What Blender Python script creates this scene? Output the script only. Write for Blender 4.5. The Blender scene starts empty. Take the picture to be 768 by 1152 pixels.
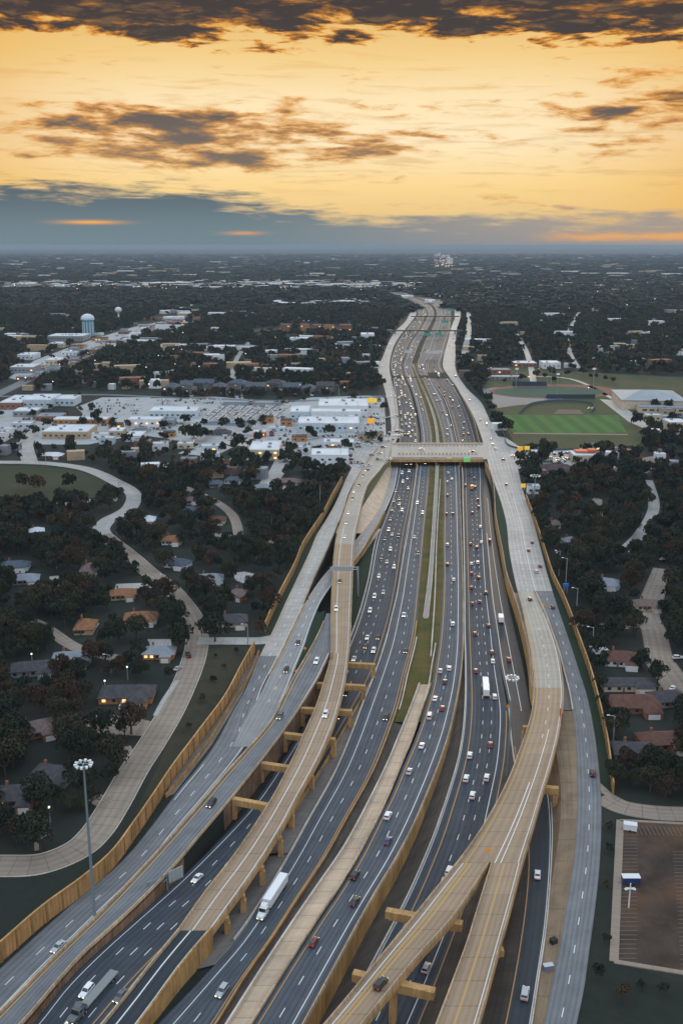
import bpy, bmesh, math, random
import numpy as np
from mathutils import Vector

random.seed(7)
RNG = np.random.default_rng(7)
SC = bpy.context.scene
COL = SC.collection
R = math.radians
PI = math.pi

def lin(c):
    c = c / 255.0
    return c / 12.92 if c <= 0.04045 else ((c + 0.055) / 1.055) ** 2.4
def S(r, g, b, k=1.0):
    return (lin(r) * k, lin(g) * k, lin(b) * k, 1.0)

# ------------------------------------------------------------------ camera
HC = 192.0                      # metres above the sunken carriageway
CX, CY, F0 = 384.0, 576.0, 1120.0
TH = math.atan(300.0 / 1120.0)
cam_d = bpy.data.cameras.new('camera')
cam = bpy.data.objects.new('camera', cam_d)
COL.objects.link(cam)
cam.location = (0, 0, HC)
cam.rotation_euler = (PI / 2 - TH, 0, 0)
cam_d.sensor_fit = 'VERTICAL'
cam_d.sensor_height = 36.0
cam_d.lens = 35.0
cam_d.clip_start = 1.0
cam_d.clip_end = 200000.0
SC.camera = cam

# ------------------------------------------------------------------ world (dusk sky with broken cloud)
SUN_AZ, SUN_EL = 9.0, 7.0       # degrees, to the right of straight ahead
W = bpy.data.worlds.new('World')
SC.world = W
W.use_nodes = True
wt = W.node_tree
wt.nodes.clear()

class X:
    """tiny expression builder over math nodes"""
    def __init__(s, sock): s.s = sock
    @staticmethod
    def op(o, *a):
        n = wt.nodes.new('ShaderNodeMath'); n.operation = o
        for i, v in enumerate(a):
            if isinstance(v, X): wt.links.new(v.s, n.inputs[i])
            else: n.inputs[i].default_value = float(v)
        return X(n.outputs[0])
    def __add__(s, o): return X.op('ADD', s, o)
    __radd__ = __add__
    def __sub__(s, o): return X.op('SUBTRACT', s, o)
    def __rsub__(s, o): return X.op('SUBTRACT', o, s)
    def __mul__(s, o): return X.op('MULTIPLY', s, o)
    __rmul__ = __mul__
    def __truediv__(s, o): return X.op('DIVIDE', s, o)
def sstep(v, a, b, lo=0.0, hi=1.0):
    n = wt.nodes.new('ShaderNodeMapRange'); n.interpolation_type = 'SMOOTHSTEP'
    wt.links.new(v.s, n.inputs[0])
    if a > b: a, b, lo, hi = b, a, hi, lo
    for i, q in ((1, a), (2, b), (3, lo), (4, hi)): n.inputs[i].default_value = q
    return X(n.outputs[0])
def gauss(v, m, w):
    q = (v - m) / w
    return X.op('EXPONENT', (q * q) * -1.0)
def fbm(x, y, z, detail=6, rough=0.55, dist=0.0):
    c = wt.nodes.new('ShaderNodeCombineXYZ')
    for i, v in enumerate((x, y, z)):
        if isinstance(v, X): wt.links.new(v.s, c.inputs[i])
        else: c.inputs[i].default_value = v
    n = wt.nodes.new('ShaderNodeTexNoise'); n.inputs['Scale'].default_value = 1.0
    n.inputs['Detail'].default_value = detail; n.inputs['Roughness'].default_value = rough
    n.inputs['Distortion'].default_value = dist
    wt.links.new(c.outputs[0], n.inputs['Vector'])
    return X(n.outputs['Fac'])
def cmix(f, a, b):
    n = wt.nodes.new('ShaderNodeMix'); n.data_type = 'RGBA'
    if isinstance(f, X): wt.links.new(f.s, n.inputs[0])
    else: n.inputs[0].default_value = f
    for i, v in ((6, a), (7, b)):
        if isinstance(v, tuple): n.inputs[i].default_value = v
        else: wt.links.new(v, n.inputs[i])
    return n.outputs[2]

tc = wt.nodes.new('ShaderNodeTexCoord')
sx = wt.nodes.new('ShaderNodeSeparateXYZ'); wt.links.new(tc.outputs['Generated'], sx.inputs[0])
dx, dy, dz = (X(sx.outputs[i]) for i in range(3))
az = X.op('ARCTAN2', dx, dy) * (180 / PI)          # 0 = straight ahead, + right
el = X.op('ARCSINE', dz) * (180 / PI)

# clear-sky gradient towards the sunset
rp = wt.nodes.new('ShaderNodeValToRGB')
wt.links.new((el * (1 / 40.0)).s, rp.inputs[0])
cr = rp.color_ramp
stops = [(0.0, S(150, 150, 148)), (0.8, S(206, 182, 140)), (1.8, S(240, 204, 140)), (3.2, S(253, 218, 150)),
         (5.5, (1.02, 0.84, 0.54, 1)), (7.5, (1.0, 0.80, 0.48, 1)), (9.5, S(246, 210, 142)), (12.5, S(226, 182, 106)),
         (16, S(186, 178, 166)), (26, (0.62, 0.70, 0.80, 1)), (40, (0.98, 1.18, 1.40, 1))]
while len(cr.elements) < len(stops): cr.elements.new(0.5)
for e_, (p_, c_) in zip(cr.elements, stops): e_.position = p_ / 40.0; e_.color = c_
side = sstep(X.op('ABSOLUTE', az + 0.0), 4.0, 24.0)
base = cmix(side * 0.78, rp.outputs[0], S(232, 172, 76))
back = sstep(X.op('ABSOLUTE', az + 0.0), 45.0, 120.0)
rearlow = cmix(sstep(el, 4.0, 40.0), (0.86, 0.76, 0.70, 1), (0.98, 1.18, 1.40, 1))
upper = sstep(el, 12.0, 24.0)
base = cmix(side * 1.0, rp.outputs[0], cmix(upper, base, rp.outputs[0]))
base = cmix(back, base, rearlow)
sky = wt.nodes.new('ShaderNodeTexSky')
sky.sky_type = 'NISHITA'; sky.sun_disc = False
sky.sun_elevation = R(SUN_EL); sky.sun_rotation = R(SUN_AZ)
skv = wt.nodes.new('ShaderNodeVectorMath'); skv.operation = 'SCALE'
wt.links.new(sky.outputs[0], skv.inputs[0]); skv.inputs['Scale'].default_value = 0.10
base = cmix(sstep(el, 40.0, 70.0) * 0.15, base, skv.outputs[0])

# clouds laid out by compass direction and height in the sky
wob = (fbm(az * 0.09, el * 0.3, 4.0, 3) - 0.5)
n1 = fbm(az * 0.13 + 3.1, el * 0.50 + wob, 1.7, 6, 0.55, 0.2)
n2 = fbm(az * 0.55 + 9.0, el * 2.6 + wob * 1.5, 6.2, 8, 0.58, 0.2)
n3 = fbm(az * 0.25 + 21.0, el * 1.30 + wob * 1.6 + az * 0.03, 12.2, 9, 0.60, 0.15)
leftmid = gauss(az, -11.5, 8.0) * gauss(el, 5.8, 1.7)
midlow = gauss(az, -3.5, 8.5) * gauss(el, 5.3, 1.2)
rightmid = gauss(az, 15.5, 4.8) * gauss(el, 6.9, 1.5)
topdeck = sstep(el + gauss(az, 4.0, 5.0) * -0.5 + gauss(az, -9.5, 4.0) * 0.45 + gauss(az, 14.0, 5.0) * 0.4 + (n3 - 0.5) * 4.0, 9.6, 11.3)
mid = X.op('MINIMUM', leftmid * 0.150 + midlow * 0.145 + rightmid * 0.155, 0.16)
dens = n1 * 0.16 + n2 * 0.26 + n3 * 0.58 + mid + topdeck * 0.235 - 0.070
thin_n = fbm(az * 0.20 + 40.0, el * 2.4 + wob * 2.5 + az * 0.05, 31.0, 9, 0.62, 0.3)
wisp = sstep(thin_n + gauss(el, 5.2, 2.0) * 0.05 + gauss(az, -6.0, 12.0) * 0.03, 0.545, 0.70) * sstep(el, 2.2, 3.6) * sstep(el, 11.0, 8.0)
wisp2 = sstep(n2 * 0.5 + n3 * 0.5 + mid * 0.9, 0.50, 0.64) * gauss(el, 6.0, 2.6)
cover = sstep(dens, 0.488, 0.590)
core = sstep(dens, 0.525, 0.660)
thin = cmix(sstep(el, 3.0, 10.0), S(226, 166, 92), S(230, 148, 46))
dark = cmix(sstep(el, 4.0, 10.0), S(116, 106, 100), S(52, 53, 62))
cloudc = cmix(core, thin, dark)
cloudc = cmix(sstep(n2, 0.50, 0.68) * topdeck * 0.42, cloudc, S(150, 112, 76))
base = cmix(wisp * 0.36 + wisp2 * 0.18, base, cmix(sstep(el, 3.0, 9.0), S(206, 164, 112), S(222, 164, 84)))
c1 = cmix(cover * sstep(el, 22.0, 14.0) * sstep(X.op('ABSOLUTE', az + 0.0), 80.0, 40.0) * 0.96, base, cloudc)
# high cloud over the rest of the sky, out of frame
# blue grey bank along the horizon, thick on the left
hb = sstep(az, -10.0, 0.0, 3.2, 1.75) + (n3 - 0.5) * 2.6 + (n2 - 0.5) * 1.6 + (thin_n - 0.5) * 2.6
bank = sstep(hb - el, -0.30, 0.85) * sstep(az, -6.0, 16.0, 0.97, 0.80)
bankc = cmix(sstep(el, 0.2, 3.2), S(112, 134, 144), S(84, 104, 116))
bankc = cmix(sstep(az, -8.0, 14.0), bankc, S(150, 148, 150))
slot = gauss(az, -13.6, 1.5) * gauss(el, 1.2, 0.10) + gauss(az, -5.4, 1.0) * gauss(el, 0.65, 0.10) * 0.6 \
    + sstep(az, 9.5, 14.0) * gauss(el + (n2 - 0.5) * 0.6, 0.45, 0.22) * 0.85
bankc = cmix(slot, bankc, S(246, 172, 92))
ahead = sstep(X.op('ABSOLUTE', az + 0.0), 90.0, 50.0)
c2 = cmix(bank * ahead, c1, bankc)
bg = wt.nodes.new('ShaderNodeBackground'); bg.inputs['Strength'].default_value = 1.0
wt.links.new(c2, bg.inputs[0])
wo = wt.nodes.new('ShaderNodeOutputWorld'); wt.links.new(bg.outputs[0], wo.inputs[0])

# ------------------------------------------------------------------ sun (veiled, low, ahead on the right)
sl = bpy.data.lights.new('sun', 'SUN')
sl.energy = 1.0; sl.angle = R(12); sl.color = (1.0, 0.74, 0.45)
so = bpy.data.objects.new('sun', sl); COL.objects.link(so)
d = Vector((math.sin(R(SUN_AZ)) * math.cos(R(SUN_EL)), math.cos(R(SUN_AZ)) * math.cos(R(SUN_EL)), math.sin(R(SUN_EL))))
so.rotation_euler = (-d).to_track_quat('-Z', 'Y').to_euler()
so.location = (300, 2000, 600)

SC.render.engine = 'CYCLES'
SC.view_settings.view_transform = 'Standard'
SC.view_settings.look = 'None'
SC.view_settings.exposure = 0.0
SC.view_settings.gamma = 1.0
SC.cycles.use_denoising = True
SC.cycles.max_bounces = 5
SC.cycles.volume_bounces = 0
SC.cycles.diffuse_bounces = 3

# ------------------------------------------------------------------ pixel of the survey photograph -> point at a height
cT, sT = math.cos(TH), math.sin(TH)
def P(px, py, z=0.0):
    a, b = px - CX, py - CY
    vy, vz = F0 * cT - b * sT, -(F0 * sT + b * cT)
    t = (z - HC) / vz
    return Vector((a * t, vy * t, z))
def proj(v):
    x, y, z = v[0], v[1], v[2] - HC
    f = y * cT - z * sT
    dn = -y * sT - z * cT
    return CX + F0 * x / f, CY + F0 * dn / f
GZ = 8.0                        # level of the ground beside the cutting

# ------------------------------------------------------------------ materials
MATS = {}
def new_mat(name):
    m = bpy.data.materials.new(name); m.use_nodes = True
    nt = m.node_tree
    return m, nt, nt.nodes['Principled BSDF']
def simple(name, col, rough=0.6, metal=0.0, emit=None, es=1.0, spec=0.5, var=0.0, scale=1.0):
    if name in MATS: return MATS[name]
    m, nt, b = new_mat(name)
    b.inputs['Base Color'].default_value = (*col, 1)
    b.inputs['Roughness'].default_value = rough; b.inputs['Metallic'].default_value = metal
    b.inputs['Specular IOR Level'].default_value = spec
    if emit:
        b.inputs['Emission Color'].default_value = (*emit, 1); b.inputs['Emission Strength'].default_value = es
    if var:
        t = nt.nodes.new('ShaderNodeTexCoord')
        n = nt.nodes.new('ShaderNodeTexNoise'); n.inputs['Scale'].default_value = scale; n.inputs['Detail'].default_value = 5
        nt.links.new(t.outputs['Object'], n.inputs['Vector'])
        mx = nt.nodes.new('ShaderNodeMix'); mx.data_type = 'RGBA'
        mx.inputs[6].default_value = tuple(c * (1 - var) for c in col) + (1,)
        mx.inputs[7].default_value = tuple(min(1, c * (1 + var)) for c in col) + (1,)
        r = nt.nodes.new('ShaderNodeMapRange'); r.inputs[1].default_value = 0.32; r.inputs[2].default_value = 0.68
        nt.links.new(n.outputs['Fac'], r.inputs[0]); nt.links.new(r.outputs[0], mx.inputs[0])
        nt.links.new(mx.outputs[2], b.inputs['Base Color'])
    MATS[name] = m
    return m
def pave(name, col, lanes=3, rough=0.6, joints=0.0, streak=0.16, patch=0.14, track=0.10, stain=None, spec=0.22):
    """road surface: u runs across the road, v along it in metres"""
    if name in MATS: return MATS[name]
    m, nt, b = new_mat(name)
    L = nt.links.new
    def math_(o, a, c=None, d_=None):
        n = nt.nodes.new('ShaderNodeMath'); n.operation = o
        for i, v in enumerate((a, c, d_)):
            if v is None: continue
            if isinstance(v, (int, float)): n.inputs[i].default_value = v
            else: L(v, n.inputs[i])
        return n.outputs[0]
    uv = nt.nodes.new('ShaderNodeUVMap'); uv.uv_map = 'UVMap'
    sp = nt.nodes.new('ShaderNodeSeparateXYZ'); L(uv.outputs[0], sp.inputs[0])
    u, v = sp.outputs[0], sp.outputs[1]
    def noise(x, y, sc, det=5, rg=0.55):
        c = nt.nodes.new('ShaderNodeCombineXYZ'); L(x, c.inputs[0]); L(y, c.inputs[1])
        n = nt.nodes.new('ShaderNodeTexNoise'); n.inputs['Scale'].default_value = sc
        n.inputs['Detail'].default_value = det; n.inputs['Roughness'].default_value = rg
        L(c.outputs[0], n.inputs['Vector']); return n.outputs['Fac']
    um = math_('MULTIPLY', u, lanes * 3.6)
    st = noise(math_('MULTIPLY', um, 1.6), math_('MULTIPLY', v, 0.012), 1.0, 6, 0.65)
    pa = noise(um, v, 0.11, 6, 0.6)
    fi = noise(um, v, 1.3, 4, 0.7)
    tr = math_('COSINE', math_('MULTIPLY', u, lanes * 4 * PI))
    f = math_('MULTIPLY_ADD', math_('SUBTRACT', st, 0.5), streak * 5, 1.0)
    f = math_('MULTIPLY_ADD', math_('SUBTRACT', pa, 0.5), patch * 5, f)
    f = math_('MULTIPLY_ADD', math_('SUBTRACT', fi, 0.5), 0.25, f)
    f = math_('MULTIPLY_ADD', tr, -track, f)
    if joints:
        fr = math_('FRACT', math_('DIVIDE', v, joints))
        f = math_('MULTIPLY', f, math_('MULTIPLY_ADD', math_('LESS_THAN', fr, 0.35 / joints), -0.28, 1.0))
        fl = math_('FLOOR', math_('DIVIDE', v, joints * 4))
        wn = nt.nodes.new('ShaderNodeTexWhiteNoise'); wn.noise_dimensions = '1D'; L(fl, wn.inputs['W'])
        f = math_('MULTIPLY', f, math_('MULTIPLY_ADD', wn.outputs[0], 0.14, 0.93))
    f = math_('MAXIMUM', f, 0.25)
    vm = nt.nodes.new('ShaderNodeVectorMath'); vm.operation = 'SCALE'
    vm.inputs[0].default_value = col; L(f, vm.inputs['Scale'])
    out = vm.outputs[0]
    if stain:
        mx = nt.nodes.new('ShaderNodeMix'); mx.data_type = 'RGBA'
        sn = noise(um, v, 0.05, 6, 0.65)
        rr = nt.nodes.new('ShaderNodeMapRange'); rr.inputs[1].default_value = 0.45; rr.inputs[2].default_value = 0.68
        L(sn, rr.inputs[0]); L(rr.outputs[0], mx.inputs[0]); L(out, mx.inputs[6]); mx.inputs[7].default_value = (*stain, 1)
        out = mx.outputs[2]
    L(out, b.inputs['Base Color'])
    b.inputs['Roughness'].default_value = rough
    b.inputs['Specular IOR Level'].default_value = spec
    MATS[name] = m
    return m
def ground_mat(name, c1_, c2_, c3_, s1=0.004, s2=0.05, rough=0.95, mow=0):
    if name in MATS: return MATS[name]
    m, nt, b = new_mat(name); L = nt.links.new
    t = nt.nodes.new('ShaderNodeTexCoord')
    def noise(sc, det=6, rg=0.6):
        n = nt.nodes.new('ShaderNodeTexNoise'); n.inputs['Scale'].default_value = sc
        n.inputs['Detail'].default_value = det; n.inputs['Roughness'].default_value = rg
        L(t.outputs['Object'], n.inputs['Vector'])
        r = nt.nodes.new('ShaderNodeMapRange'); r.inputs[1].default_value = 0.38; r.inputs[2].default_value = 0.64
        L(n.outputs['Fac'], r.inputs[0]); return r.outputs[0]
    a = nt.nodes.new('ShaderNodeMix'); a.data_type = 'RGBA'; L(noise(s1), a.inputs[0])
    a.inputs[6].default_value = (*c1_, 1); a.inputs[7].default_value = (*c2_, 1)
    e = nt.nodes.new('ShaderNodeMix'); e.data_type = 'RGBA'; L(noise(s2, 8, 0.7), e.inputs[0])
    L(a.outputs[2], e.inputs[6]); e.inputs[7].default_value = (*c3_, 1)
    out = e.outputs[2]
    if mow:
        sp = nt.nodes.new('ShaderNodeSeparateXYZ'); L(t.outputs['Object'], sp.inputs[0])
        q = nt.nodes.new('ShaderNodeMath'); q.operation = 'MULTIPLY'; L(sp.outputs[0], q.inputs[0]); q.inputs[1].default_value = PI / mow
        sn = nt.nodes.new('ShaderNodeMath'); sn.operation = 'SINE'; L(q.outputs[0], sn.inputs[0])
        g = nt.nodes.new('ShaderNodeMapRange'); L(sn.outputs[0], g.inputs[0]); g.inputs[1].default_value = -0.25; g.inputs[2].default_value = 0.25; g.inputs[3].default_value = 0.84; g.inputs[4].default_value = 1.08
        v = nt.nodes.new('ShaderNodeVectorMath'); v.operation = 'SCALE'; L(out, v.inputs[0]); L(g.outputs[0], v.inputs['Scale']); out = v.outputs[0]
    L(out, b.inputs['Base Color']); b.inputs['Roughness'].default_value = rough
    b.inputs['Specular IOR Level'].default_value = 0.15
    MATS[name] = m
    return m
def leaf_mat(name, ca, cb, attr=False):
    if name in MATS: return MATS[name]
    m, nt, b = new_mat(name); L = nt.links.new
    mx = nt.nodes.new('ShaderNodeMix'); mx.data_type = 'RGBA'
    mx.inputs[6].default_value = (*ca, 1); mx.inputs[7].default_value = (*cb, 1)
    if attr:
        at = nt.nodes.new('ShaderNodeAttribute'); at.attribute_name = 'kind'
        cr_ = nt.nodes.new('ShaderNodeValToRGB'); L(at.outputs['Fac'], cr_.inputs[0])
        es = cr_.color_ramp.elements
        es[0].color = (*ca, 1); es[1].color = (*cb, 1); es[1].position = 0.72
        e3 = es.new(0.86); e3.color = (0.060, 0.044, 0.028, 1)
        e4 = es.new(1.0); e4.color = (0.082, 0.050, 0.028, 1)
        L(cr_.outputs[0], b.inputs['Base Color'])
    else:
        oi = nt.nodes.new('ShaderNodeObjectInfo')
        gm = nt.nodes.new('ShaderNodeNewGeometry')
        ad = nt.nodes.new('ShaderNodeMath'); ad.operation = 'MULTIPLY_ADD'
        L(gm.outputs['Random Per Island'], ad.inputs[0]); ad.inputs[1].default_value = 0.5
        hf = nt.nodes.new('ShaderNodeMath'); hf.operation = 'MULTIPLY'; L(oi.outputs['Random'], hf.inputs[0]); hf.inputs[1].default_value = 0.5
        L(hf.outputs[0], ad.inputs[2]); L(ad.outputs[0], mx.inputs[0])
        L(mx.outputs[2], b.inputs['Base Color'])
    b.inputs['Roughness'].default_value = 0.75
    b.inputs['Specular IOR Level'].default_value = 0.12
    MATS[name] = m
    return m

ASPH = pave('asphalt', (0.074, 0.086, 0.102), 4, 0.75, streak=0.22, patch=0.18, track=0.17)
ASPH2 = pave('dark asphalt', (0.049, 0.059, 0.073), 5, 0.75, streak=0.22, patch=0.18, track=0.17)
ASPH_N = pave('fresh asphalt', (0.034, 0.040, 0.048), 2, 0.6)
FRONT = pave('worn frontage paving', (0.155, 0.162, 0.172), 3, 0.7, streak=0.20, patch=0.2, track=0.14)
PALE = pave('pale concrete paving', (0.385, 0.365, 0.34), 4, 0.7, joints=6)
DECK = pave('tan deck concrete', (0.335, 0.240, 0.160), 3, 0.8, joints=9, streak=0.075, patch=0.09, track=0.09)
STREET = pave('street concrete', (0.27, 0.215, 0.17), 2, 0.8, joints=5, streak=0.12)
STRIP = pave('median slab concrete', (0.48, 0.36, 0.255), 1, 0.8, joints=6, streak=0.15, patch=0.2, track=0.0)
DIRT = pave('dirt verge', (0.085, 0.070, 0.058), 2, 0.95, streak=0.3, patch=0.3, track=0, spec=0.1)
VERGE = pave('grey verge slab', (0.19, 0.165, 0.15), 2, 0.85, joints=9, streak=0.2, patch=0.2, track=0)
TANV = pave('tan verge', (0.22, 0.155, 0.10), 2, 0.9, streak=0.25, patch=0.25, track=0, joints=12)
MEDG = pave('median grass', (0.085, 0.082, 0.026), 2, 0.95, streak=0.2, patch=0.3, track=0, stain=(0.15, 0.090, 0.034), spec=0.1)
LOTM = pave('car park asphalt', (0.060, 0.042, 0.032), 4, 0.9, streak=0.05, patch=0.35, track=0, stain=(0.125, 0.066, 0.036), spec=0.2)
GRASS = ground_mat('mown grass', (0.040, 0.064, 0.026), (0.072, 0.085, 0.038), (0.085, 0.075, 0.040), 0.02, 0.2)
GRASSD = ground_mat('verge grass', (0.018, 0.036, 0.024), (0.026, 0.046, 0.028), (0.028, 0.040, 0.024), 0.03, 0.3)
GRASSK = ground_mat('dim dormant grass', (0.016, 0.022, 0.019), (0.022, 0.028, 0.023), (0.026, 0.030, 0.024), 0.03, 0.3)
GRASSP = ground_mat('dry park grass', (0.036, 0.050, 0.027), (0.060, 0.060, 0.034), (0.048, 0.052, 0.028), 0.02, 0.2)
TURF = ground_mat('sports turf', (0.044, 0.140, 0.032), (0.062, 0.175, 0.040), (0.072, 0.125, 0.038), 0.02, 0.07, 0.95, 9)
GROUND = ground_mat('suburban ground', (0.020, 0.025, 0.021), (0.028, 0.033, 0.026), (0.036, 0.036, 0.030), 0.004, 0.03)
LOTC = ground_mat('pale car park', (0.42, 0.43, 0.44), (0.34, 0.35, 0.36), (0.38, 0.38, 0.37), 0.01, 0.08, 0.75)
LOTA = ground_mat('blue grey car park', (0.10, 0.125, 0.16), (0.13, 0.155, 0.19), (0.12, 0.14, 0.17), 0.01, 0.1, 0.7)
def wallmat(name, col, joint=3.0, lift=1.5, var=0.5):
    m, nt, b = new_mat(name); L = nt.links.new
    uv = nt.nodes.new('ShaderNodeUVMap'); uv.uv_map = 'UVMap'
    sp = nt.nodes.new('ShaderNodeSeparateXYZ'); L(uv.outputs[0], sp.inputs[0])
    t = nt.nodes.new('ShaderNodeTexCoord')
    def mth(o, *a):
        n = nt.nodes.new('ShaderNodeMath'); n.operation = o
        for i_, v in enumerate(a):
            if isinstance(v, (int, float)): n.inputs[i_].default_value = v
            else: L(v, n.inputs[i_])
        return n.outputs[0]
    def noise(vec, sc, det):
        n = nt.nodes.new('ShaderNodeTexNoise'); n.inputs['Scale'].default_value = sc; n.inputs['Detail'].default_value = det; n.inputs['Roughness'].default_value = 0.65
        L(vec, n.inputs['Vector']); return n.outputs['Fac']
    mp = nt.nodes.new('ShaderNodeMapping'); mp.inputs['Scale'].default_value = (1, 1, 0.10); L(t.outputs['Object'], mp.inputs[0])
    f = mth('MULTIPLY_ADD', mth('SUBTRACT', noise(mp.outputs[0], 1.1, 6), 0.5), var * 2.2, 1.0)
    f = mth('MULTIPLY_ADD', mth('SUBTRACT', noise(t.outputs['Object'], 0.09, 5), 0.5), var * 2.0, f)
    if joint:
        fr = mth('FRACT', mth('DIVIDE', sp.outputs[0], joint)); f = mth('MULTIPLY', f, mth('MULTIPLY_ADD', mth('LESS_THAN', fr, 0.14 / joint), -0.35, 1.0))
        fr = mth('FRACT', mth('DIVIDE', sp.outputs[1], lift)); f = mth('MULTIPLY', f, mth('MULTIPLY_ADD', mth('LESS_THAN', fr, 0.08 / lift), -0.25, 1.0))
        wn = nt.nodes.new('ShaderNodeTexWhiteNoise'); wn.noise_dimensions = '1D'; L(mth('FLOOR', mth('DIVIDE', sp.outputs[0], joint)), wn.inputs['W'])
        f = mth('MULTIPLY', f, mth('MULTIPLY_ADD', wn.outputs[0], 0.22, 0.89))
    f = mth('MAXIMUM', f, 0.3)
    vm = nt.nodes.new('ShaderNodeVectorMath'); vm.operation = 'SCALE'; vm.inputs[0].default_value = col; L(f, vm.inputs['Scale'])
    L(vm.outputs[0], b.inputs['Base Color']); b.inputs['Roughness'].default_value = 0.85; b.inputs['Specular IOR Level'].default_value = 0.25
    MATS[name] = m; return m
TANW = wallmat('tan wall concrete', (0.39, 0.222, 0.088), 1.5, 1.2, 0.75)
TANP = simple('tan post concrete with recess shade', (0.27, 0.155, 0.055), 0.8, var=0.2, scale=0.5)  # darker than the panels: shade of the post recesses put into the colour
BENT = wallmat('yellow tan bent concrete', (0.46, 0.275, 0.112), 0, 1, 0.7)
RETW = wallmat('panelled tan wall', (0.43, 0.252, 0.096), 3.0, 1.5, 0.8)
PARA = wallmat('parapet concrete', (0.44, 0.325, 0.215), 9.0, 5.0, 0.7)
PARAL = wallmat('pale barrier concrete', (0.50, 0.445, 0.38), 9.0, 5.0, 0.4)
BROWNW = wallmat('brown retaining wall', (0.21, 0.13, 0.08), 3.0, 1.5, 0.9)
WHITEL = simple('white road paint', (0.70, 0.70, 0.70), 0.6)
YELL = simple('yellow road paint', (0.46, 0.23, 0.06), 0.6)
STEEL = simple('galvanised steel', (0.42, 0.47, 0.50), 0.45, 0.6)
LAMPW = simple('white lamp housing', (0.80, 0.84, 0.86), 0.4)
GLASS = simple('car glass', (0.016, 0.020, 0.025), 0.08, spec=0.8)
RUBBER = simple('tyre rubber', (0.02, 0.02, 0.02), 0.9)
HEADL = simple('headlight', (0.8, 0.75, 0.6), 0.3, emit=(1.0, 0.80, 0.50), es=4.0)
TAILL = simple('tail light', (0.45, 0.02, 0.02), 0.3, emit=(1.0, 0.05, 0.03), es=0.6)
WINL = simple('lit window', (0.5, 0.35, 0.2), 0.4, emit=(1.0, 0.58, 0.22), es=1.5)
WIND = simple('dark window glass', (0.03, 0.04, 0.05), 0.1, spec=0.7)
BARK = simple('bark', (0.06, 0.045, 0.035), 0.95)
LEAF = [leaf_mat('dark oak leaves', (0.019, 0.027, 0.020), (0.036, 0.044, 0.028)),
        leaf_mat('olive leaves', (0.029, 0.034, 0.021), (0.055, 0.055, 0.031)),
        leaf_mat('russet leaves', (0.042, 0.030, 0.022), (0.064, 0.042, 0.028))]
LEAFS = leaf_mat('woodland leaves', (0.019, 0.027, 0.021), (0.044, 0.048, 0.030), True)
CARC = {'white': (0.80, 0.80, 0.80), 'silver': (0.42, 0.44, 0.46), 'black': (0.012, 0.013, 0.016), 'grey': (0.10, 0.11, 0.12),
        'red': (0.12, 0.018, 0.018), 'blue': (0.025, 0.045, 0.14), 'orange': (0.75, 0.24, 0.03)}  # red covers red cars and, painted in, tail-light glow on dark ones
CARM = {k: simple('car paint ' + k, v, 0.28, spec=0.6) for k, v in CARC.items()}

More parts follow.
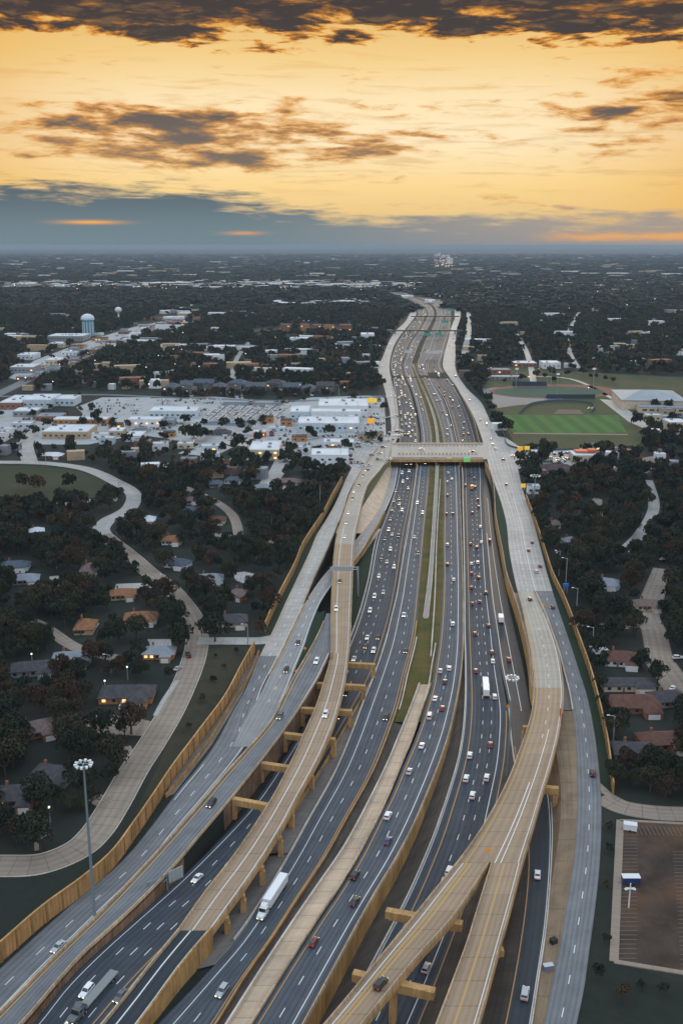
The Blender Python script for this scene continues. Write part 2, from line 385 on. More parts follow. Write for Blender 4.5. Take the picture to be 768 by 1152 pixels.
# ------------------------------------------------------------------ mesh helpers
class MB:
    def __init__(s): s.v = []; s.f = []; s.m = []; s.uv = []
    def add(s, vs, fs, mi=0, uvs=None):
        o = len(s.v); s.v += [tuple(q) for q in vs]
        for f in fs:
            s.f.append(tuple(i + o for i in f)); s.m.append(mi)
        s.uv += uvs if uvs else [(0.0, 0.0)] * len(vs)
    def box(s, c, sz, rz=0.0, mi=0, taper=1.0):
        x, y, z = (q / 2 for q in sz); vs = []
        ca, sa = math.cos(rz), math.sin(rz)
        for k in (-1, 1):
            t = taper if k == 1 else 1.0
            for a, b in ((-1, -1), (1, -1), (1, 1), (-1, 1)):
                px, py = a * x * t, b * y * t
                vs.append((c[0] + px * ca - py * sa, c[1] + px * sa + py * ca, c[2] + k * z))
        s.add(vs, [(3, 2, 1, 0), (4, 5, 6, 7), (0, 1, 5, 4), (1, 2, 6, 5), (2, 3, 7, 6), (3, 0, 4, 7)], mi)
    def ribbon(s, A, B, mi=0):
        n = len(A); vs = []; uv = []; d_ = 0.0
        for i in range(n):
            if i: d_ += ((A[i] + B[i]) - (A[i - 1] + B[i - 1])).length / 2
            vs += [A[i], B[i]]; uv += [(0.0, d_), (1.0, d_)]
        s.add(vs, [(2 * i, 2 * i + 1, 2 * i + 3, 2 * i + 2) for i in range(n - 1)], mi, uv)
    def loft(s, rings, mi=0, cap=True, closed=True):
        k = len(rings[0]); vs = [q for r_ in rings for q in r_]; fs = []
        for i in range(len(rings) - 1):
            for j in range(k if closed else k - 1):
                a, b = i * k + j, i * k + (j + 1) % k
                fs.append((a, b, b + k, a + k))
        if cap: fs += [tuple(range(k))[::-1], tuple(range((len(rings) - 1) * k, len(rings) * k))]
        s.add(vs, fs, mi)
    def tube(s, a, b, r0, r1, n=8, mi=0):
        a, b = Vector(a), Vector(b); w = (b - a).normalized()
        u = w.orthogonal().normalized(); v = w.cross(u)
        s.loft([[c + (u * math.cos(2 * PI * i / n) + v * math.sin(2 * PI * i / n)) * r_ for i in range(n)] for c, r_ in ((a, r0), (b, r1))], mi)
    def mesh(s, name, mats, smooth=False):
        me = bpy.data.meshes.new(name); me.from_pydata(s.v, [], s.f)
        for m in (mats if isinstance(mats, (list, tuple)) else [mats]): me.materials.append(m)
        if len(me.materials) > 1: me.polygons.foreach_set('material_index', s.m)
        li = np.empty(len(me.loops), np.int32); me.loops.foreach_get('vertex_index', li)
        ul = me.uv_layers.new(name='UVMap'); ul.data.foreach_set('uv', np.array(s.uv, np.float32)[li].ravel())
        if smooth: me.polygons.foreach_set('use_smooth', [True] * len(me.polygons))
        me.update()
        bm = bmesh.new(); bm.from_mesh(me); bmesh.ops.recalc_face_normals(bm, faces=bm.faces); bm.to_mesh(me); bm.free()
        return me
    def build(s, name, mats, parent=None, smooth=False, loc=None):
        o = bpy.data.objects.new(name, s.mesh(name, mats, smooth)); COL.objects.link(o)
        if parent: o.parent = parent
        if loc is not None: o.location = loc
        return o
def tag(o, label=None, cat=None, group=None, kind=None):
    for k, v in (('label', label), ('category', cat), ('group', group), ('kind', kind)):
        if v: o[k] = v
    return o
def thing(name, loc=(0, 0, 0), rz=0.0, **k):
    o = bpy.data.objects.new(name, None); COL.objects.link(o)
    o.location = loc; o.rotation_euler = (0, 0, rz)
    o.empty_display_size = 0.5
    return tag(o, **k)
def place(name, me, parent=None, loc=None, rz=None):
    o = bpy.data.objects.new(name, me); COL.objects.link(o)
    if parent: o.parent = parent
    if loc is not None: o.location = loc
    if rz is not None: o.rotation_euler = (0, 0, rz)
    return o
LABELS = set()
def uniq(l):
    assert l not in LABELS, l
    LABELS.add(l); return l

# map of what is already occupied, in survey pixels at ground level (keeps trees off roads and roofs)
OCC = np.zeros((1400, 1200), bool)     # offset by 200 in x, 0 in y
def occ_poly(pts):
    xs = [p[0] + 200 for p in pts]; ys = [p[1] for p in pts]
    x0, x1 = max(0, int(min(xs)) - 1), min(1199, int(max(xs)) + 2)
    y0, y1 = max(0, int(min(ys)) - 1), min(1399, int(max(ys)) + 2)
    if x1 <= x0 or y1 <= y0: return
    gx, gy = np.meshgrid(np.arange(x0, x1) + 0.5, np.arange(y0, y1) + 0.5)
    ins = np.zeros(gx.shape, bool); n = len(xs)
    for i in range(n):
        xa, ya, xb, yb = xs[i], ys[i], xs[(i + 1) % n], ys[(i + 1) % n]
        if ya == yb: continue
        c = ((ya > gy) != (yb > gy)) & (gx < (xb - xa) * (gy - ya) / (yb - ya) + xa)
        ins ^= c
    OCC[y0:y1, x0:x1] |= ins
def occupied(px, py, rx=0, ry=0):
    x, y = int(px + 200), int(py)
    if x < 0 or y < 0 or x >= 1200 or y >= 1400: return False
    return OCC[max(0, y - ry):y + ry + 1, max(0, x - rx):x + rx + 1].any()

# ------------------------------------------------------------------ roads traced row by row: (y, x left, x right, z)
class Road:
    def __init__(s, tab):
        t = np.array(tab, float); s.t = t; y = t[:, 0]; s.y0, s.y1 = y[0], y[-1]
        s.sl = np.zeros((len(y), 3))
        for k in range(3):
            v = t[:, k + 1]; h = np.diff(y); dlt = np.diff(v) / h
            sl_ = np.empty(len(y)); sl_[0], sl_[-1] = dlt[0], dlt[-1]
            for i in range(1, len(y) - 1):
                sl_[i] = (dlt[i - 1] * h[i] + dlt[i] * h[i - 1]) / (h[i - 1] + h[i])
                if k == 2 and dlt[i - 1] * dlt[i] <= 0: sl_[i] = 0
            s.sl[:, k] = sl_
    def at(s, y):
        y = min(max(y, s.y0), s.y1); ys = s.t[:, 0]
        i = min(max(int(np.searchsorted(ys, y)) - 1, 0), len(ys) - 2)
        h = ys[i + 1] - ys[i]; q = (y - ys[i]) / h
        h00, h10, h01, h11 = 2 * q ** 3 - 3 * q * q + 1, q ** 3 - 2 * q * q + q, -2 * q ** 3 + 3 * q * q, q ** 3 - q * q
        return [h00 * s.t[i, k + 1] + h10 * h * s.sl[i, k] + h01 * s.t[i + 1, k + 1] + h11 * h * s.sl[i + 1, k] for k in range(3)]
    def pt(s, y, f=0.5, dz=0.0):
        l, r_, z = s.at(y); p = P(l + (r_ - l) * f, y, z); p.z += dz; return p
    def ys(s, y0=None, y1=None, step=6.0):
        y0 = s.y0 if y0 is None else y0; y1 = s.y1 if y1 is None else y1
        out = [y1]; y = y1
        while y > y0:
            u = y - 276.0
            dy_ = step * (1 if u > 150 else 2.5 if u > 90 else 5) * u * u / (200 * 1158.0)
            y = max(y0, y - max(dy_, 0.25)); out.append(y)
        return out
    def edge(s, f, y0=None, y1=None, dz=0.0, step=6.0, off=0.0):
        pts = [s.pt(y, f, dz) for y in s.ys(y0, y1, step)]
        return offset(pts, off) if off else pts
    def tangent(s, y, f=0.5):
        return (s.pt(min(y + 1.5, s.y1), f) - s.pt(max(y - 1.5, s.y0), f)).normalized()   # towards the camera
    def occ(s, pad=2):
        ys_ = [s.y1 - (s.y1 - s.y0) * i / 80 for i in range(81)]
        L_ = [proj(s.pt(y, 0).xy.to_3d() + Vector((0, 0, GZ))) for y in ys_]; R_ = [proj(s.pt(y, 1).xy.to_3d() + Vector((0, 0, GZ))) for y in ys_]
        occ_poly([(x - pad, y) for x, y in L_] + [(x + pad, y) for x, y in R_[::-1]])
def normals(pts):
    out = []
    for i in range(len(pts)):
        t = pts[min(i + 1, len(pts) - 1)] - pts[max(i - 1, 0)]; t.z = 0
        if t.length < 1e-6: t = Vector((0, 1, 0))
        t.normalize(); out.append(Vector((t.y, -t.x, 0)))
    return out
def offset(pts, d_):
    return [p + n * d_ for p, n in zip(pts, normals(pts))]
def sweep(mb, pts, w, h, mi=0, base=0.0, wt_=None):
    """wall of width w and height h over a line; base may be a list of bottom heights"""
    ns = normals(pts); rings = []; uvs = []; dd = 0.0
    for i, (p, n) in enumerate(zip(pts, ns)):
        if i: dd += (p - pts[i - 1]).length
        zb = base[i] if isinstance(base, list) else p.z + base
        zt = p.z + h; a = w / 2; b = (wt_ if wt_ else w) / 2
        rings.append([Vector((*(p - n * a).xy, zb)), Vector((*(p + n * a).xy, zb)), Vector((*(p + n * b).xy, zt)), Vector((*(p - n * b).xy, zt))])
        uvs += [(dd, zb), (dd, zb), (dd, zt), (dd, zt)]
    st_ = len(mb.uv); mb.loft(rings, mi); mb.uv[st_:] = uvs
def resample(pts, step):
    out = [pts[0].copy()]; acc = 0.0; need = step
    for a, b in zip(pts, pts[1:]):
        l = (b - a).length
        while acc + l >= need:
            out.append(a + (b - a) * ((need - acc) / l)); need += step
        acc += l
    return out
def stripe(mb, pts, w=0.3, mi=0, dash=None, dz=0.02):
    if dash is None:
        ns = normals(pts)
        mb.ribbon([p - n * w / 2 + Vector((0, 0, dz)) for p, n in zip(pts, ns)], [p + n * w / 2 + Vector((0, 0, dz)) for p, n in zip(pts, ns)], mi)
    else:
        rs = resample(pts, dash[1] / 4.0)
        for i in range(0, len(rs) - 1, 4):
            a, b = rs[i], rs[i + 1]; t = (b - a).normalized(); b = a + t * dash[0]
            n = Vector((t.y, -t.x, 0)) * w / 2; q = Vector((0, 0, dz))
            mb.ribbon([a - n + q, b - n + q], [a + n + q, b + n + q], mi)
DASH = (3.4, 12.2)
def smooth_px(pts, n=10):
    out = []
    for i in range(len(pts) - 1):
        p0, p1, p2, p3 = (Vector(pts[min(max(j, 0), len(pts) - 1)]) for j in (i - 1, i, i + 1, i + 2))
        for k in range(n):
            t = k / n
            out.append(0.5 * (2 * p1 + (p2 - p0) * t + (2 * p0 - 5 * p1 + 4 * p2 - p3) * t * t + (3 * p1 - p0 - 3 * p2 + p3) * t ** 3))
    out.append(Vector(pts[-1])); return out
def lane(name, px, width, mat, z=GZ + 0.1, label=None, kerb=True, markings=None, occ=True):
    pts = [P(x, y, z) for x, y in px]; pts = smooth_px(pts, 8)
    A, B = offset(pts, -width / 2), offset(pts, width / 2)
    mb = MB(); mb.ribbon(A, B)
    o = mb.build(name, mat); tag(o, label, kind='structure')
    if kerb:
        for E, q in ((A, -0.15), (B, 0.15)):
            k = MB(); sweep(k, offset(E, q), 0.3, 0.13, base=-0.1); k.build('kerb', PARAL, o)
    if occ:
        occ_poly([proj(p) for p in A] + [proj(p) for p in B[::-1]])
    return o
def sheet(name, px, mat, z=GZ + 0.05, label=None, occ=True, kind='structure', scale=True):
    pts = [P(x, y, z) for x, y in px]
    me = bpy.data.meshes.new(name); bm = bmesh.new()
    f = bm.faces.new([bm.verts.new(p) for p in pts])
    if f.calc_area() and f.normal.z < 0: f.normal_flip()
    bmesh.ops.triangulate(bm, faces=bm.faces)
    uvl = bm.loops.layers.uv.new('UVMap')
    for f in bm.faces:
        if f.normal.z < 0: f.normal_flip()
        for l in f.loops: l[uvl].uv = (l.vert.co.x / 14.4, l.vert.co.y)
    bm.to_mesh(me); bm.free(); me.materials.append(mat)
    o = bpy.data.objects.new(name, me); COL.objects.link(o)
    tag(o, label, kind=kind)
    if occ: occ_poly([proj(p) for p in pts])
    return o

C1 = Road([(328, 424, 432, 8.3), (332, 434, 446, 8.3), (338, 451, 463, 8.3), (344, 464, 474, 8.3), (352, 470, 480, 8.3), (362, 464, 476, 8.3),
           (371, 457, 471, 8.3), (385, 447, 461, 8.3), (400, 441, 455.5, 8.3), (410, 439, 452, 8.3), (422, 441, 454, 8.0), (439, 443, 461, 6.5), (467, 446, 468, 2.5),
           (494, 448, 472, 0.3), (510, 448, 470, 0), (527, 448, 468, 0), (552, 443, 465, 0), (577, 434, 461, 0), (600, 425, 457, 0), (657, 413, 448.5, 0), (690, 404, 442, 0),
           (720, 393, 434, 0), (760, 375, 420, 0), (792, 357, 403, 0), (827, 336, 383, 0), (865, 312, 361, 0), (900, 288, 338, 0.4),
           (960, 232, 296, 2.2), (1000, 190, 262, 3.6), (1032, 154, 226, 4.6), (1072, 109, 186, 5.2), (1110, 71, 150, 5.4), (1152, 38, 114, 5.0), (1230, -38, 45, 4.0)])
C2 = Road([(328, 432.5, 440, 8.3), (332, 447, 456, 8.3), (338, 464, 474, 8.3), (344, 475, 484, 8.3), (352, 481, 488, 8.3), (362, 477, 485, 8.3),
           (371, 472, 480, 8.3), (385, 462, 472, 8.3), (400, 456.5, 466, 8.3), (410, 453, 463, 8.3), (422, 455, 466, 8.1), (439, 462.5, 472, 6.6), (467, 470, 481, 3.5),
           (494, 473.5, 486, 2.2), (525, 469.5, 483.5, 2), (560, 465, 481, 2), (600, 459, 477, 2), (640, 452, 474, 2), (670, 447, 471, 2), (695, 441, 469, 2), (720, 435, 465.5, 2), (762, 421, 455, 1.5),
           (792, 409, 448, 1.1), (827, 396, 436, 0.8), (865, 380, 421, 0.6), (927, 346, 387, 0.5), (960, 328, 369, 0.5), (1012, 297, 335, 0.5), (1060, 264, 304, 0.5), (1100, 228, 276, 0.5),
           (1152, 178, 244, 0.5), (1230, 104, 190, 0.5)])
C3 = Road([(328, 443, 450, 8.3), (332, 459, 468.5, 8.3), (338, 477, 486.5, 8.3), (344, 487, 495.5, 8.3), (352, 491, 498.5, 8.3), (362, 489, 496.5, 8.3),
           (371, 485, 494, 8.3), (385, 477, 488, 8.3), (400, 472, 484, 8.3), (410, 469, 478, 8.3), (430, 476.5, 487, 7.5), (449, 484.5, 498, 5.3), (469, 492, 505, 3.5), (496, 498, 512, 2.2),
           (525, 498, 516, 2), (560, 499, 517.5, 2), (600, 498, 519, 2), (650, 498, 520.5, 2), (700, 495.5, 521, 2.2), (725, 493, 521, 2.5), (750, 489, 519.5, 3), (770, 486, 517, 3.3), (792, 480, 513, 3.7),
           (830, 467, 504, 4.5), (860, 454, 494, 5.2), (900, 437, 478, 6), (917, 428, 471, 6.3), (972, 400, 443, 7.2), (1000, 383, 426, 7.5), (1037, 358, 405, 7.7), (1080, 330, 382, 7.8), (1152, 285, 343, 8), (1230, 236, 300, 8)])
C4 = Road([(328, 450.5, 457, 8.3), (332, 469, 478, 8.3), (338, 487, 497, 8.3), (344, 496, 505, 8.3), (352, 499, 507, 8.3), (362, 497, 507, 8.3),
           (371, 494.5, 506, 8.3), (385, 488.5, 502, 8.3), (400, 484.5, 498, 8.3), (410, 478.5, 496, 8.3), (431, 488, 510, 7), (449, 499, 521, 4.8), (467, 505.5, 529, 2.3), (497, 513, 538, 0.5),
           (525, 519, 543, 0.5), (560, 520, 544, 0.5), (600, 521, 546, 0.5), (675, 522, 552, 0.5), (707, 522, 556.5, 0.5), (750, 523, 562, 0.5), (780, 523, 567.5, 0.5), (795, 522.5, 570, 0.5),
           (830, 519.5, 570, 0.5), (855, 515, 568, 0.5), (890, 505, 562, 0.5), (910, 498.5, 558, 0.5), (940, 488, 552, 0.5), (972, 475, 542, 0.5), (1010, 458, 528, 0.5), (1060, 432, 509, 0.5), (1110, 405, 490, 0.5), (1152, 381, 473, 0.5), (1230, 338, 440, 0.5)])
DX = Road([(527, 543, 544, 0.5), (560, 544, 551, 0.5), (600, 546, 556, 0.5), (640, 549, 563.5, 0.5), (675, 552, 571, 0.5), (707, 556.5, 578, 0.5), (750, 562.5, 588, 0.5), (795, 572, 596, 0.6), (830, 575, 603, 1.2),
           (870, 581, 613, 2.2), (900, 588, 618, 3.4), (930, 591, 620, 4.8), (972, 592.5, 619, 6.2), (1010, 590, 616.5, 7.0), (1042, 586, 613.5, 7.4), (1100, 576.5, 605, 7.8), (1152, 566, 597, 8.0), (1230, 548, 583, 8.05)])
BX = Road([(505, 442, 447.5, 0), (527, 440, 447.5, 0.2), (552, 434, 442.5, 1.2), (572, 426, 434.5, 2.2), (590, 414, 425, 3.4), (605, 402, 416, 4.3), (632, 378, 398, 6.0), (645, 366, 385, 6.8), (660, 354.5, 372, 7.5),
           (675, 345, 362, 8.0), (700, 332.5, 351, 8.2), (730, 318, 341, 8.2), (752, 306.5, 332, 8.2), (780, 293, 321, 8.2), (812, 274, 304.5, 8.2), (840, 262, 279, 8.2)])
AA = Road([(505, 404, 434, 8.15), (515, 400, 424, 8.15), (527, 395, 411, 8.15), (540, 388.5, 400, 8.15), (552, 383.5, 393, 8.15), (570, 375, 387, 8.15), (585, 366.5, 382, 8.15), (600, 357, 376, 8.15), (620, 348.5, 367.5, 8.15), (655, 332, 351.5, 8.15), (677, 321.5, 342.5, 8.15),
           (710, 306.5, 327, 8.15), (740, 291, 312.5, 8.15), (780, 274, 292.5, 8.15), (800, 262, 287, 8.15), (825, 249, 285, 8.15), (842, 239, 274, 8.15), (892, 199, 234, 8.15), (942, 161, 191, 8.15), (960, 146, 177, 8.15), (1032, 64, 106, 8.15), (1090, 0, 47, 8.15), (1152, -66, -12, 8.15), (1230, -150, -90, 8.15)])
FB = Road([(690, 367, 371.5, 10.2), (700, 364, 371.8, 10.1), (715, 357.5, 372, 9.8), (733, 348, 372, 9.5), (745, 341, 367, 9.3), (760, 332, 360, 9.0), (780, 322, 348, 8.8), (812, 306, 327, 8.6), (847, 276.5, 301.5, 8.5), (872, 254, 282, 8.4), (900, 230.5, 259.5, 8.3), (942, 194, 224, 8.3),
           (972, 167, 199, 8.3), (1032, 110, 140, 8.3), (1072, 69, 96, 8.3), (1152, -10, 26, 8.3), (1230, -85, -50, 8.3)])
FL = Road([(505, 424, 440, 8.25), (515, 416, 437, 8.3), (530, 406, 427, 8.5), (545, 398, 414.5, 8.9), (560, 391.5, 409, 9.4), (580, 385, 404.5, 10), (600, 379, 400, 10.5), (632, 374.5, 397.5, 11), (660, 373, 396.3, 11), (690, 371.8, 395.2, 10.7), (715, 372, 394.3, 10.4), (740, 371.5, 392, 10.2),
           (768, 364, 388, 10.1), (792, 356.5, 382.5, 10), (827, 341.5, 371, 10), (860, 326.5, 355.5, 10), (897, 307, 335, 9.8), (935, 283, 315, 9.3), (972, 257, 292, 8.7), (1000, 234.5, 273, 8.1), (1047, 201, 239, 7.2)])
FLD = Road([(1047, 201, 239, 7.2), (1082, 172, 209, 6.2), (1125, 138, 178, 5.0), (1152, 116, 158, 4.2), (1230, 50, 98, 2.0)])
FRR = Road([(336, 494, 500, 8.25), (341, 503, 510, 8.25), (348, 510, 517, 8.25), (355, 511, 517.5, 8.25), (371, 506.5, 513.5, 8.25), (385, 503, 512, 8.25), (400, 499, 512, 8.25), (414, 498.5, 512, 8.25), (424, 505, 516, 8.25), (437, 514, 525, 8.25),
            (453, 524, 541, 8.25), (467, 531.5, 548, 8.25), (488, 540, 558, 8.25), (505, 545, 572, 8.25), (527, 550, 582, 8.25), (542, 555, 585.5, 8.25), (557, 560.5, 589.5, 8.25), (585, 568.5, 599, 8.25), (620, 572.5, 608.5, 8.25), (645, 577, 615, 8.25), (665, 581.5, 621, 8.25)])
FLL = Road([(346, 463, 466, 8.25), (352, 461, 468, 8.25), (362, 455.5, 462.5, 8.25), (371, 446, 455, 8.25), (385, 437, 445, 8.25), (400, 431, 439.5, 8.25), (416, 425, 438, 8.25), (430, 430, 441, 8.25), (450, 435.5, 445.5, 8.25), (469, 439, 447.5, 8.25), (492, 438, 447, 8.25), (505, 430, 441, 8.25)])
RR = Road([(665, 581.5, 601, 8.25), (692, 588, 613, 8.9), (707, 591, 619, 9.6), (730, 595.5, 626.5, 10.8), (750, 598.5, 630.5, 11.7), (775, 600, 633, 12.6), (800, 597.5, 632, 13.2), (825, 591, 628.5, 13.7), (847, 583, 623.5, 14), (870, 574.5, 617, 14.3), (890, 565.5, 611, 14.5), (927, 545, 600.5, 14.8), (950, 530, 593.5, 15), (971, 514.5, 587.5, 15)])
RL = Road([(971, 514.5, 551, 15), (1000, 491, 532.5, 15), (1035, 463, 508.5, 15), (1080, 426, 468, 15), (1120, 393.5, 435.5, 15), (1152, 366.5, 409.5, 15), (1230, 300, 345, 15)])
RQ = Road([(971, 552.5, 587.5, 15), (1000, 543.5, 580, 15), (1032, 533.5, 571.5, 15), (1060, 525, 563.5, 15), (1090, 514, 555.5, 15), (1122, 502, 547, 15), (1152, 490.5, 538.5, 15), (1230, 462, 517, 15)])
EE = Road([(665, 601.5, 621, 8.2), (692, 614, 630, 8.2), (712, 621, 637, 8.2), (730, 627.5, 643, 8.2), (755, 634, 651, 8.2), (780, 640.5, 659, 8.2), (817, 646, 667, 8.2), (862, 648.5, 673, 8.2), (892, 649, 675.5, 8.2), (920, 648.5, 676, 8.2), (972, 644.5, 674, 8.2), (1017, 637, 669.5, 8.2), (1072, 628, 662, 8.2), (1115, 619, 656, 8.2), (1152, 611.5, 648, 8.2), (1230, 592, 632, 8.2)])

# ------------------------------------------------------------------ ground with the cutting in it
TL = Road([(425, 439, 440, 8), (445, 442, 443, 8), (470, 445, 446, 8), (500, 439, 440, 8), (520, 437.5, 438, 8), (545, 421, 422, 8), (571, 406, 407, 8), (580, 396, 397, 8), (590, 382, 383, 8), (600, 377.5, 378, 8), (620, 369, 370, 8), (655, 353, 354, 8), (672, 346, 347, 8), (682, 352, 353, 8), (700, 371, 372, 8), (733, 372.5, 373, 8),
           (765, 357.5, 358, 8), (780, 348.5, 349, 8), (825, 318, 319, 8), (860, 291.5, 292, 8), (900, 260, 261, 8), (972, 199.5, 200, 8), (1032, 140.5, 141, 8), (1072, 96.5, 97, 8), (1152, 26, 27, 8), (1230, -50, -49, 8)])
TR = Road([(425, 507, 508, 8), (445, 518.5, 519, 8), (467, 530, 531, 8), (500, 539.5, 540, 8), (520, 545.5, 546, 8), (527, 549, 550, 8), (585, 558, 559, 8), (620, 565, 566, 8), (647, 570, 571, 8), (667, 577, 578, 8), (700, 587, 588, 8), (740, 595.5, 596, 8), (775, 599, 600, 8), (800, 610, 611, 8), (830, 620, 621, 8), (862, 627, 628, 8), (920, 629, 630, 8), (955, 625, 626, 8), (1000, 618, 619, 8), (1042, 614, 615, 8), (1085, 608, 609, 8), (1152, 598, 599, 8), (1230, 584, 585, 8)])
FAR, WIDE = 56000.0, 52000.0
mb = MB()
ysl = TL.ys(step=8)
Lt = [TL.pt(y, 0) for y in ysl]; Rt = [TR.pt(y, 1) for y in ysl]
_fy = [(r_.pt(y).y, r_.at(y)[2]) for r_ in (C1, C4) for y in np.arange(400, 1230, 2.0)]
_fy.sort(); _bx = np.array(_fy); _bins = np.arange(_bx[0, 0], _bx[-1, 0] + 20, 20.0)
_lo = np.array([min([z for Y, z in _fy if abs(Y - b_) < 25] or [0]) for b_ in _bins])
flo = lambda Y: min(7.6, float(np.interp(Y, _bins, _lo)) - 0.7)
Lb = [Vector((p.x, p.y, flo(p.y))) for p in Lt]; Rb = [Vector((p.x, p.y, flo(p.y))) for p in Rt]
mb.ribbon([Vector((-WIDE, p.y, GZ)) for p in Lt], Lt)
mb.ribbon(Lt, Lb); mb.ribbon(Lb, Rb); mb.ribbon(Rb, Rt)
mb.ribbon(Rt, [Vector((WIDE, p.y, GZ)) for p in Rt])
a, b = Lt[-1], Rt[-1]
mb.add([(-WIDE, a.y, GZ), a, b, (WIDE, b.y, GZ), (WIDE, FAR, GZ), (b.x, FAR, GZ), (a.x, FAR, GZ), (-WIDE, FAR, GZ), Lb[-1], Rb[-1]],
       [(0, 1, 6, 7), (1, 2, 5, 6), (2, 3, 4, 5), (1, 8, 9, 2)])
a = Lt[0]; b = Rt[0]
mb.add([(-WIDE, -600, GZ), (a.x, -600, GZ), a, (-WIDE, a.y, GZ), (b.x, -600, GZ), (WIDE, -600, GZ), (WIDE, b.y, GZ), b,
        (a.x, -600, -0.35), (b.x, -600, -0.35), Lb[0], Rb[0]], [(0, 1, 2, 3), (4, 5, 6, 7), (8, 9, 11, 10), (1, 8, 10, 2), (9, 4, 7, 11)])
tag(mb.build('ground', GROUND), 'dark suburban ground sheet with the sunken freeway cutting through it', kind='structure')
occ_poly([proj(p) for p in Lt] + [proj(p) for p in Rt[::-1]])

# ------------------------------------------------------------------ carriageways
def carriageway(name, road, mat, label, lines, y0=None, y1=None):
    mb = MB(); A = road.edge(0, y0, y1); B = road.edge(1, y0, y1); mb.ribbon(A, B)
    o = mb.build(name, mat); tag(o, label, kind='structure')
    m = MB()
    for f, kind, ya, yb in lines:
        ya = road.y0 if ya is None else ya; yb = road.y1 if yb is None else yb
        if y0: ya = max(y0, ya)
        if ya >= yb: continue
        pts = road.edge(f, ya, yb, step=4)
        stripe(m, pts, (0.26 if kind[0] == 'w' else 0.30) if kind[0] != 'd' else 0.24, 1 if kind[0] == 'y' else 0, DASH if kind == 'd' else None)
    if m.v: m.build('lane_markings', [WHITEL, YELL], o)
    road.occ()
    return o
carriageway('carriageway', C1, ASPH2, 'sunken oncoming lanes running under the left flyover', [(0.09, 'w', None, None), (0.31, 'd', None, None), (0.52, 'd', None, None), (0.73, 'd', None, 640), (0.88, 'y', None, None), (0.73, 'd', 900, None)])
carriageway('carriageway', C2, ASPH, 'oncoming lanes with the white articulated lorry', [(0.26, 'w', None, None), (0.58, 'd', None, None), (0.90, 'y', None, None)])
carriageway('carriageway', C3, ASPH, 'outbound lanes raised on the tan retaining wall', [(0.10, 'y', None, None), (0.43, 'd', None, None), (0.76, 'w', None, None)])
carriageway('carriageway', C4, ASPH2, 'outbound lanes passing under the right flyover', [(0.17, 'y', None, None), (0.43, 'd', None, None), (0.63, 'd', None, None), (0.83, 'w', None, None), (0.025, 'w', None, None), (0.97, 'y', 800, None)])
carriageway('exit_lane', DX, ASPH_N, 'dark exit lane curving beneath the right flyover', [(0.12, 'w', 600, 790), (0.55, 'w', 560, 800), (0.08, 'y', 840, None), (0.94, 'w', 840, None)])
carriageway('exit_ramp', BX, pave('mid grey ramp paving', (0.25, 0.25, 0.25), 3, 0.7), 'ramp climbing from the sunken lanes to the left frontage road', [(0.08, 'y', 520, 760), (0.92, 'w', 520, 790), (0.5, 'd', 600, 790)])
carriageway('frontage_road', AA, PALE, 'pale stretch of the left frontage road above the side street', [(0.10, 'y', 540, 730), (0.52, 'd', 600, 738), (0.93, 'w', 545, 738)], 505, 738)
carriageway('frontage_road', AA, FRONT, 'grey frontage road beside the long left noise wall', [(0.52, 'd', 738, None), (0.93, 'w', 738, None), (0.10, 'w', 860, 900)], 738)
carriageway('frontage_road', FRR, PALE, 'pale frontage road right of the cutting before the flyover splits off', [(0.52, 'w', 560, None), (0.3, 'd', 545, None)])
carriageway('frontage_road', FLL, PALE, 'pale frontage road left of the freeway beyond the overpass', [])
carriageway('frontage_road', EE, FRONT, 'grey frontage road beside the right noise wall', [(0.5, 'd', None, None)])

# strips between the carriageways
def between(name, ra, fa, rb, fb, y0, y1, mat, label, dza=-0.05, dzb=-0.05, step=6):
    ys_ = ra.ys(y0, y1, step); mb = MB()
    mb.ribbon([ra.pt(y, fa, dza) for y in ys_], [rb.pt(y, fb, dzb) for y in ys_])
    return tag(mb.build(name, mat), label, kind='structure')
STRIPR = Road([(770, 471, 484.5, 3.3), (780, 467.5, 481.5, 3.5), (792, 463, 477, 3.75), (830, 447.5, 464.5, 4.55), (852, 438.5, 455.5, 5.05), (900, 415.5, 435.5, 6.05), (957, 384.5, 407, 7.05), (1000, 355, 381.5, 7.55), (1027, 336.5, 363, 7.75), (1095, 291.5, 319.5, 7.9), (1152, 255.5, 284, 8.05), (1230, 207, 235, 8.05)])
between('median', C2, 1, C3, 0, 408, 812, MEDG, 'grassy median with concrete barriers between the two directions')
mb = MB(); mb.ribbon(STRIPR.edge(0), STRIPR.edge(1)); mb.ribbon(STRIPR.edge(0), [Vector((p.x, p.y, 0)) for p in STRIPR.edge(0)])
o = mb.build('median_slab', STRIP); tag(o, 'long pale tan concrete slab down the middle of the freeway', kind='structure')
k = MB(); sweep(k, STRIPR.edge(0.03), 0.5, 1.0, base=-0.1); k.build('parapet', PARAL, o)
k = MB(); sweep(k, STRIPR.edge(0.97), 0.4, 0.9, base=-0.1); k.build('parapet', PARA, o)
ys_ = C2.ys(800, 1230)
mb = MB(); mb.ribbon([C2.pt(y, 1, -0.05) for y in ys_], [STRIPR.pt(min(y, 1230), 0, 0).xy.to_3d() + Vector((0, 0, 0.4)) for y in ys_])
tag(mb.build('dirt_verge', DIRT), 'brown dirt strip along the foot of the median slab', kind='structure')
mb = MB(); mb.ribbon(C1.edge(1, 505, 960, -0.05), [C2.pt(y, 0, -0.05) for y in C1.ys(505, 960)])
mb.ribbon([Vector((*C1.pt(y, 1).xy, 0.25)) for y in C1.ys(958, 1085)], [C2.pt(y, 0, -0.05) for y in C1.ys(958, 1085)])
tag(mb.build('verge', VERGE), 'grey concrete verge between the two oncoming carriageways', kind='structure')
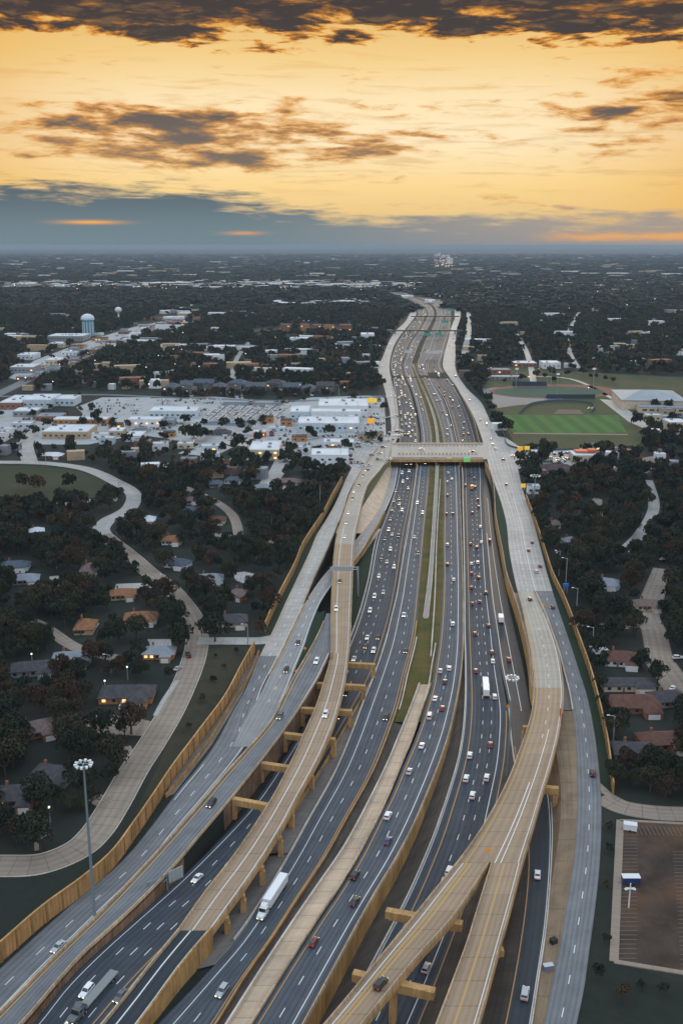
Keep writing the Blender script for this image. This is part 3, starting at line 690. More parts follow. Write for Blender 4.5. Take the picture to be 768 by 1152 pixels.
mb = MB(); e = C3.edge(1, 520, 1230); mb.ribbon([Vector((p.x, p.y, -0.02)) for p in e], C4.edge(0, 520, 1230, -0.03))
tag(mb.build('dirt_verge', DIRT), 'dark dirt strip below the tan wall of the raised lanes', kind='structure')
mb = MB(); mb.ribbon([C4.pt(y, 1, -0.03) for y in C4.ys(796, 1230)], [DX.pt(y, 0, -0.03) for y in C4.ys(796, 1230)])
tag(mb.build('verge', DIRT), 'dark gore between the outbound lanes and the exit lane', kind='structure')
mb = MB(); ys_ = TR.ys(800, 1160)
mb.ribbon([TR.pt(y, 1, 0.07) for y in ys_], [EE.pt(y, 0, -0.02) for y in ys_])
mb.ribbon([DX.pt(min(1160, y + 2), 1, -0.02) for y in ys_], [TR.pt(y, 1, 0.07) for y in ys_])
tag(mb.build('verge', TANV), 'tan bare verge between the exit lane and the right frontage road', kind='structure')
ys_ = TR.ys(667, 799)
mb = MB(); mb.ribbon([TR.pt(y, 0.5, 0.06) for y in ys_], [EE.pt(y, 0, -0.08) for y in ys_])
tag(mb.build('verge', VERGE), 'concrete apron under the right flyover', kind='structure')
occ_poly([(600, 700), (622, 700), (648, 800), (648, 960), (612, 1160), (590, 1160), (618, 960), (600, 800)])
occ_poly([(284, 728), (292, 735), (186, 900), (100, 985), (0, 1062), (-60, 1115), (-60, 1010), (60, 992), (112, 968), (150, 925), (165, 902), (222, 800), (240, 740)])
occ_poly([(-60, 984), (0, 984), (60, 978), (105, 958), (132, 928), (160, 885), (170, 905), (100, 990), (100, 1018), (0, 1096), (-60, 1150)])
occ_poly([(560, 1150), (650, 1150), (640, 1250), (540, 1250)])
# tan slope beside the exit ramp and the grass in the cutting
ys_ = BX.ys(522, 600)
mb = MB(); mb.ribbon([TL.pt(y, 0, 0.1) for y in ys_], [BX.pt(y, 0, 0.0) for y in ys_])
tag(mb.build('slope_paving', simple('slope concrete', (0.52, 0.40, 0.29), 0.85, var=0.15, scale=0.2)), 'pale tan paved slope from the frontage grass down to the exit ramp', kind='structure')
ys_ = C1.ys(585, 735)
mb = MB(); mb.ribbon([BX.pt(y, 1, -0.1).xy.to_3d() + Vector((0, 0, 0.05)) if y < 632 else FL.pt(y, 0.4).xy.to_3d() + Vector((0, 0, 0.05)) for y in ys_], C1.edge(0, 585, 735, 0.05))
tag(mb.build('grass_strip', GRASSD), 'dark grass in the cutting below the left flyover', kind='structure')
sheet('grass_strip', [(434, 522), (438, 521), (407, 571), (402, 574), (403, 565), (410, 548), (420, 533)], GRASS, GZ + 0.12, 'green verge beside the left frontage road at the overpass')
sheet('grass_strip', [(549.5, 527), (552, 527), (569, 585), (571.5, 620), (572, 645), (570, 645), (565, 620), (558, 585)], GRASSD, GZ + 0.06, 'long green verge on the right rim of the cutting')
sheet('grass_strip', [(361, 688), (366, 687), (354, 722), (336, 755), (321, 783), (323, 778), (338, 740), (350, 705)], GRASSD, GZ + 0.1, 'grass wedge between the exit ramp and the left flyover branch')
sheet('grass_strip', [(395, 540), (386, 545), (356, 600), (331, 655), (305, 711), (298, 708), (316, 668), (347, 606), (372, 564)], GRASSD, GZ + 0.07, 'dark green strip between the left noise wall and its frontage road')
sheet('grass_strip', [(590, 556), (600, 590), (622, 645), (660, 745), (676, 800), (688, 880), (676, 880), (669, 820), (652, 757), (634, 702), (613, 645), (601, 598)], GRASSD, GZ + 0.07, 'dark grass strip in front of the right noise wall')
sheet('grass_strip', [(676, 930), (694, 925), (690, 1000), (686, 1080), (780, 1110), (780, 1250), (634, 1250), (649, 1152), (670, 1017), (675.5, 972)], GRASSK, GZ + 0.05, 'dark open grass around the brown car park')
sheet('grass_strip', [(222, 760), (232, 730), (284, 728), (262, 762), (225, 825), (190, 880), (165, 905), (150, 918), (175, 868)], ground_mat('worn bank', (0.026, 0.032, 0.021), (0.044, 0.044, 0.027), (0.058, 0.046, 0.030), 0.03, 0.16), GZ + 0.05, 'mown bank between the residential street and the left noise wall')
sheet('grass_strip', [(-60, 1000), (0, 990), (60, 984), (100, 968), (112, 965), (80, 1000), (30, 1038), (-80, 1120)], GRASSK, GZ + 0.05, 'dark grass outside the bend at the noise wall foot')
sheet('slab', [(286, 737), (292, 738), (272, 782), (238, 838), (196, 893), (186, 897), (198, 868), (250, 792)], VERGE, GZ + 0.06, 'concrete slab strip between the noise wall and the low tan wall')

# ------------------------------------------------------------------ barriers and retaining walls
def barrier(name, pts, w, h, mat, label, cat='barrier', base=-0.1, group=None, wt_=None):
    mb = MB(); sweep(mb, pts, w, h, base=base, wt_=wt_)
    return tag(mb.build(name, mat), label, cat, group)
def retaining(road, f, y0, y1, zb, mat, label, h=0.9, w=0.5, side=1, cat='retaining wall'):
    pts = road.edge(f, y0, y1)
    pts = offset(pts, side * w / 2)
    t = thing('retaining_wall', label=label, cat=cat)
    mb = MB(); sweep(mb, pts, w, 0.0, base=[zb(p) if callable(zb) else zb for p in pts]); mb.build('wall_face', mat, t)
    mb = MB(); sweep(mb, pts, w + 0.16, h, base=0.0, wt_=0.3); mb.build('parapet', PARA, t)
    return t
retaining(C3, 1, 520, 1230, -0.3, RETW, 'long tan retaining wall carrying the raised outbound lanes', side=-1)
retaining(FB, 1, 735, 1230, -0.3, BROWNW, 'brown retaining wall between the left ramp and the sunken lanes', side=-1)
retaining(TL, 0.5, 500, 521, -0.3, RETW, 'short tan retaining wall left of the overpass mouth', h=0.8)
retaining(TR, 0.5, 520, 800, -0.3, RETW, 'pale tan retaining wall on the right rim of the cutting', h=0.9, side=-1)
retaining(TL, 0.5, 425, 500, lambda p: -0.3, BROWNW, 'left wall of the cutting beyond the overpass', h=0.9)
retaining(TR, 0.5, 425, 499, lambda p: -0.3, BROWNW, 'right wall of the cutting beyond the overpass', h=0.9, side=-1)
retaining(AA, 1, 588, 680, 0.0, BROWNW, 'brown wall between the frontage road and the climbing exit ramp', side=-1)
barrier('barrier', AA.edge(1.03, 680, 760), 0.5, 0.8, PARA, 'tan barrier where the exit ramp joins the left frontage road')
barrier('barrier', FB.edge(-0.03, 783, 1230), 0.5, 0.9, PARA, 'tan concrete barrier between the left frontage road and the ramp lane')
barrier('barrier', C1.edge(1.0, 527, 735), 0.45, 0.9, PARAL, 'low barrier on the inner edge of the sunken oncoming lanes')
barrier('barrier', C2.edge(0.0, 500, 1060, off=-0.3), 0.5, 0.9, PARAL, 'pale barrier on the outer edge of the lorry carriageway', base=-2.2)
barrier('barrier', C2.edge(1.0, 700, 1230), 0.5, 0.9, YELL and simple('ochre barrier', (0.40, 0.22, 0.08), 0.8, var=0.2, scale=0.3), 'ochre barrier between the lorry carriageway and the dirt strip')
barrier('barrier', C1.edge(0.0, 600, 735), 0.5, 0.9, PARAL, 'pale barrier on the outer edge of the sunken lanes beside the grass')
barrier('barrier', C1.edge(1.0, 745, 960, off=0.6), 0.6, 1.3, TANW, 'tan low wall under the straddle bents of the left flyover')
barrier('barrier', C4.edge(0.0, 520, 1230), 0.45, 0.9, PARAL, 'pale barrier on the inner edge of the outbound lanes')
barrier('barrier', BX.edge(1.0, 575, 640), 0.4, 0.8, TANW, 'tan barrier on the outer edge of the climbing exit ramp', base=-3.0)
barrier('barrier', DX.edge(0.0, 797, 900, off=-0.2), 0.5, 0.9, PARAL, 'pale barrier at the nose of the exit lane')
barrier('barrier', EE.edge(-0.02, 668, 800), 0.5, 0.9, PARAL, 'pale barrier between the right flyover and its frontage road')
barrier('barrier', DX.edge(1.02, 905, 1165), 0.4, 0.8, PARAL, 'pale rail along the outer edge of the exit lane')
# two lines of barrier in the grass median
MR = Road([(410, 463, 465, 8.3), (430, 471, 473, 7.2), (450, 480, 482, 5.2), (470, 486.5, 489.5, 3.6), (500, 490.5, 494, 2.3), (525, 489.5, 493.5, 2.2), (560, 487.5, 492, 2.2), (600, 485, 489.5, 2.2), (650, 481, 486.5, 2.2), (696, 475, 482, 2.2)])
MR2 = Road([(540, 494.3, 495.5, 2.2), (600, 490.5, 492, 2.2), (675, 487.7, 489.6, 2.2), (740, 483, 485.6, 2.6)])
t = thing('median_barrier', label='broad double concrete barrier running down the grass median', cat='barrier')
for f in (0.12, 0.88):
    k = MB(); sweep(k, MR.edge(f), 0.6, 0.95, base=-0.3, wt_=0.4); k.build('barrier_wall', PARAL, t)
k = MB(); k.ribbon(MR.edge(0.2, dz=0.1), MR.edge(0.8, dz=0.1)); k.build('gutter', simple('gutter concrete', (0.36, 0.33, 0.29), 0.9), t)
barrier('barrier', MR2.edge(0.5), 0.9, 0.95, PARAL, 'thin concrete barrier in the grass beside the outbound lanes', wt_=0.5, base=-0.4)
barrier('barrier', C3.edge(-0.12, 725, 800), 0.5, 0.9, PARAL, 'short barrier where the grass median meets the slab', base=-1)
barrier('barrier', C2.edge(1.08, 718, 800), 0.5, 0.9, PARAL, 'pale barrier along the grass beside the lorry carriageway', base=-1)
LW = Road([(735, 291, 291.5, 8), (765, 278.5, 279, 8), (787, 264.5, 265, 8), (832, 237.5, 238, 8), (890, 193, 194, 8), (898, 186, 187, 8)])
barrier('low_wall', LW.edge(0.5), 0.5, 1.6, TANW, 'low tan wall between the noise wall and the frontage road', 'wall')

# noise walls with posts
def noise_wall(tab, h, label, n_step=6.0):
    rd = Road([(y, x, x + 0.5, GZ + h) for y, x in tab])
    pts = [Vector((p.x, p.y, GZ)) for p in rd.edge(0.5, step=4)]
    t = thing('noise_wall', label=label, cat='noise wall')
    mb = MB(); sweep(mb, pts, 0.3, h, base=-0.2); mb.build('panels', TANW, t)
    mb = MB(); sweep(mb, [p + Vector((0, 0, h)) for p in pts], 0.5, 0.25, base=0.003); mb.build('coping', BENT, t)
    pm = MB(); pm.box((0, 0, h / 2), (0.55, 0.75, h - 0.02)); pme = pm.mesh('post', TANP)
    rs = resample(pts, n_step)
    for a, b in list(zip(rs, rs[1:]))[:100]:
        place('post', pme, t, a, math.atan2((b - a).y, (b - a).x))
    return rd
W1 = noise_wall([(535, 385), (557, 372.5), (575, 363.5), (592, 352), (610, 340.5), (632, 331.5), (660, 317), (690, 302), (700, 298)], 5.0, 'tan panel noise wall beside the far left frontage road, above the side street')
W2 = noise_wall([(721, 286), (750, 270), (780, 254), (820, 224.5), (862, 193), (892, 173), (925, 150), (960, 123), (982, 98), (1017, 50), (1060, 0), (1110, -60)], 6.0, 'long tan panel noise wall between the bending street and the left frontage road')
W4 = noise_wall([(556, 591), (585, 602), (620, 613.5), (640, 620), (672, 635), (712, 650), (747, 662.5), (785, 673), (825, 682), (880, 689.5)], 4.5, 'tan noise wall in front of the dark trees right of the freeway')

# ------------------------------------------------------------------ flyovers
def deck(t, road, y0, y1, thick, para=(True, True), lines=(), mat=DECK, side=None):
    A, B = road.edge(0, y0, y1), road.edge(1, y0, y1)
    mb = MB(); mb.ribbon(A, B); mb.build('deck', mat, t)
    dn = Vector((0, 0, -thick)); A2 = [p + dn for p in offset(A, 0.0)]; B2 = [p + dn for p in B]
    g = MB(); g.ribbon(A, A2); g.ribbon(A2, B2); g.ribbon(B2, B); g.build('girder', side or BENT, t)
    for f, on in zip((0, 1), para):
        if on:
            k = MB(); sweep(k, road.edge(f, y0, y1, off=(-0.18 if f else 0.18)), 0.4, 1.05, base=-0.25, wt_=0.25); k.build('parapet', PARA, t)
    m = MB()
    for f, kind, ya, yb in lines:
        if max(y0, ya) >= min(y1, yb): continue
        stripe(m, road.edge(f, max(y0, ya), min(y1, yb), step=4), 0.28 if kind[0] == 'w' else 0.42 if kind[0] == 'y' else 0.24, 1 if kind[0] == 'y' else 0, DASH if kind == 'd' else None)
    if m.v: m.build('lane_markings', [WHITEL, simple('faded yellow paint', (0.50, 0.30, 0.09), 0.7)], t)
    road.occ()
t = thing('flyover', P(385, 650, GZ), label='tan concrete flyover curving over the sunken lanes on the left', cat='flyover')
t.location = (0, 0, 0)
deck(t, FL, 505, 612, 1.9, (True, True), [(0.12, 'y', 540, 612), (0.30, 'w', 590, 612), (0.88, 'w', 520, 612)], pave('pale tan deck', (0.37, 0.325, 0.275), 3, 0.75, joints=9, streak=0.08, patch=0.08, track=0.08))
deck(t, FL, 612, 1047, 1.9, (True, True), [(0.12, 'y', 612, 700), (0.30, 'w', 590, 735), (0.40, 'w', 735, 1047), (0.88, 'w', 520, 1047)])
def bent(t, pa, pb, ztop, cols=(1,), w=2.0, dep=2.0, zf=0.0):
    d_ = pb - pa; L_ = d_.length; rz = math.atan2(d_.y, d_.x); c = (pa + pb) / 2
    m = MB(); m.box((c.x, c.y, ztop - dep / 2), (L_, w, dep), rz); m.box((c.x, c.y, ztop - dep - 0.2), (L_ - 2.0, w - 0.2, 0.4), rz)
    o = m.build('bent_cap', BENT, t)
    for q in cols:
        p = pa + d_ * q
        k = MB(); k.box((p.x, p.y, (ztop - dep + zf) / 2 - 0.2), (1.7, 1.6, ztop - dep - zf - 0.4), rz); k.build('column', BENT, o)
FLY = t
for (xa, ya), (xb, yb) in (((352, 743), (422, 747)), ((338, 767), (411, 771)), ((338, 796), (396, 799)), ((318, 824), (377, 831)), ((291, 857), (352, 866)), ((260, 897), (330, 910))):
    z = 8.1
    a, b = P(xa, ya, z), P(xb, yb, z)
    bent(t, a, b, z, (0.04, 0.97))
for y in (935, 968, 1000, 1025):
    a, b = FL.pt(y, 0.05), FL.pt(y, 1.06); z = a.z - 1.9
    b = a + (b - a); bent(t, a, b, z, (0.95,), 1.6, 1.2)
for y in (655, 700):
    a, b = FL.pt(y, -0.02), FL.pt(y, 1.02); bent(t, a, b, a.z - 1.9, (0.3, 0.7), 1.8, 1.4)
# landing ramp at the near end of the left flyover
t = thing('landing_ramp', label='dark asphalt landing of the left flyover between yellow walls', cat='ramp')
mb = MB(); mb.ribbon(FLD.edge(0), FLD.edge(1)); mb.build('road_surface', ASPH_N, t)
m = MB(); stripe(m, FLD.edge(0.36), 0.38); stripe(m, FLD.edge(0.86), 0.3); m.build('lane_markings', WHITEL, t)
for f, q in ((0, -0.25), (1, 0.25)):
    e = FLD.edge(f, off=-q)
    k = MB(); sweep(k, e, 0.5, 1.0, base=[0.0 - 0.3] * len(e)); k.build('side_wall', RETW if f else PARA, t)
m = MB(); a, b = FL.pt(1047, 0, -1.9), FL.pt(1047, 1, -1.9)
d_ = b - a; m.box(((a.x + b.x) / 2, (a.y + b.y) / 2, 2.5), (d_.length, 0.8, 5.6), math.atan2(d_.y, d_.x)); m.build('abutment', BENT, t)
# left flyover's side branch coming down to the ramp lane
t = thing('flyover_branch', label='grey branch slipping off the left flyover towards the frontage road', cat='flyover')
deck(t, FB, 690, 1230, 0.9, (False, False), [(0.1, 'y', 735, 1230), (0.9, 'w', 735, 1230)], FRONT, BROWNW)
k = MB(); sweep(k, FB.edge(0, 700, 783), 0.4, 0.9, base=-0.6); k.build('parapet', PARA, t)
# right flyover
t = thing('flyover', label='wide tan flyover bending across the outbound lanes and forking in two', cat='flyover')
deck(t, RR, 665, 774, 2.0, (True, True), [(0.12, 'y', 690, 774), (0.52, 'd', 700, 774), (0.93, 'w', 690, 774)], pave('pale tan approach', (0.375, 0.335, 0.285), 3, 0.75, joints=9, streak=0.08, patch=0.08, track=0.09))
deck(t, RR, 774, 971, 2.0, (True, True), [(0.12, 'y', 690, 971), (0.66, 'w', 820, 971), (0.57, 'w', 880, 971), (0.52, 'd', 700, 830), (0.93, 'w', 690, 971)])
deck(t, RL, 971, 1230, 2.0, (True, True), [(0.17, 'w', 971, 1230), (0.30, 'y', 971, 1230), (0.42, 'y', 971, 1230)])
deck(t, RQ, 971, 1230, 2.0, (True, True), [(0.42, 'y', 971, 1230), (0.88, 'w', 971, 1230)])
def at15(x, y): return P(x, y, 12.9)
for (xa, ya), (xb, yb) in (((434, 1023), (520, 1038)), ((397, 1093), (489, 1114))):
    bent(t, at15(xa, ya), at15(xb, yb), 12.9, (0.5,), 2.2, 2.2, 0.4)
a, b = RR.pt(815, -0.03), RR.pt(815, 0.95); bent(t, P(588, 817, 11.2), P(628, 817, 11.2), 11.2, (0.04, 0.96), 1.8, 2.0, 0.5)
bent(t, P(590, 882, 12.4), P(628, 886, 12.4), 12.4, (0.92,), 2.0, 2.2, 1.0)
a, b = RQ.pt(1060, -0.05), RQ.pt(1060, 1.08); bent(t, a, b, 13, (0.5,), 2.0, 1.8, 0.4)
mb = MB(); e = RR.edge(0, 665, 790); sweep(mb, e, 0.7, -1.0, base=[7.6] * len(e)); mb.build('approach_wall', PARA, t)
e = RR.edge(1, 665, 800); mb = MB(); sweep(mb, e, 0.7, -1.0, base=[7.6] * len(e)); mb.build('approach_wall', PARA, t)
# orange marker at the fork of the flyover, and barrels
def diamond_sign(x, y, z, size, label, name='warning_sign', pole=2.2):
    p = P(x, y, z); t = thing(name, p, label=label, cat='sign')
    m = MB(); m.tube((0, 0, 0), (0, 0, pole), 0.09, 0.09); m.build('post', STEEL, t)
    q = size / 2; m = MB(); zc = pole + q * 0.9
    m.add([(0, -0.12, zc - q), (q, -0.12, zc), (0, -0.12, zc + q), (-q, -0.12, zc), (0, -0.07, zc - q), (q, -0.07, zc), (0, -0.07, zc + q), (-q, -0.07, zc)],
          [(0, 1, 2, 3), (7, 6, 5, 4), (0, 4, 5, 1), (1, 5, 6, 2), (2, 6, 7, 3), (3, 7, 4, 0)])
    m.build('panel', simple('sign orange', (0.85, 0.36, 0.03), 0.5), t)
diamond_sign(549, 963, 15.1, 1.9, 'orange diamond sign at the fork of the right flyover', pole=1.2)
diamond_sign(611, 684, 8.4, 1.9, 'orange diamond sign between the right flyover and its frontage road', pole=1.2)
diamond_sign(571, 799, 0.6, 1.9, 'orange diamond sign at the nose of the exit lane', pole=1.2)
for x, y, lab in ((343, 733, 'orange diamond sign on the grass wedge'), (333, 759, 'small orange sign at the tip of the grass wedge')):
    diamond_sign(x, y, GZ + 0.1, 1.5, lab, pole=1.0)
m = MB()
for i in range(7):
    m.tube((0, -i * 1.1, 0), (0, -i * 1.1, 1.0), 0.5, 0.45, 10)
tag(m.build('crash_cushion', simple('black drum plastic', (0.02, 0.02, 0.022), 0.6), loc=P(372.3, 736, 9.75)), 'black crash cushion at the split of the left flyover', 'crash cushion')
m = MB(); m.box((0, 0, 1.2), (0.25, 1.6, 2.4)); m.box((0, 0, 2.9), (0.3, 1.2, 1.0))
tag(m.build('marker_post', simple('red orange', (0.6, 0.09, 0.03), 0.5), loc=RR.pt(806, 0.95)), 'red orange marker on the outer parapet of the right flyover', 'marker')

# ------------------------------------------------------------------ the cross-street overpass
t = thing('overpass', label='wide concrete overpass carrying the cross street over the freeway', cat='bridge')
q0, q1 = P(434, 498, 8.35), P(549, 498, 8.35); q3, q2 = P(434.5, 516.5, 8.35), P(549.5, 516.5, 8.35)
m = MB(); m.ribbon([q0, q1], [q3, q2])
m.build('deck', pave('overpass paving', (0.40, 0.36, 0.32), 4, 0.75, joints=0, streak=0.1, patch=0.15, track=0.0), t)
yf, yb = q3.y, q0.y
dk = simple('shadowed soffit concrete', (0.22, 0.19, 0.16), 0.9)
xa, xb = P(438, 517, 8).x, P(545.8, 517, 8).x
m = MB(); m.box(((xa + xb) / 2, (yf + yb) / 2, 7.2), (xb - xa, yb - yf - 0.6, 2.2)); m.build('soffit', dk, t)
m = MB(); m.box(((xa + xb) / 2, yf - 0.2, 7.05), (xb - xa, 0.6, 2.5)); m.build('front_girder', BENT, t)
m = MB(); m.box(((xa + xb) / 2, yb + 0.2, 7.05), (xb - xa, 0.6, 2.5)); m.build('rear_girder', BENT, t)
for ypx, hh in ((500, 1.0), (515.8, 1.1)):
    a, b = P(441, ypx, 8.36), P(543, ypx, 8.36); m = MB(); sweep(m, [a, (a + b) / 2, b], 0.5, hh, base=-0.004); m.build('parapet', PARA, t)
for ypx in (501.6, 511.5):
    a, b = P(447, ypx, 8.36), P(537, ypx, 8.36)
    m = MB(); sweep(m, [a, (a + b) / 2, b], 1.6, 0.3, base=-0.004); m.build('raised_kerb', PARAL, t)
    pm = MB(); pm.box((0, 0, 0.9), (1.2, 1.0, 1.3)); pme = pm.mesh('pilaster', BENT)
    for i in range(22):
        p = a + (b - a) * ((i + 0.5) / 22); place('pilaster', pme, t, p + Vector((0, 0, 0.25)))
pm = MB(); pm.box((0, 0, 3), (1.3, 1.3, 6.4)); pme = pm.mesh('pier', BENT)
for xp in (468.5, 491, 518):
    for k in range(4): place('pier', pme, t, (P(xp, 517, 8).x, yf + 4 + (yb - yf - 8) * k / 3, 0))
occ_poly([(400, 488), (600, 488), (600, 530), (392, 530)])
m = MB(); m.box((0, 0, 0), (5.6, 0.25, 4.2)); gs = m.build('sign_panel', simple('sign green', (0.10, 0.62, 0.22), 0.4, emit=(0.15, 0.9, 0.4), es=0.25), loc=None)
gs.location = (P(526, 519, 8).x, yf - 0.9, 8.0); tag(gs, 'bright green exit sign hung on the overpass front', 'sign')
gs.name = 'exit_sign'
m = MB(); m.box((0, -0.16, -1.4), (5.0, 0.06, 0.9)); m.build('exit_plate', simple('sign yellow', (0.80, 0.75, 0.08), 0.4), gs)
m = MB()
for i, (w_, x_) in enumerate(((2.4, -0.9), (1.2, 1.4), (3.2, -0.3))): m.box((x_, -0.16, 1.3 - i * 0.85), (w_, 0.06, 0.4))
m.build('legend', WHITEL, gs)
m = MB(); m.box((0, 0, 0), (4.5, 0.25, 1.0)); o = m.build('sign_panel', simple('sign yellow', (0.80, 0.75, 0.08), 0.4)); o.location = (P(505, 517, 8).x, yf - 0.8, 9.6); tag(o, 'small yellow panel on the overpass parapet left of the green sign', 'sign'); o.name = 'yellow_sign'

# intersections, cross streets and lots at ground level
sheet('intersection', [(396, 490), (438, 491), (439, 497.8), (433.8, 498), (434, 517), (437, 519), (433, 523), (420, 530), (396, 526.5), (392, 523), (398, 508)], PALE, GZ + 0.12, 'pale junction left of the overpass')
sheet('intersection', [(549.2, 490), (568, 492), (583, 502), (590, 512), (586, 528), (575, 525), (550, 519)], PALE, GZ + 0.12, 'pale junction right of the overpass')

# ------------------------------------------------------------------ pale streets and lots of the business district (left)
lane('street', [(438, 507), (400, 509), (330, 505), (250, 497), (190, 487), (150, 484), (110, 484), (60, 476), (-20, 470)], 16, PALE, GZ + 0.14, 'pale main street crossing the business district', kerb=False)
sheet('parking_lot', [(300, 470), (326, 452), (350, 447), (415, 445), (432, 447), (434, 490), (400, 489), (392, 505), (300, 503), (282, 492)], LOTC, GZ + 0.05, 'pale concrete yards around the white dealership blocks', occ=True)
sheet('parking_lot', [(120, 478), (170, 448), (240, 446), (318, 452), (322, 458), (282, 491), (230, 500), (150, 488)], LOTC, GZ + 0.06, 'pale car yards around the white showroom')
sheet('parking_lot', [(222, 478), (252, 452), (322, 453), (283, 480)], LOTA, GZ + 0.10, 'blue grey dealership lot filled with rows of white cars')
sheet('parking_lot', [(86, 458), (115, 447), (170, 447), (158, 468), (100, 472)], LOTC, GZ + 0.08, 'pale car park beside the long white warehouse')
sheet('parking_lot', [(-60, 452), (0, 455), (60, 470), (120, 478), (150, 490), (100, 500), (40, 500), (40, 484), (-60, 480)], LOTC, GZ + 0.04, 'pale yards between the low brick blocks')
sheet('parking_lot', [(200, 510), (236, 496), (262, 503), (240, 514)], LOTC, GZ + 0.09, 'empty pale lot behind the oak clump')
sheet('parking_lot', [(262, 520), (280, 502), (390, 506), (395, 522), (348, 528), (345, 516), (318, 512)], LOTC, GZ + 0.07, 'pale yard around the cream block')
lane('street', [(322, 508), (312, 530), (300, 545)], 14, PALE, GZ + 0.15, 'wide pale driveway from the main street towards the trees', kerb=False)
lane('street', [(327, 455), (310, 468), (296, 482), (284, 496)], 15, PALE, GZ + 0.13, 'pale side street along the car rows', kerb=False)
sheet('parking_lot', [(10, 425), (40, 405), (75, 392), (110, 380), (150, 368), (200, 358), (215, 362), (160, 376), (110, 392), (70, 412), (30, 430)], LOTC, GZ + 0.05, 'pale strip of shops and yards along the diagonal road')
lane('street', [(-20, 452), (30, 428), (80, 403), (130, 384), (170, 370), (215, 352), (236, 338)], 18, FRONT, GZ + 0.18, 'diagonal road running past the water tower', kerb=False)
lane('street', [(0, 446), (110, 444), (190, 447), (330, 451), (430, 446)], 11, FRONT, GZ + 0.16, 'grey road between the apartment blocks and the car yards', kerb=False)

# ------------------------------------------------------------------ residential streets
ST = 'residential_street'
lane(ST, [(-40, 973), (0, 974), (45, 972), (85, 957), (108, 937), (128, 907), (150, 868), (170, 838), (190, 805), (205, 775), (217, 745), (222, 718), (216, 694), (202, 674), (188, 659), (168, 644), (150, 628), (130, 612), (116, 601)], 10.5, STREET, GZ + 0.12, 'pale residential street curving down along the left noise wall')
lane(ST, [(118, 604), (114, 595), (122, 585), (136, 578), (147, 570), (151, 558), (143, 549), (128, 541), (112, 533), (90, 526), (50, 521), (0, 520), (-40, 521)], 11, PALE, GZ + 0.10, 'pale street sweeping around the park edge')
lane(ST, [(34, 520), (30, 506), (30, 498), (38, 487), (50, 480)], 13, PALE, GZ + 0.14, 'pale road from the park towards the brick blocks')
lane(ST, [(-30, 577), (0, 574), (40, 570), (75, 567), (105, 563), (132, 562)], 8, PALE, GZ + 0.14, 'narrow pale street below the park')
lane(ST, [(222, 721), (250, 721), (290, 721), (310, 718)], 8, PALE, GZ + 0.13, 'short side street through the gap in the noise wall')
lane(ST, [(195, 662), (165, 659), (130, 660)], 8, PALE, GZ + 0.14, 'short cross street by the orange roofs')
lane('driveway', [(35, 660), (62, 661), (92, 658)], 9, PALE, GZ + 0.11, 'pale cul-de-sac among the dark trees', kerb=False)
lane('driveway', [(62, 660), (61, 648)], 5, PALE, GZ + 0.15, 'narrow drive off the cul-de-sac', kerb=False)
sheet('driveway', [(92, 812), (100, 806), (122, 803), (142, 806), (160, 809), (172, 812), (166, 828), (142, 827), (110, 825), (90, 820)], STREET, GZ + 0.09, 'rounded concrete drive in front of the dark-roofed house')
sheet('driveway', [(260, 645), (275, 643), (294, 647), (291, 651), (278, 658), (266, 653)], PALE, GZ + 0.07, 'bare concrete pad among trees left of the noise wall')
sheet('driveway', [(166, 719), (192, 719), (194, 730), (172, 732)], PALE, GZ + 0.07, 'pale drive of the house beside the street')
sheet('driveway', [(318, 545), (333, 545), (326, 556), (318, 560)], PALE, GZ + 0.07, 'drive beside the long pink house')
lane('driveway', [(104, 897), (112, 900), (120, 905)], 6, STREET, GZ + 0.14, 'short drive on the outside of the bend', kerb=False)
lane('driveway', [(140, 840), (145, 850), (152, 853)], 5, STREET, GZ + 0.14, 'small drive above the bend', kerb=False)
lane('path', [(42, 957), (43, 945), (55, 938)], 1.6, STREET, GZ + 0.13, 'thin footpath on the dark lawn', kerb=False, occ=False)
lane('pavement', [(200, 765), (186, 785), (175, 805)], 2.2, PALE, GZ + 0.15, 'pale pavement edge above the rounded drive', kerb=False, occ=False)
lane('driveway', [(742, 745), (735, 710), (728, 690), (738, 660), (746, 640)], 12, STREET, GZ + 0.08, 'dim drive curving among the trees on the right', kerb=False)
lane('driveway', [(742, 745), (760, 770), (775, 790)], 14, STREET, GZ + 0.09, 'dim street at the right edge of the view', kerb=False)
sheet('driveway', [(624, 621), (636, 617), (648, 616), (642, 624), (630, 625)], PALE, GZ + 0.07, 'pale drive behind the right noise wall')
sheet('driveway', [(660, 566), (668, 560), (677, 562), (676, 572), (679, 585), (674, 584), (670, 574), (660, 571)], STREET, GZ + 0.07, 'pale yard deep in the right trees')
sheet('driveway', [(722, 515), (734, 513), (738, 522), (728, 532), (721, 532)], STREET, GZ + 0.07, 'pale gap in the trees below the school')
lane('driveway', [(676, 896), (700, 908), (735, 914), (775, 916)], 9, STREET, GZ + 0.11, 'side street meeting the right frontage road above the car park', kerb=False)
sheet('pavement', [(672, 878), (676, 882), (694, 898), (690, 899), (676, 892)], STREET, GZ + 0.13, 'concrete corner of the right side street')
sheet('park_lawn', [(-40, 527), (0, 524), (50, 524.5), (90, 530), (118, 540), (135, 552), (126, 560), (100, 560), (60, 564), (0, 570.5), (-40, 573)], GRASSP, GZ + 0.06, 'olive park lawn inside the curved street', occ=False)
occ_poly([(-40, 527), (0, 524), (50, 524.5), (90, 530), (118, 540), (135, 552), (126, 560), (100, 560), (60, 564), (0, 570.5), (-40, 573)])

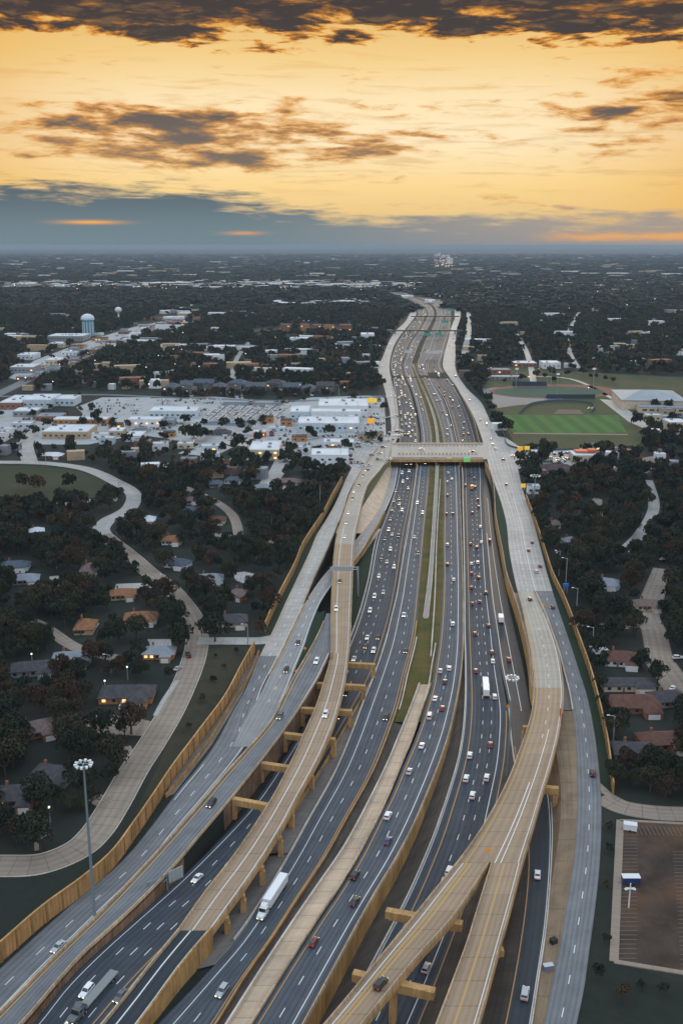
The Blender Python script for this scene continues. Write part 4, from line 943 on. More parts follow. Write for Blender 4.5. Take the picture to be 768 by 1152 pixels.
# brown car park, bottom right
o = sheet('car_park', [(697, 923), (790, 928), (800, 1100), (690, 1082)], LOTM, GZ + 0.08, 'worn brown car park with faded bays')
k = MB()
cp = [P(x, y, GZ + 0.09) for x, y in ((697, 923), (690, 1082), (800, 1100))]
sweep(k, [cp[0], (cp[0] + cp[1]) / 2, cp[1]], 2.4, 0.2, base=-0.1); sweep(k, [cp[1], cp[2]], 1.5, 0.25, base=-0.1)
sweep(k, [P(697, 923, GZ + 0.09), P(790, 928, GZ + 0.09)], 1.2, 0.2, base=-0.1)
k.build('kerb', STREET, o)
k = MB()
for j, (xa, ya, xb, yb, n, L_, dirx) in enumerate(((699.5, 932, 693.5, 1078, 34, 5.2, 1), (756, 958, 766, 1090, 30, 10, -1), (712, 929, 775, 931, 14, 5, 0))):
    a, b = P(xa, ya, GZ + 0.09), P(xb, yb, GZ + 0.09)
    for i in range(n):
        p = a + (b - a) * (i / (n - 1)); q = p + (Vector((L_ if j == 0 else L_, 0, 0)) if dirx else Vector((0, -L_, 0)))
        stripe(k, [p, q], 0.14)
k.build('bay_markings', simple('faded white paint', (0.20, 0.165, 0.14), 0.8), o)

# ------------------------------------------------------------------ sports ground and school (right)
sheet('school_lawn', [(556, 420), (575, 412), (640, 418), (780, 425), (800, 470), (740, 478), (715, 503), (620, 506), (580, 504), (574, 490), (558, 462), (540, 440)], GRASS, GZ + 0.04, 'green school grounds on the right')
sheet('car_park', [(538, 438), (556, 436), (600, 434), (640, 446), (625, 452), (580, 456), (560, 459), (549, 448)], LOTA, GZ + 0.07, 'blue grey car park wrapped around the running track')
def ellipse(cx, cy, a, b, n=40): return [(cx + a * math.cos(2 * PI * i / n), cy + b * math.sin(2 * PI * i / n)) for i in range(n)]
TRACK = simple('red running track', (0.15, 0.055, 0.035), 0.85, var=0.15, scale=0.05)
sheet('running_track', ellipse(622, 440.3, 72, 8.2), TRACK, GZ + 0.10, 'reddish running track around the teal field')
sheet('sports_field', ellipse(617, 441.0, 62, 6.3), ground_mat('teal turf', (0.050, 0.095, 0.066), (0.060, 0.115, 0.078), (0.055, 0.085, 0.06), 0.03, 0.1), GZ + 0.13, 'teal artificial field inside the running track')
sheet('pitch', [(557, 467), (694, 467), (704, 486.5), (640, 487.5), (576, 486)], TURF, GZ + 0.09, 'bright green pitch beside the freeway')
sheet('path', [(577, 486.6), (706, 488.2), (706, 489.4), (577, 488)], simple('dry earth', (0.24, 0.19, 0.12), 0.95), GZ + 0.12, 'dry earth line along the pitch foot', occ=False)
sheet('ball_field', ellipse(628, 459.5, 41, 7.5), GRASS, GZ + 0.10, 'olive ball field between track and pitch')
sheet('ball_infield', [(622, 465.5), (628, 460.5), (652, 461), (656, 466)], simple('infield clay', (0.14, 0.095, 0.07), 0.95), GZ + 0.14, 'brown infield of the ball field', occ=False)
sheet('driveway', [(674, 449), (690, 450), (716, 468), (728, 478), (757, 488), (752, 492), (728, 484), (706, 474)], PALE, GZ + 0.11, 'pale drive from the gym to the trees')
sheet('parking_lot', [(590, 509), (640, 506), (668, 508), (700, 504), (716, 506), (712, 511), (680, 512), (660, 524), (648, 528), (630, 520), (592, 524)], LOTC, GZ + 0.06, 'pale forecourt of the roadside restaurants')
sheet('parking_lot', [(712, 464), (780, 462), (780, 470), (725, 473)], LOTA, GZ + 0.08, 'grey car park in front of the gym')
lane('street', [(700, 455), (640, 426), (560, 424), (530, 426)], 6, PALE, GZ + 0.10, 'thin pale road behind the running track', kerb=False)
for bx, by, bw, lab in ((596, 434.3, 46, 'far navy bleachers beyond the running track'), (640, 447.2, 60, 'near navy bleachers beside the running track')):
    t = thing('bleachers', P(bx, by, GZ), 0.0, label=lab, cat='bleachers')
    for i in range(5):
        q = MB(); q.box((0, i * 1.6 * (1 if by < 440 else -1), 0.6 + i * 0.8), (bw, 1.5, 0.5)); q.build('bench_row', simple('navy seating', (0.03, 0.045, 0.08), 0.7), t)
    q = MB(); q.box((0, 8.2 * (1 if by < 440 else -1), 2.6), (bw, 0.3, 5.2)); q.build('back_frame', simple('navy seating', (0.03, 0.045, 0.08), 0.7), t)
k = MB(); fp = [P(x, y, GZ) for x, y in ((541, 437), (547, 452), (556, 470), (566, 488), (574, 503), (620, 507), (712, 503))]
sweep(k, smooth_px(fp, 6), 0.25, 1.9); tag(k.build('fence', simple('grey fence', (0.08, 0.10, 0.11), 0.8)), 'long dark fence around the school fields', 'fence')
k = MB(); fp = [P(x, y, GZ) for x, y in ((584, 466), (590, 460), (600, 455), (628, 452), (660, 454), (668, 459), (664, 464.5))]
sweep(k, smooth_px(fp, 6), 0.25, 3.0); tag(k.build('fence', simple('grey fence', (0.08, 0.10, 0.11), 0.8)), 'dark fence curving round the ball field', 'fence')

# ------------------------------------------------------------------ buildings
RW = simple('white membrane roof', (0.58, 0.61, 0.64), 0.7, var=0.12, scale=0.06)
RG = simple('grey roof', (0.22, 0.24, 0.27), 0.8, var=0.15, scale=0.2)
RD = simple('dark shingle roof', (0.055, 0.050, 0.055), 0.9, var=0.3, scale=0.5)
RO = simple('orange brown shingle roof', (0.24, 0.105, 0.045), 0.9, var=0.25, scale=0.5)
RR_ = simple('red brown shingle roof', (0.115, 0.050, 0.034), 0.9, var=0.25, scale=0.5)
RP = simple('pinkish shingle roof', (0.16, 0.105, 0.095), 0.9, var=0.25, scale=0.5)
RB = simple('blue grey shingle roof', (0.065, 0.085, 0.11), 0.9, var=0.25, scale=0.5)
WW = simple('white wall', (0.68, 0.70, 0.72), 0.8, var=0.08, scale=0.2)
WBL = simple('pale blue wall', (0.48, 0.56, 0.62), 0.8, var=0.08, scale=0.2)
WT = simple('tan wall', (0.42, 0.32, 0.21), 0.85, var=0.12, scale=0.3)
WC = simple('cream wall', (0.58, 0.47, 0.34), 0.85, var=0.12, scale=0.3)
WBR = simple('brick wall', (0.24, 0.11, 0.065), 0.9, var=0.2, scale=1.0)
WOB = simple('orange brick wall', (0.42, 0.20, 0.07), 0.9, var=0.2, scale=1.0)
WGY = simple('grey wall', (0.24, 0.25, 0.26), 0.85, var=0.12, scale=0.3)
WRD = simple('orange red cladding', (0.62, 0.13, 0.05), 0.7)
TRIM = simple('white trim', (0.7, 0.7, 0.68), 0.7)
LAND = []
BRECT = []
def building(x0, x1, y, depth, h, wall, roof, label, lit=0, short=None, storeys=1, skew=0.0):
    a, b = P(x0, y, GZ), P(x1, y + skew, GZ); d_ = b - a; w = d_.length; rz = math.atan2(d_.y, d_.x)
    t = thing('building', a, rz, label=uniq(label), cat='building')
    m = MB(); m.box((w / 2, depth / 2, h / 2), (w, depth, h)); m.build('wall', wall, t)
    m = MB(); m.box((w / 2, depth / 2, h + 0.15), (w - 1.0, depth - 1.0, 0.3))
    for c, s_ in (((w / 2, 0.25, h + 0.4), (w + 0.1, 0.5, 0.8)), ((w / 2, depth - 0.25, h + 0.4), (w + 0.1, 0.5, 0.8)), ((0.25, depth / 2, h + 0.4), (0.5, depth - 1.01, 0.8)), ((w - 0.25, depth / 2, h + 0.4), (0.5, depth - 1.01, 0.8))):
        m.box(c, s_)
    r_ = m.build('roof', roof, t)
    rn = random.Random(int(x0 * 31 + y * 7))
    for i in range(max(1, min(5, int(w * depth / 500)))):
        u_ = MB(); u_.box((0, 0, 0.7), (rn.uniform(2, 4), rn.uniform(1.6, 3), 1.4)); u_.box((0, 0, 1.5), (1.2, 1.2, 0.25))
        u_.build('rooftop_unit', RG, r_, loc=(w * rn.uniform(0.15, 0.85), depth * rn.uniform(0.2, 0.8), h + 0.31))
    for st in range(storeys):
        n = max(2, min(14, int(w / 5.5))); z = h * (st + 0.5) / storeys
        for i in range(n):
            q = MB(); ww = min(2.6, w / n * 0.6); q.box((0, 0, 0), (ww, 0.12, min(1.7, h / storeys * 0.5)))
            q.build('window', WINL if rn.random() < lit else WIND, t, loc=(w * (i + 0.5) / n, -0.03, z))
    q = MB(); q.box((0, 0, 1.25), (2.2, 0.14, 2.5)); q.build('door', RG, t, loc=(w * 0.37, -0.04, 0))
    if short: LAND.append((a + d_ / 2, short))
    BRECT.append((x0, x1, y))
    occ_poly([(x0 - 2, y + 2), (x1 + 2, y + 2), (x1 + 2, y - 6), (x0 - 2, y - 6)])
    return t
BL = [
 (0, 25, 461, 60, 8, WBR, RW, 'low brown block with white roof at the left edge, beside the long white warehouse', 0.0),
 (26, 57, 460, 48, 10, WBL, RW, 'long white warehouse with pale blue front wall', 0.0),
 (57, 84, 457, 34, 8, WBL, RW, 'white wing stretching right from the long warehouse', 0.0),
 (15, 41, 469, 26, 6, WGY, RW, 'small white-roofed block below the long warehouse', 0.1),
 (40, 69, 474, 24, 5, WBR, RG, 'grey-roofed brown block below the warehouse wing', 0.05),
 (60, 120, 477.5, 18, 5, WOB, RW, 'long low orange brick row under a white roof', 0.1),
 (48, 99, 494, 40, 7, WT, RW, 'flat white-roofed store with tan wall above the trees', 0.0),
 (0, 6, 497, 16, 8, WW, RW, 'white building cut by the left edge above the park', 0.2),
 (54, 94, 384, 60, 10, WGY, RW, 'long white roof just below the water tower', 0.0),
 (55, 72, 391, 36, 7, WC, RW, 'cream block under the long white roof near the water tower', 0.2),
 (20, 38, 405, 42, 8, WBL, RW, 'pale block at the far left of the diagonal road', 0.1),
 (51, 70, 411, 36, 8, WC, RW, 'cream-fronted block beside the diagonal road', 0.1),
 (12, 38, 420, 40, 9, WGY, RW, 'white-roofed block at the foot of the diagonal road', 0.1),
 (168, 221, 471, 34, 8, WBL, RW, 'large white showroom left of the car rows', 0.1),
 (144, 181, 480, 20, 7, WW, RW, 'white shop with lit front below the showroom', 0.5),
 (182, 196, 480, 18, 6, WGY, RG, 'grey annexe joined to the lit white shop', 0.0),
 (141, 159, 497, 28, 5, WW, RW, 'low white roof left of the oak clump', 0.0),
 (122, 138, 491, 20, 5, WT, RW, 'small tan shed beside the white van yard', 0.0),
 (285, 299, 492, 11, 5, WRD, RW, 'orange red shop beside the car rows', 0.3),
 (280, 314, 518, 42, 9, WC, RW, 'cream block with lit windows beside the wide driveway', 0.45, 2),
 (358, 414, 466, 55, 9, WW, RW, 'rear white dealership hall nearest the apartments', 0.0),
 (326, 348, 473, 44, 9, WBL, RW, 'square white hall at the left of the dealership', 0.0),
 (350, 406, 474, 22, 10, WW, RW, 'middle white dealership hall with dark roof units', 0.0),
 (335, 404, 486.5, 42, 9, WBL, RW, 'front white dealership hall facing the main street', 0.1),
 (364, 398, 504, 18, 5, WW, RW, 'pale low shop between dealership and main street', 0.2),
 (350, 392, 521.5, 30, 7, WW, RW, 'white block with ribbed wall beside the overpass junction', 0.1),
 (367, 384, 511, 10, 5, WBR, RR_, 'small shop with dark red roof near the junction', 0.2),
 (328, 345, 497, 11, 4.5, WOB, RR_, 'low red brick restaurant on the main street', 0.3),
 (406, 421, 384, 46, 13, WW, RW, 'far white box building left of the freeway', 0.0),
 (326, 347, 385, 30, 7, WW, RW, 'far flat white roof among dark trees', 0.0),
 (751, 772, 489, 22, 12, WC, RW, 'pinkish tan block at the right edge below the gym', 0.0, 2),
 (549, 574, 421, 24, 6, WBR, RG, 'brick school wing nearest the freeway', 0.1),
 (578, 603, 413, 30, 6, WBR, RW, 'school wing with thin white roof behind the track', 0.1),
 (610, 630, 415, 30, 9, WW, RW, 'white school hall right of the brick wings', 0.1),
 (552, 585, 427, 10, 4, WGY, RW, 'long low pale shed behind the running track', 0.0),
 (645, 671, 522, 22, 7, WC, RW, 'tan restaurant with orange trim on the right forecourt', 0.2),
 (744, 758, 467, 14, 6, WT, RG, 'small tan block before the gym car park', 0.0),
]
BSH = ['brown block at the left edge', 'long white warehouse', 'white warehouse wing', 'small white-roofed block', 'grey-roofed brown block', 'orange brick row', 'tan-walled flat store', 'white building above the park', 'long white roof by the water tower',
       'cream block by the water tower', 'pale block far left', 'cream-fronted roadside block', 'white-roofed roadside block', 'large white showroom', 'lit white shop', 'grey shop annexe', 'low white roof by the oaks', 'small tan shed', 'orange red shop', 'cream block with lit windows',
       'rear dealership hall', 'square white hall', 'middle dealership hall', 'front dealership hall', 'pale low shop', 'ribbed white block', 'dark red roofed shop', 'red brick restaurant', 'far white box building', 'far flat white roof', 'pinkish tan block', 'brick school wing', 'thin-roofed school wing',
       'white school hall', 'long pale shed', 'tan restaurant', 'small tan gym block']
for bi, b_ in enumerate(BL):
    building(*b_[:9], short=BSH[bi], storeys=b_[9] if len(b_) > 9 else 1)
for i, (xa, xb, yy) in enumerate(((316, 326, 372), (338, 347, 372), (352, 361, 372.5), (364, 376, 373), (382, 395, 372.5))):
    building(xa, xb, yy, 26, 13, WBR if i % 2 == 0 else WOB, RP, '%s of the five far brick blocks in a row, counting from the left' % ('first', 'second', 'third', 'fourth', 'fifth')[i], 0.1, storeys=2)
# orange trim of the restaurant
m = MB(); a, b = P(648, 520, GZ), P(670, 520, GZ); m.box(((a.x + b.x) / 2, a.y + 8, GZ + 8.6), (b.x - a.x, 10, 1.3)); m.box((b.x - 3, a.y + 6, GZ + 9.8), (6, 8, 1.6))
tag(m.build('roof_sign', WRD), 'orange red roof band on the tan restaurant', 'sign')

def gable_house(x, y, w, dp, rz, roof, wall, label, short, hip=True, chimney=True, lit=0.0, h=2.9, rise=None, garage=True, name='house'):
    p = P(x, y, GZ); t = thing(name, p, rz, label=uniq(label), cat='house')
    m = MB(); m.box((0, 0, h / 2), (w, dp, h)); m.build('wall', wall, t)
    rise = rise or dp * 0.27; ov = 0.6; a, b = w / 2 + ov, dp / 2 + ov; r_ = (a - b * 0.9) if hip else a
    r_ = max(r_, 0.4); m = MB(); z0 = h - 0.05
    m.add([(-a, -b, z0), (a, -b, z0), (a, b, z0), (-a, b, z0), (-r_, 0, z0 + rise), (r_, 0, z0 + rise),
           (-a, -b, z0 - 0.25), (a, -b, z0 - 0.25), (a, b, z0 - 0.25), (-a, b, z0 - 0.25)],
          [(0, 1, 5, 4), (2, 3, 4, 5), (1, 2, 5), (3, 0, 4), (6, 7, 1, 0), (7, 8, 2, 1), (8, 9, 3, 2), (9, 6, 0, 3), (9, 8, 7, 6)])
    # front wing
    gw = w * 0.34; gx = w * 0.26; gy = -dp / 2 - dp * 0.22
    if garage:
        g = MB(); g.box((gx, gy + dp * 0.05, h / 2 - 0.03), (gw, dp * 0.5, h - 0.06)); g.build('garage', wall, t)
        q = gw / 2 + 0.4; yf_ = gy - dp * 0.22; rz_ = h + gw * 0.30
        m.add([(gx - q, yf_, h - 0.02), (gx + q, yf_, h - 0.02), (gx, yf_ + (0.0 if not hip else q * 0.8), rz_), (gx - q, 0.0, h - 0.02), (gx + q, 0.0, h - 0.02), (gx, 0.0, rz_)],
              [(0, 1, 2), (0, 2, 5, 3), (1, 4, 5, 2), (0, 3, 4, 1)])
        g = MB(); g.box((0, 0, 1.1), (gw * 0.7, 0.1, 2.2)); g.build('garage_door', TRIM, t, loc=(gx, gy - dp * 0.2 - 0.06, 0))
    ro = m.build('roof', roof, t)
    if chimney:
        c = MB(); c.box((0, 0, 0), (0.9, 0.9, 2.4)); c.build('chimney', WBR, ro, loc=(-w * 0.22, dp * 0.12, h + rise))
    for i in range(3):
        q = MB(); q.box((0, 0, 0), (1.5, 0.12, 1.2)); q.build('window', WINL if random.random() < lit else WIND, t, loc=(-w * 0.40 + i * w * 0.19, -dp / 2 - 0.03, 1.6))
    q = MB(); q.box((0, 0, 1.02), (1.0, 0.12, 2.04)); q.build('door', WBR, t, loc=(-w * 0.12, -dp / 2 - 0.03, 0))
    if short: LAND.append((p, short))
    k = 276; u = y - 276; q = w * u / 190 / 2
    occ_poly([(x - q * 0.9, y + 12 * u / 300), (x + q * 0.9, y + 12 * u / 300), (x + q * 0.9, y - 9 * u / 300), (x - q * 0.9, y - 9 * u / 300)])
    return t
H = [
 (261, 702, 15, 10, 0.12, RD, WC, 'dark-roofed house with cream front at the side street corner', 'cream-fronted house at the side street corner', 0.0),
 (139, 672, 13, 9, 0.2, RO, WT, 'orange-brown hipped house beside the short cross street', 'orange-roofed house by the cross street', 0.0),
 (159, 699, 16, 10, 0.1, RO, WW, 'broad orange-roofed house with white front left of the street', 'broad orange-roofed house with white front', 0.0),
 (97, 709, 9, 13, 0.05, RO, WT, 'narrow tan-orange house among dark trees', 'narrow tan-orange house', 0.0),
 (144, 785, 22, 12, 0.03, RD, WOB, 'wide dark-roofed house with lit orange brick walls above the rounded drive', 'wide brick house above the rounded drive', 0.7),
 (102, 644, 10, 12, 0.1, RP, WW, 'pink-roofed house with white gable front near the cul-de-sac', 'pink-roofed house near the cul-de-sac', 0.0),
 (180, 738, 14, 9, 0.0, RG, WOB, 'grey-roofed house with orange lit wall left of the street bend', 'grey house with orange lit wall', 0.8),
 (194, 611, 12, 9, 0.0, RO, WW, 'orange-roofed house deep among the trees above the street junction', 'orange-roofed house among the upper trees', 0.0),
 (165, 588, 12, 9, 0.1, RW, WOB, 'white-roofed brick house right of the park street', 'white-roofed brick house by the park street', 0.0),
 (322, 545, 23, 9, 0.0, RP, WBR, 'long pink brick house below the wide driveway', 'long pink brick house', 0.0),
 (296, 551, 12, 8, 0.2, RG, WW, 'white house left of the long pink house', 'white house beside the pink one', 0.0),
 (264, 543, 14, 9, -0.2, RB, WW, 'blue-grey roofed house with white end wall', 'blue-grey roofed house', 0.0),
 (243, 547, 11, 9, 0.3, RB, WGY, 'blue-grey house left of the white end wall', 'smaller blue-grey house', 0.0),
 (42, 601, 9, 8, 0.3, RW, WW, 'white-roofed house in the trees below the park', 'white-roofed house below the park', 0.0),
 (184, 527, 13, 9, 0.1, RW, WW, 'white hipped house above the park street', 'white hipped house above the park', 0.0),
 (60, 515, 18, 9, 0.0, RW, WBR, 'white-roofed brick house at the top of the park', 'brick house at the top of the park', 0.0),
 (214, 566, 10, 8, 0.2, RP, WW, 'small house with pink gable and white front', 'small pink-gabled house', 0.0),
 (213, 577, 12, 8, 0.0, RB, WGY, 'low blue-grey roof below the small pink gable', 'low blue-grey roof', 0.0),
 (243, 588, 13, 8, 0.0, RR_, WC, 'red-brown roofed house in the middle of the left woods', 'red-brown house in the left woods', 0.0),
 (200, 637, 15, 9, -0.3, RB, WW, 'blue-roofed house right of the upper street', 'blue-roofed house by the upper street', 0.0),
 (236, 655, 15, 9, 0.1, RG, WW, 'grey-roofed house with white wall left of the concrete pad', 'grey house left of the concrete pad', 0.0),
 (270, 672, 10, 8, -0.4, RP, WBR, 'small brick house below the concrete pad', 'small brick house below the pad', 0.1),
 (30, 655, 14, 9, 0.2, RG, WGY, 'grey house at the left end of the cul-de-sac', 'grey house by the cul-de-sac end', 0.0),
 (18, 640, 16, 9, 0.1, RB, WW, 'teal-grey roofed house at the left edge', 'teal-grey house at the left edge', 0.0),
 (82, 745, 17, 10, 0.1, RG, WGY, 'dim grey-roofed house with arched pale drive', 'dim grey house in the left woods', 0.0),
 (40, 756, 20, 10, 0.2, RD, WGY, 'dark long-roofed house in the lower left woods', 'dark long-roofed house', 0.0),
 (40, 825, 15, 10, 0.5, RP, WBR, 'dim pinkish roof deep in the lower left trees', 'dim pinkish roof', 0.0),
 (20, 900, 15, 10, 0.1, RD, WBR, 'dark house above the lawn inside the bottom bend', 'dark house inside the bottom bend', 0.1),
 (60, 877, 14, 10, -0.2, RD, WGY, 'black-roofed house left of the tall lamp mast', 'black-roofed house by the lamp mast', 0.0),
 (697, 745, 15, 11, -0.15, RR_, WW, 'red-brown hipped house with white carport front on the right', 'red-brown house with white carport', 0.0),
 (712, 796, 20, 12, 0.0, RR_, WBR, 'large red-brown roof below the tan-walled house', 'large red-brown roof', 0.0),
 (727, 684, 12, 9, 0.0, RP, WC, 'pale pinkish flat-roofed house beside the dim drive', 'pale pinkish house by the dim drive', 0.0),
 (682, 660, 14, 9, -0.4, RG, WW, 'grey gabled house with white edge in the right trees', 'grey gabled house in the right trees', 0.0),
 (705, 774, 22, 8, 0.0, RD, WC, 'dark-roofed house with two cream walls on the right', 'dark house with cream walls', 0.0),
 (623, 593, 9, 9, 0.4, RP, WW, 'small pale pink-roofed house behind the right noise wall', 'small pale house behind the right wall', 0.0),
 (640, 612, 9, 8, 0.2, RG, WW, 'small grey house at the pale drive behind the wall', 'small grey house at the pale drive', 0.0),
 (750, 790, 14, 10, 0.2, RD, WGY, 'dark roof at the right edge beside the dim street', 'dark roof at the right edge', 0.0),
 (742, 838, 16, 10, 0.1, RR_, WBR, 'dim red-roofed house in the lower right trees', 'dim red-roofed house', 0.0),
 (712, 850, 15, 10, -0.1, RD, WGY, 'dim black-roofed house near the lower end of the right noise wall', 'dim black house near the right wall end', 0.0),
 (626, 531, 30, 16, -0.2, simple('purple brown roof', (0.075, 0.050, 0.055), 0.9, var=0.2, scale=0.3), WC, 'broad purple-brown roof by the right forecourt', 'broad purple-brown roof', 0.0),
 (249, 489, 19, 12, 0.0, RD, WGY, 'dark hipped restaurant right of the oak clump', 'dark hipped restaurant', 0.1),
]
for (x, y, w, dp, rz, rf, wl, lab, sh, lit) in H:
    gable_house(x, y, w, dp, rz, rf, wl, lab, sh, lit=lit, chimney=w < 18, garage=w > 9.5)
# flat pale carport by the red brown house
t = thing('carport', P(674, 737, GZ), 0.1, label='flat pale carport beside the red-brown house', cat='carport')
m = MB(); m.box((0, 0, 2.7), (7.5, 9.5, 0.25)); m.build('roof', RW, t)
pm = MB(); pm.box((0, 0, 1.3), (0.2, 0.2, 2.56)); pme = pm.mesh('post', STEEL)
for a in (-1, 1):
    for b in (-1, 1): place('post', pme, t, (a * 3.4, b * 4.4, 0))

# apartment blocks with lit windows
AP = [(186, 203, 441.5), (204, 218, 439), (219, 241, 437), (240, 256, 441), (257, 279, 437.5), (277, 299, 441), (300, 321, 437.5), (319, 339, 441.5), (340, 355, 443), (356, 376, 440.5), (205, 221, 444), (255, 271, 445)]
WORD = ('first', 'second', 'third', 'fourth', 'fifth', 'sixth', 'seventh', 'eighth', 'ninth', 'tenth', 'eleventh', 'twelfth')
AP.sort()
RAP = simple('slate grey roof', (0.075, 0.085, 0.10), 0.9, var=0.25, scale=0.3)
WAP = simple('apartment wall', (0.13, 0.135, 0.14), 0.85, var=0.2, scale=0.3)
for i, (xa, xb, yy) in enumerate(AP):
    p = P((xa + xb) / 2, yy, GZ); w = P(xb, yy, GZ).x - P(xa, yy, GZ).x
    gt = gable_house((xa + xb) / 2, yy, w, 20, 0.05 * ((i % 3) - 1), (RB, RAP, RD)[i % 3], WAP, '%s grey apartment block with lit windows, counting from the left' % WORD[i].capitalize(), None, hip=i % 2 == 0, chimney=True, lit=0.0, h=8.5, rise=4.6, garage=True, name='apartment_block')
    gt['group'] = 'apartment blocks in a row'; gt['category'] = 'apartment block'
    for k in range(4):
        q = MB(); q.box((0, 0, 0), (2.0, 0.14, 1.6)); q.build('window', WINL if (i * 3 + k * 5) % 4 == 0 else WIND, gt, loc=(-w * 0.42 + k * w * 0.17, -10.05, 5.8))

SHOPS = [(6, 489, 14, 9), (24, 482, 20, 10), (78, 485, 16, 9), (112, 495, 15, 9), (130, 482, 14, 10), (158, 488, 12, 8), (300, 476, 14, 9), (312, 486, 16, 8), (322, 480, 12, 8), (400, 458, 15, 9), (424, 452, 10, 8), (398, 476, 12, 9), (425, 492, 11, 7), (410, 496, 14, 8),
         (28, 428, 24, 14), (44, 414, 20, 12), (78, 400, 26, 14), (88, 393, 18, 12), (104, 398, 22, 12), (112, 384, 30, 16), (126, 390, 20, 12), (140, 376, 26, 16), (150, 383, 20, 12), (164, 369, 30, 18), (178, 374, 24, 14), (190, 362, 34, 18), (204, 366, 26, 14), (206, 353, 34, 20), (215, 347, 30, 20), (62, 420, 18, 12),
         (676, 508, 14, 9), (688, 510, 12, 9), (600, 556, 9, 7), (735, 474, 16, 10), (220, 484, 12, 8), (190, 492, 12, 9), (208, 505, 14, 9), (236, 509, 15, 9), (340, 510, 12, 8), (120, 500, 14, 9), (160, 503, 15, 9), (180, 508, 14, 9), (236, 518, 16, 9), (250, 526, 15, 9), (212, 522, 14, 9)]
SR = random.Random(21); _sg = {}
for x, y, w, dp in SHOPS:
    q = w * (y - 276) / 190 / 2
    wl, rf, nm = SR.choice(((WT, RG, 'tan'), (WW, RW, 'white'), (WC, RW, 'cream'), (WBR, RG, 'brick'), (WGY, RG, 'grey'), (WBL, RW, 'pale blue'), (WOB, RD, 'orange brick')))
    v = P(x, y, GZ); l = min(LAND[:len(BL)], key=lambda q_: (q_[0] - v).length); k_ = (nm, l[1]); _sg[k_] = _sg.get(k_, 0) + 1
    building(x - q, x + q, y, dp, SR.uniform(4, 7), wl, rf, 'small %s shop %s the %s' % (nm, ('beside', 'standing farther from', 'third nearest to', 'fourth nearest to', 'fifth nearest to')[_sg[k_] - 1], l[1]), SR.choice((0, 0.1, 0.3)))
# gym with white hipped roof
gx0, gx1 = P(694, 449, GZ), P(712, 462, GZ)
t = thing('school_gym', P(731, 458, GZ), -0.12, label='large white-roofed school gym beside the running track', cat='gym')
gw, gd = 72.0, 85.0
m = MB(); m.box((0, 22, 5.5), (gw, gd, 11)); m.build('wall', WC, t)
m = MB(); a, b = gw / 2 + 1, gd / 2 + 1
m.add([(-a, 22 - b, 11), (a, 22 - b, 11), (a, 22 + b, 11), (-a, 22 + b, 11), (-8, 22, 17.5), (8, 22, 17.5), (-a, 22 - b, 10.2), (a, 22 - b, 10.2), (a, 22 + b, 10.2), (-a, 22 + b, 10.2)],
      [(0, 1, 5, 4), (2, 3, 4, 5), (1, 2, 5), (3, 0, 4), (6, 7, 1, 0), (7, 8, 2, 1), (8, 9, 3, 2), (9, 6, 0, 3), (9, 8, 7, 6)])
m.build('roof', simple('white metal roof', (0.30, 0.33, 0.355), 0.7, var=0.12, scale=0.05), t)
m = MB(); m.box((10, -32, 3), (60, 22, 6)); m.build('front_wing', WC, t)
m = MB(); m.box((10, -32, 6.2), (61, 23, 0.4)); m.build('wing_roof', RG, t)
for i in range(7):
    q = MB(); q.box((0, 0, 0), (5, 0.2, 2.2)); q.build('window', WIND, t, loc=(-14 + i * 8, -43.05, 3.2))
occ_poly([(690, 465), (770, 470), (770, 425), (690, 425)])

# ------------------------------------------------------------------ water towers
p = P(100, 378, GZ); t = thing('water_tower', p, label='tall blue and white fluted water tower', cat='water tower')
m = MB(); rings = []; nR = 48
for z, r_ in ((0, 11.5), (2, 11.0), (30, 11.0), (33, 12.6)):
    rings.append([((r_ + 0.45 * (1 if i % 4 < 2 else -1) * (z < 33)) * math.cos(2 * PI * i / nR), (r_ + 0.45 * (1 if i % 4 < 2 else -1) * (z < 33)) * math.sin(2 * PI * i / nR), z) for i in range(nR)])
m.loft(rings)
m.build('fluted_column', simple('tower blue', (0.10, 0.27, 0.38), 0.6), t)
for i in range(12):
    a = 2 * PI * (i * 4 + 0.5) / nR; q = MB(); q.box((0, 0, 15.5), (1.6, 1.2, 29)); q.build('rib', simple('tower white', (0.55, 0.66, 0.72), 0.6), t, loc=(11.4 * math.cos(a), 11.4 * math.sin(a), 0.5)).rotation_euler = (0, 0, a + PI / 2)
m = MB(); rings = []
for z, r_ in ((33, 13.0), (34, 13.8), (37, 13.8), (40, 12.8), (43, 10.0), (45, 6.5), (46, 2.0), (46.4, 0.4)):
    rings.append([(r_ * math.cos(2 * PI * i / 32), r_ * math.sin(2 * PI * i / 32), z) for i in range(32)])
m.loft(rings); m.build('tank_dome', simple('tower white', (0.55, 0.66, 0.72), 0.6), t, smooth=True)
LAND.append((p, 'blue water tower'))
p = P(134, 362, GZ); t = thing('water_tower', p, label='small white ball water tower right of the blue one', cat='water tower')
m = MB(); m.tube((0, 0, 0), (0, 0, 20), 3.2, 1.8, 14); m.tube((0, 0, 20), (0, 0, 24), 1.8, 5, 14); m.build('stem', WW, t)
m = MB(); rings = []
for k in range(9):
    a = -PI / 2 + PI * (k + 0.35) / 9; rings.append([(8.5 * math.cos(a) * math.cos(2 * PI * i / 24), 8.5 * math.cos(a) * math.sin(2 * PI * i / 24), 29 + 7.5 * math.sin(a)) for i in range(24)])
m.loft(rings); m.build('tank', WW, t, smooth=True)

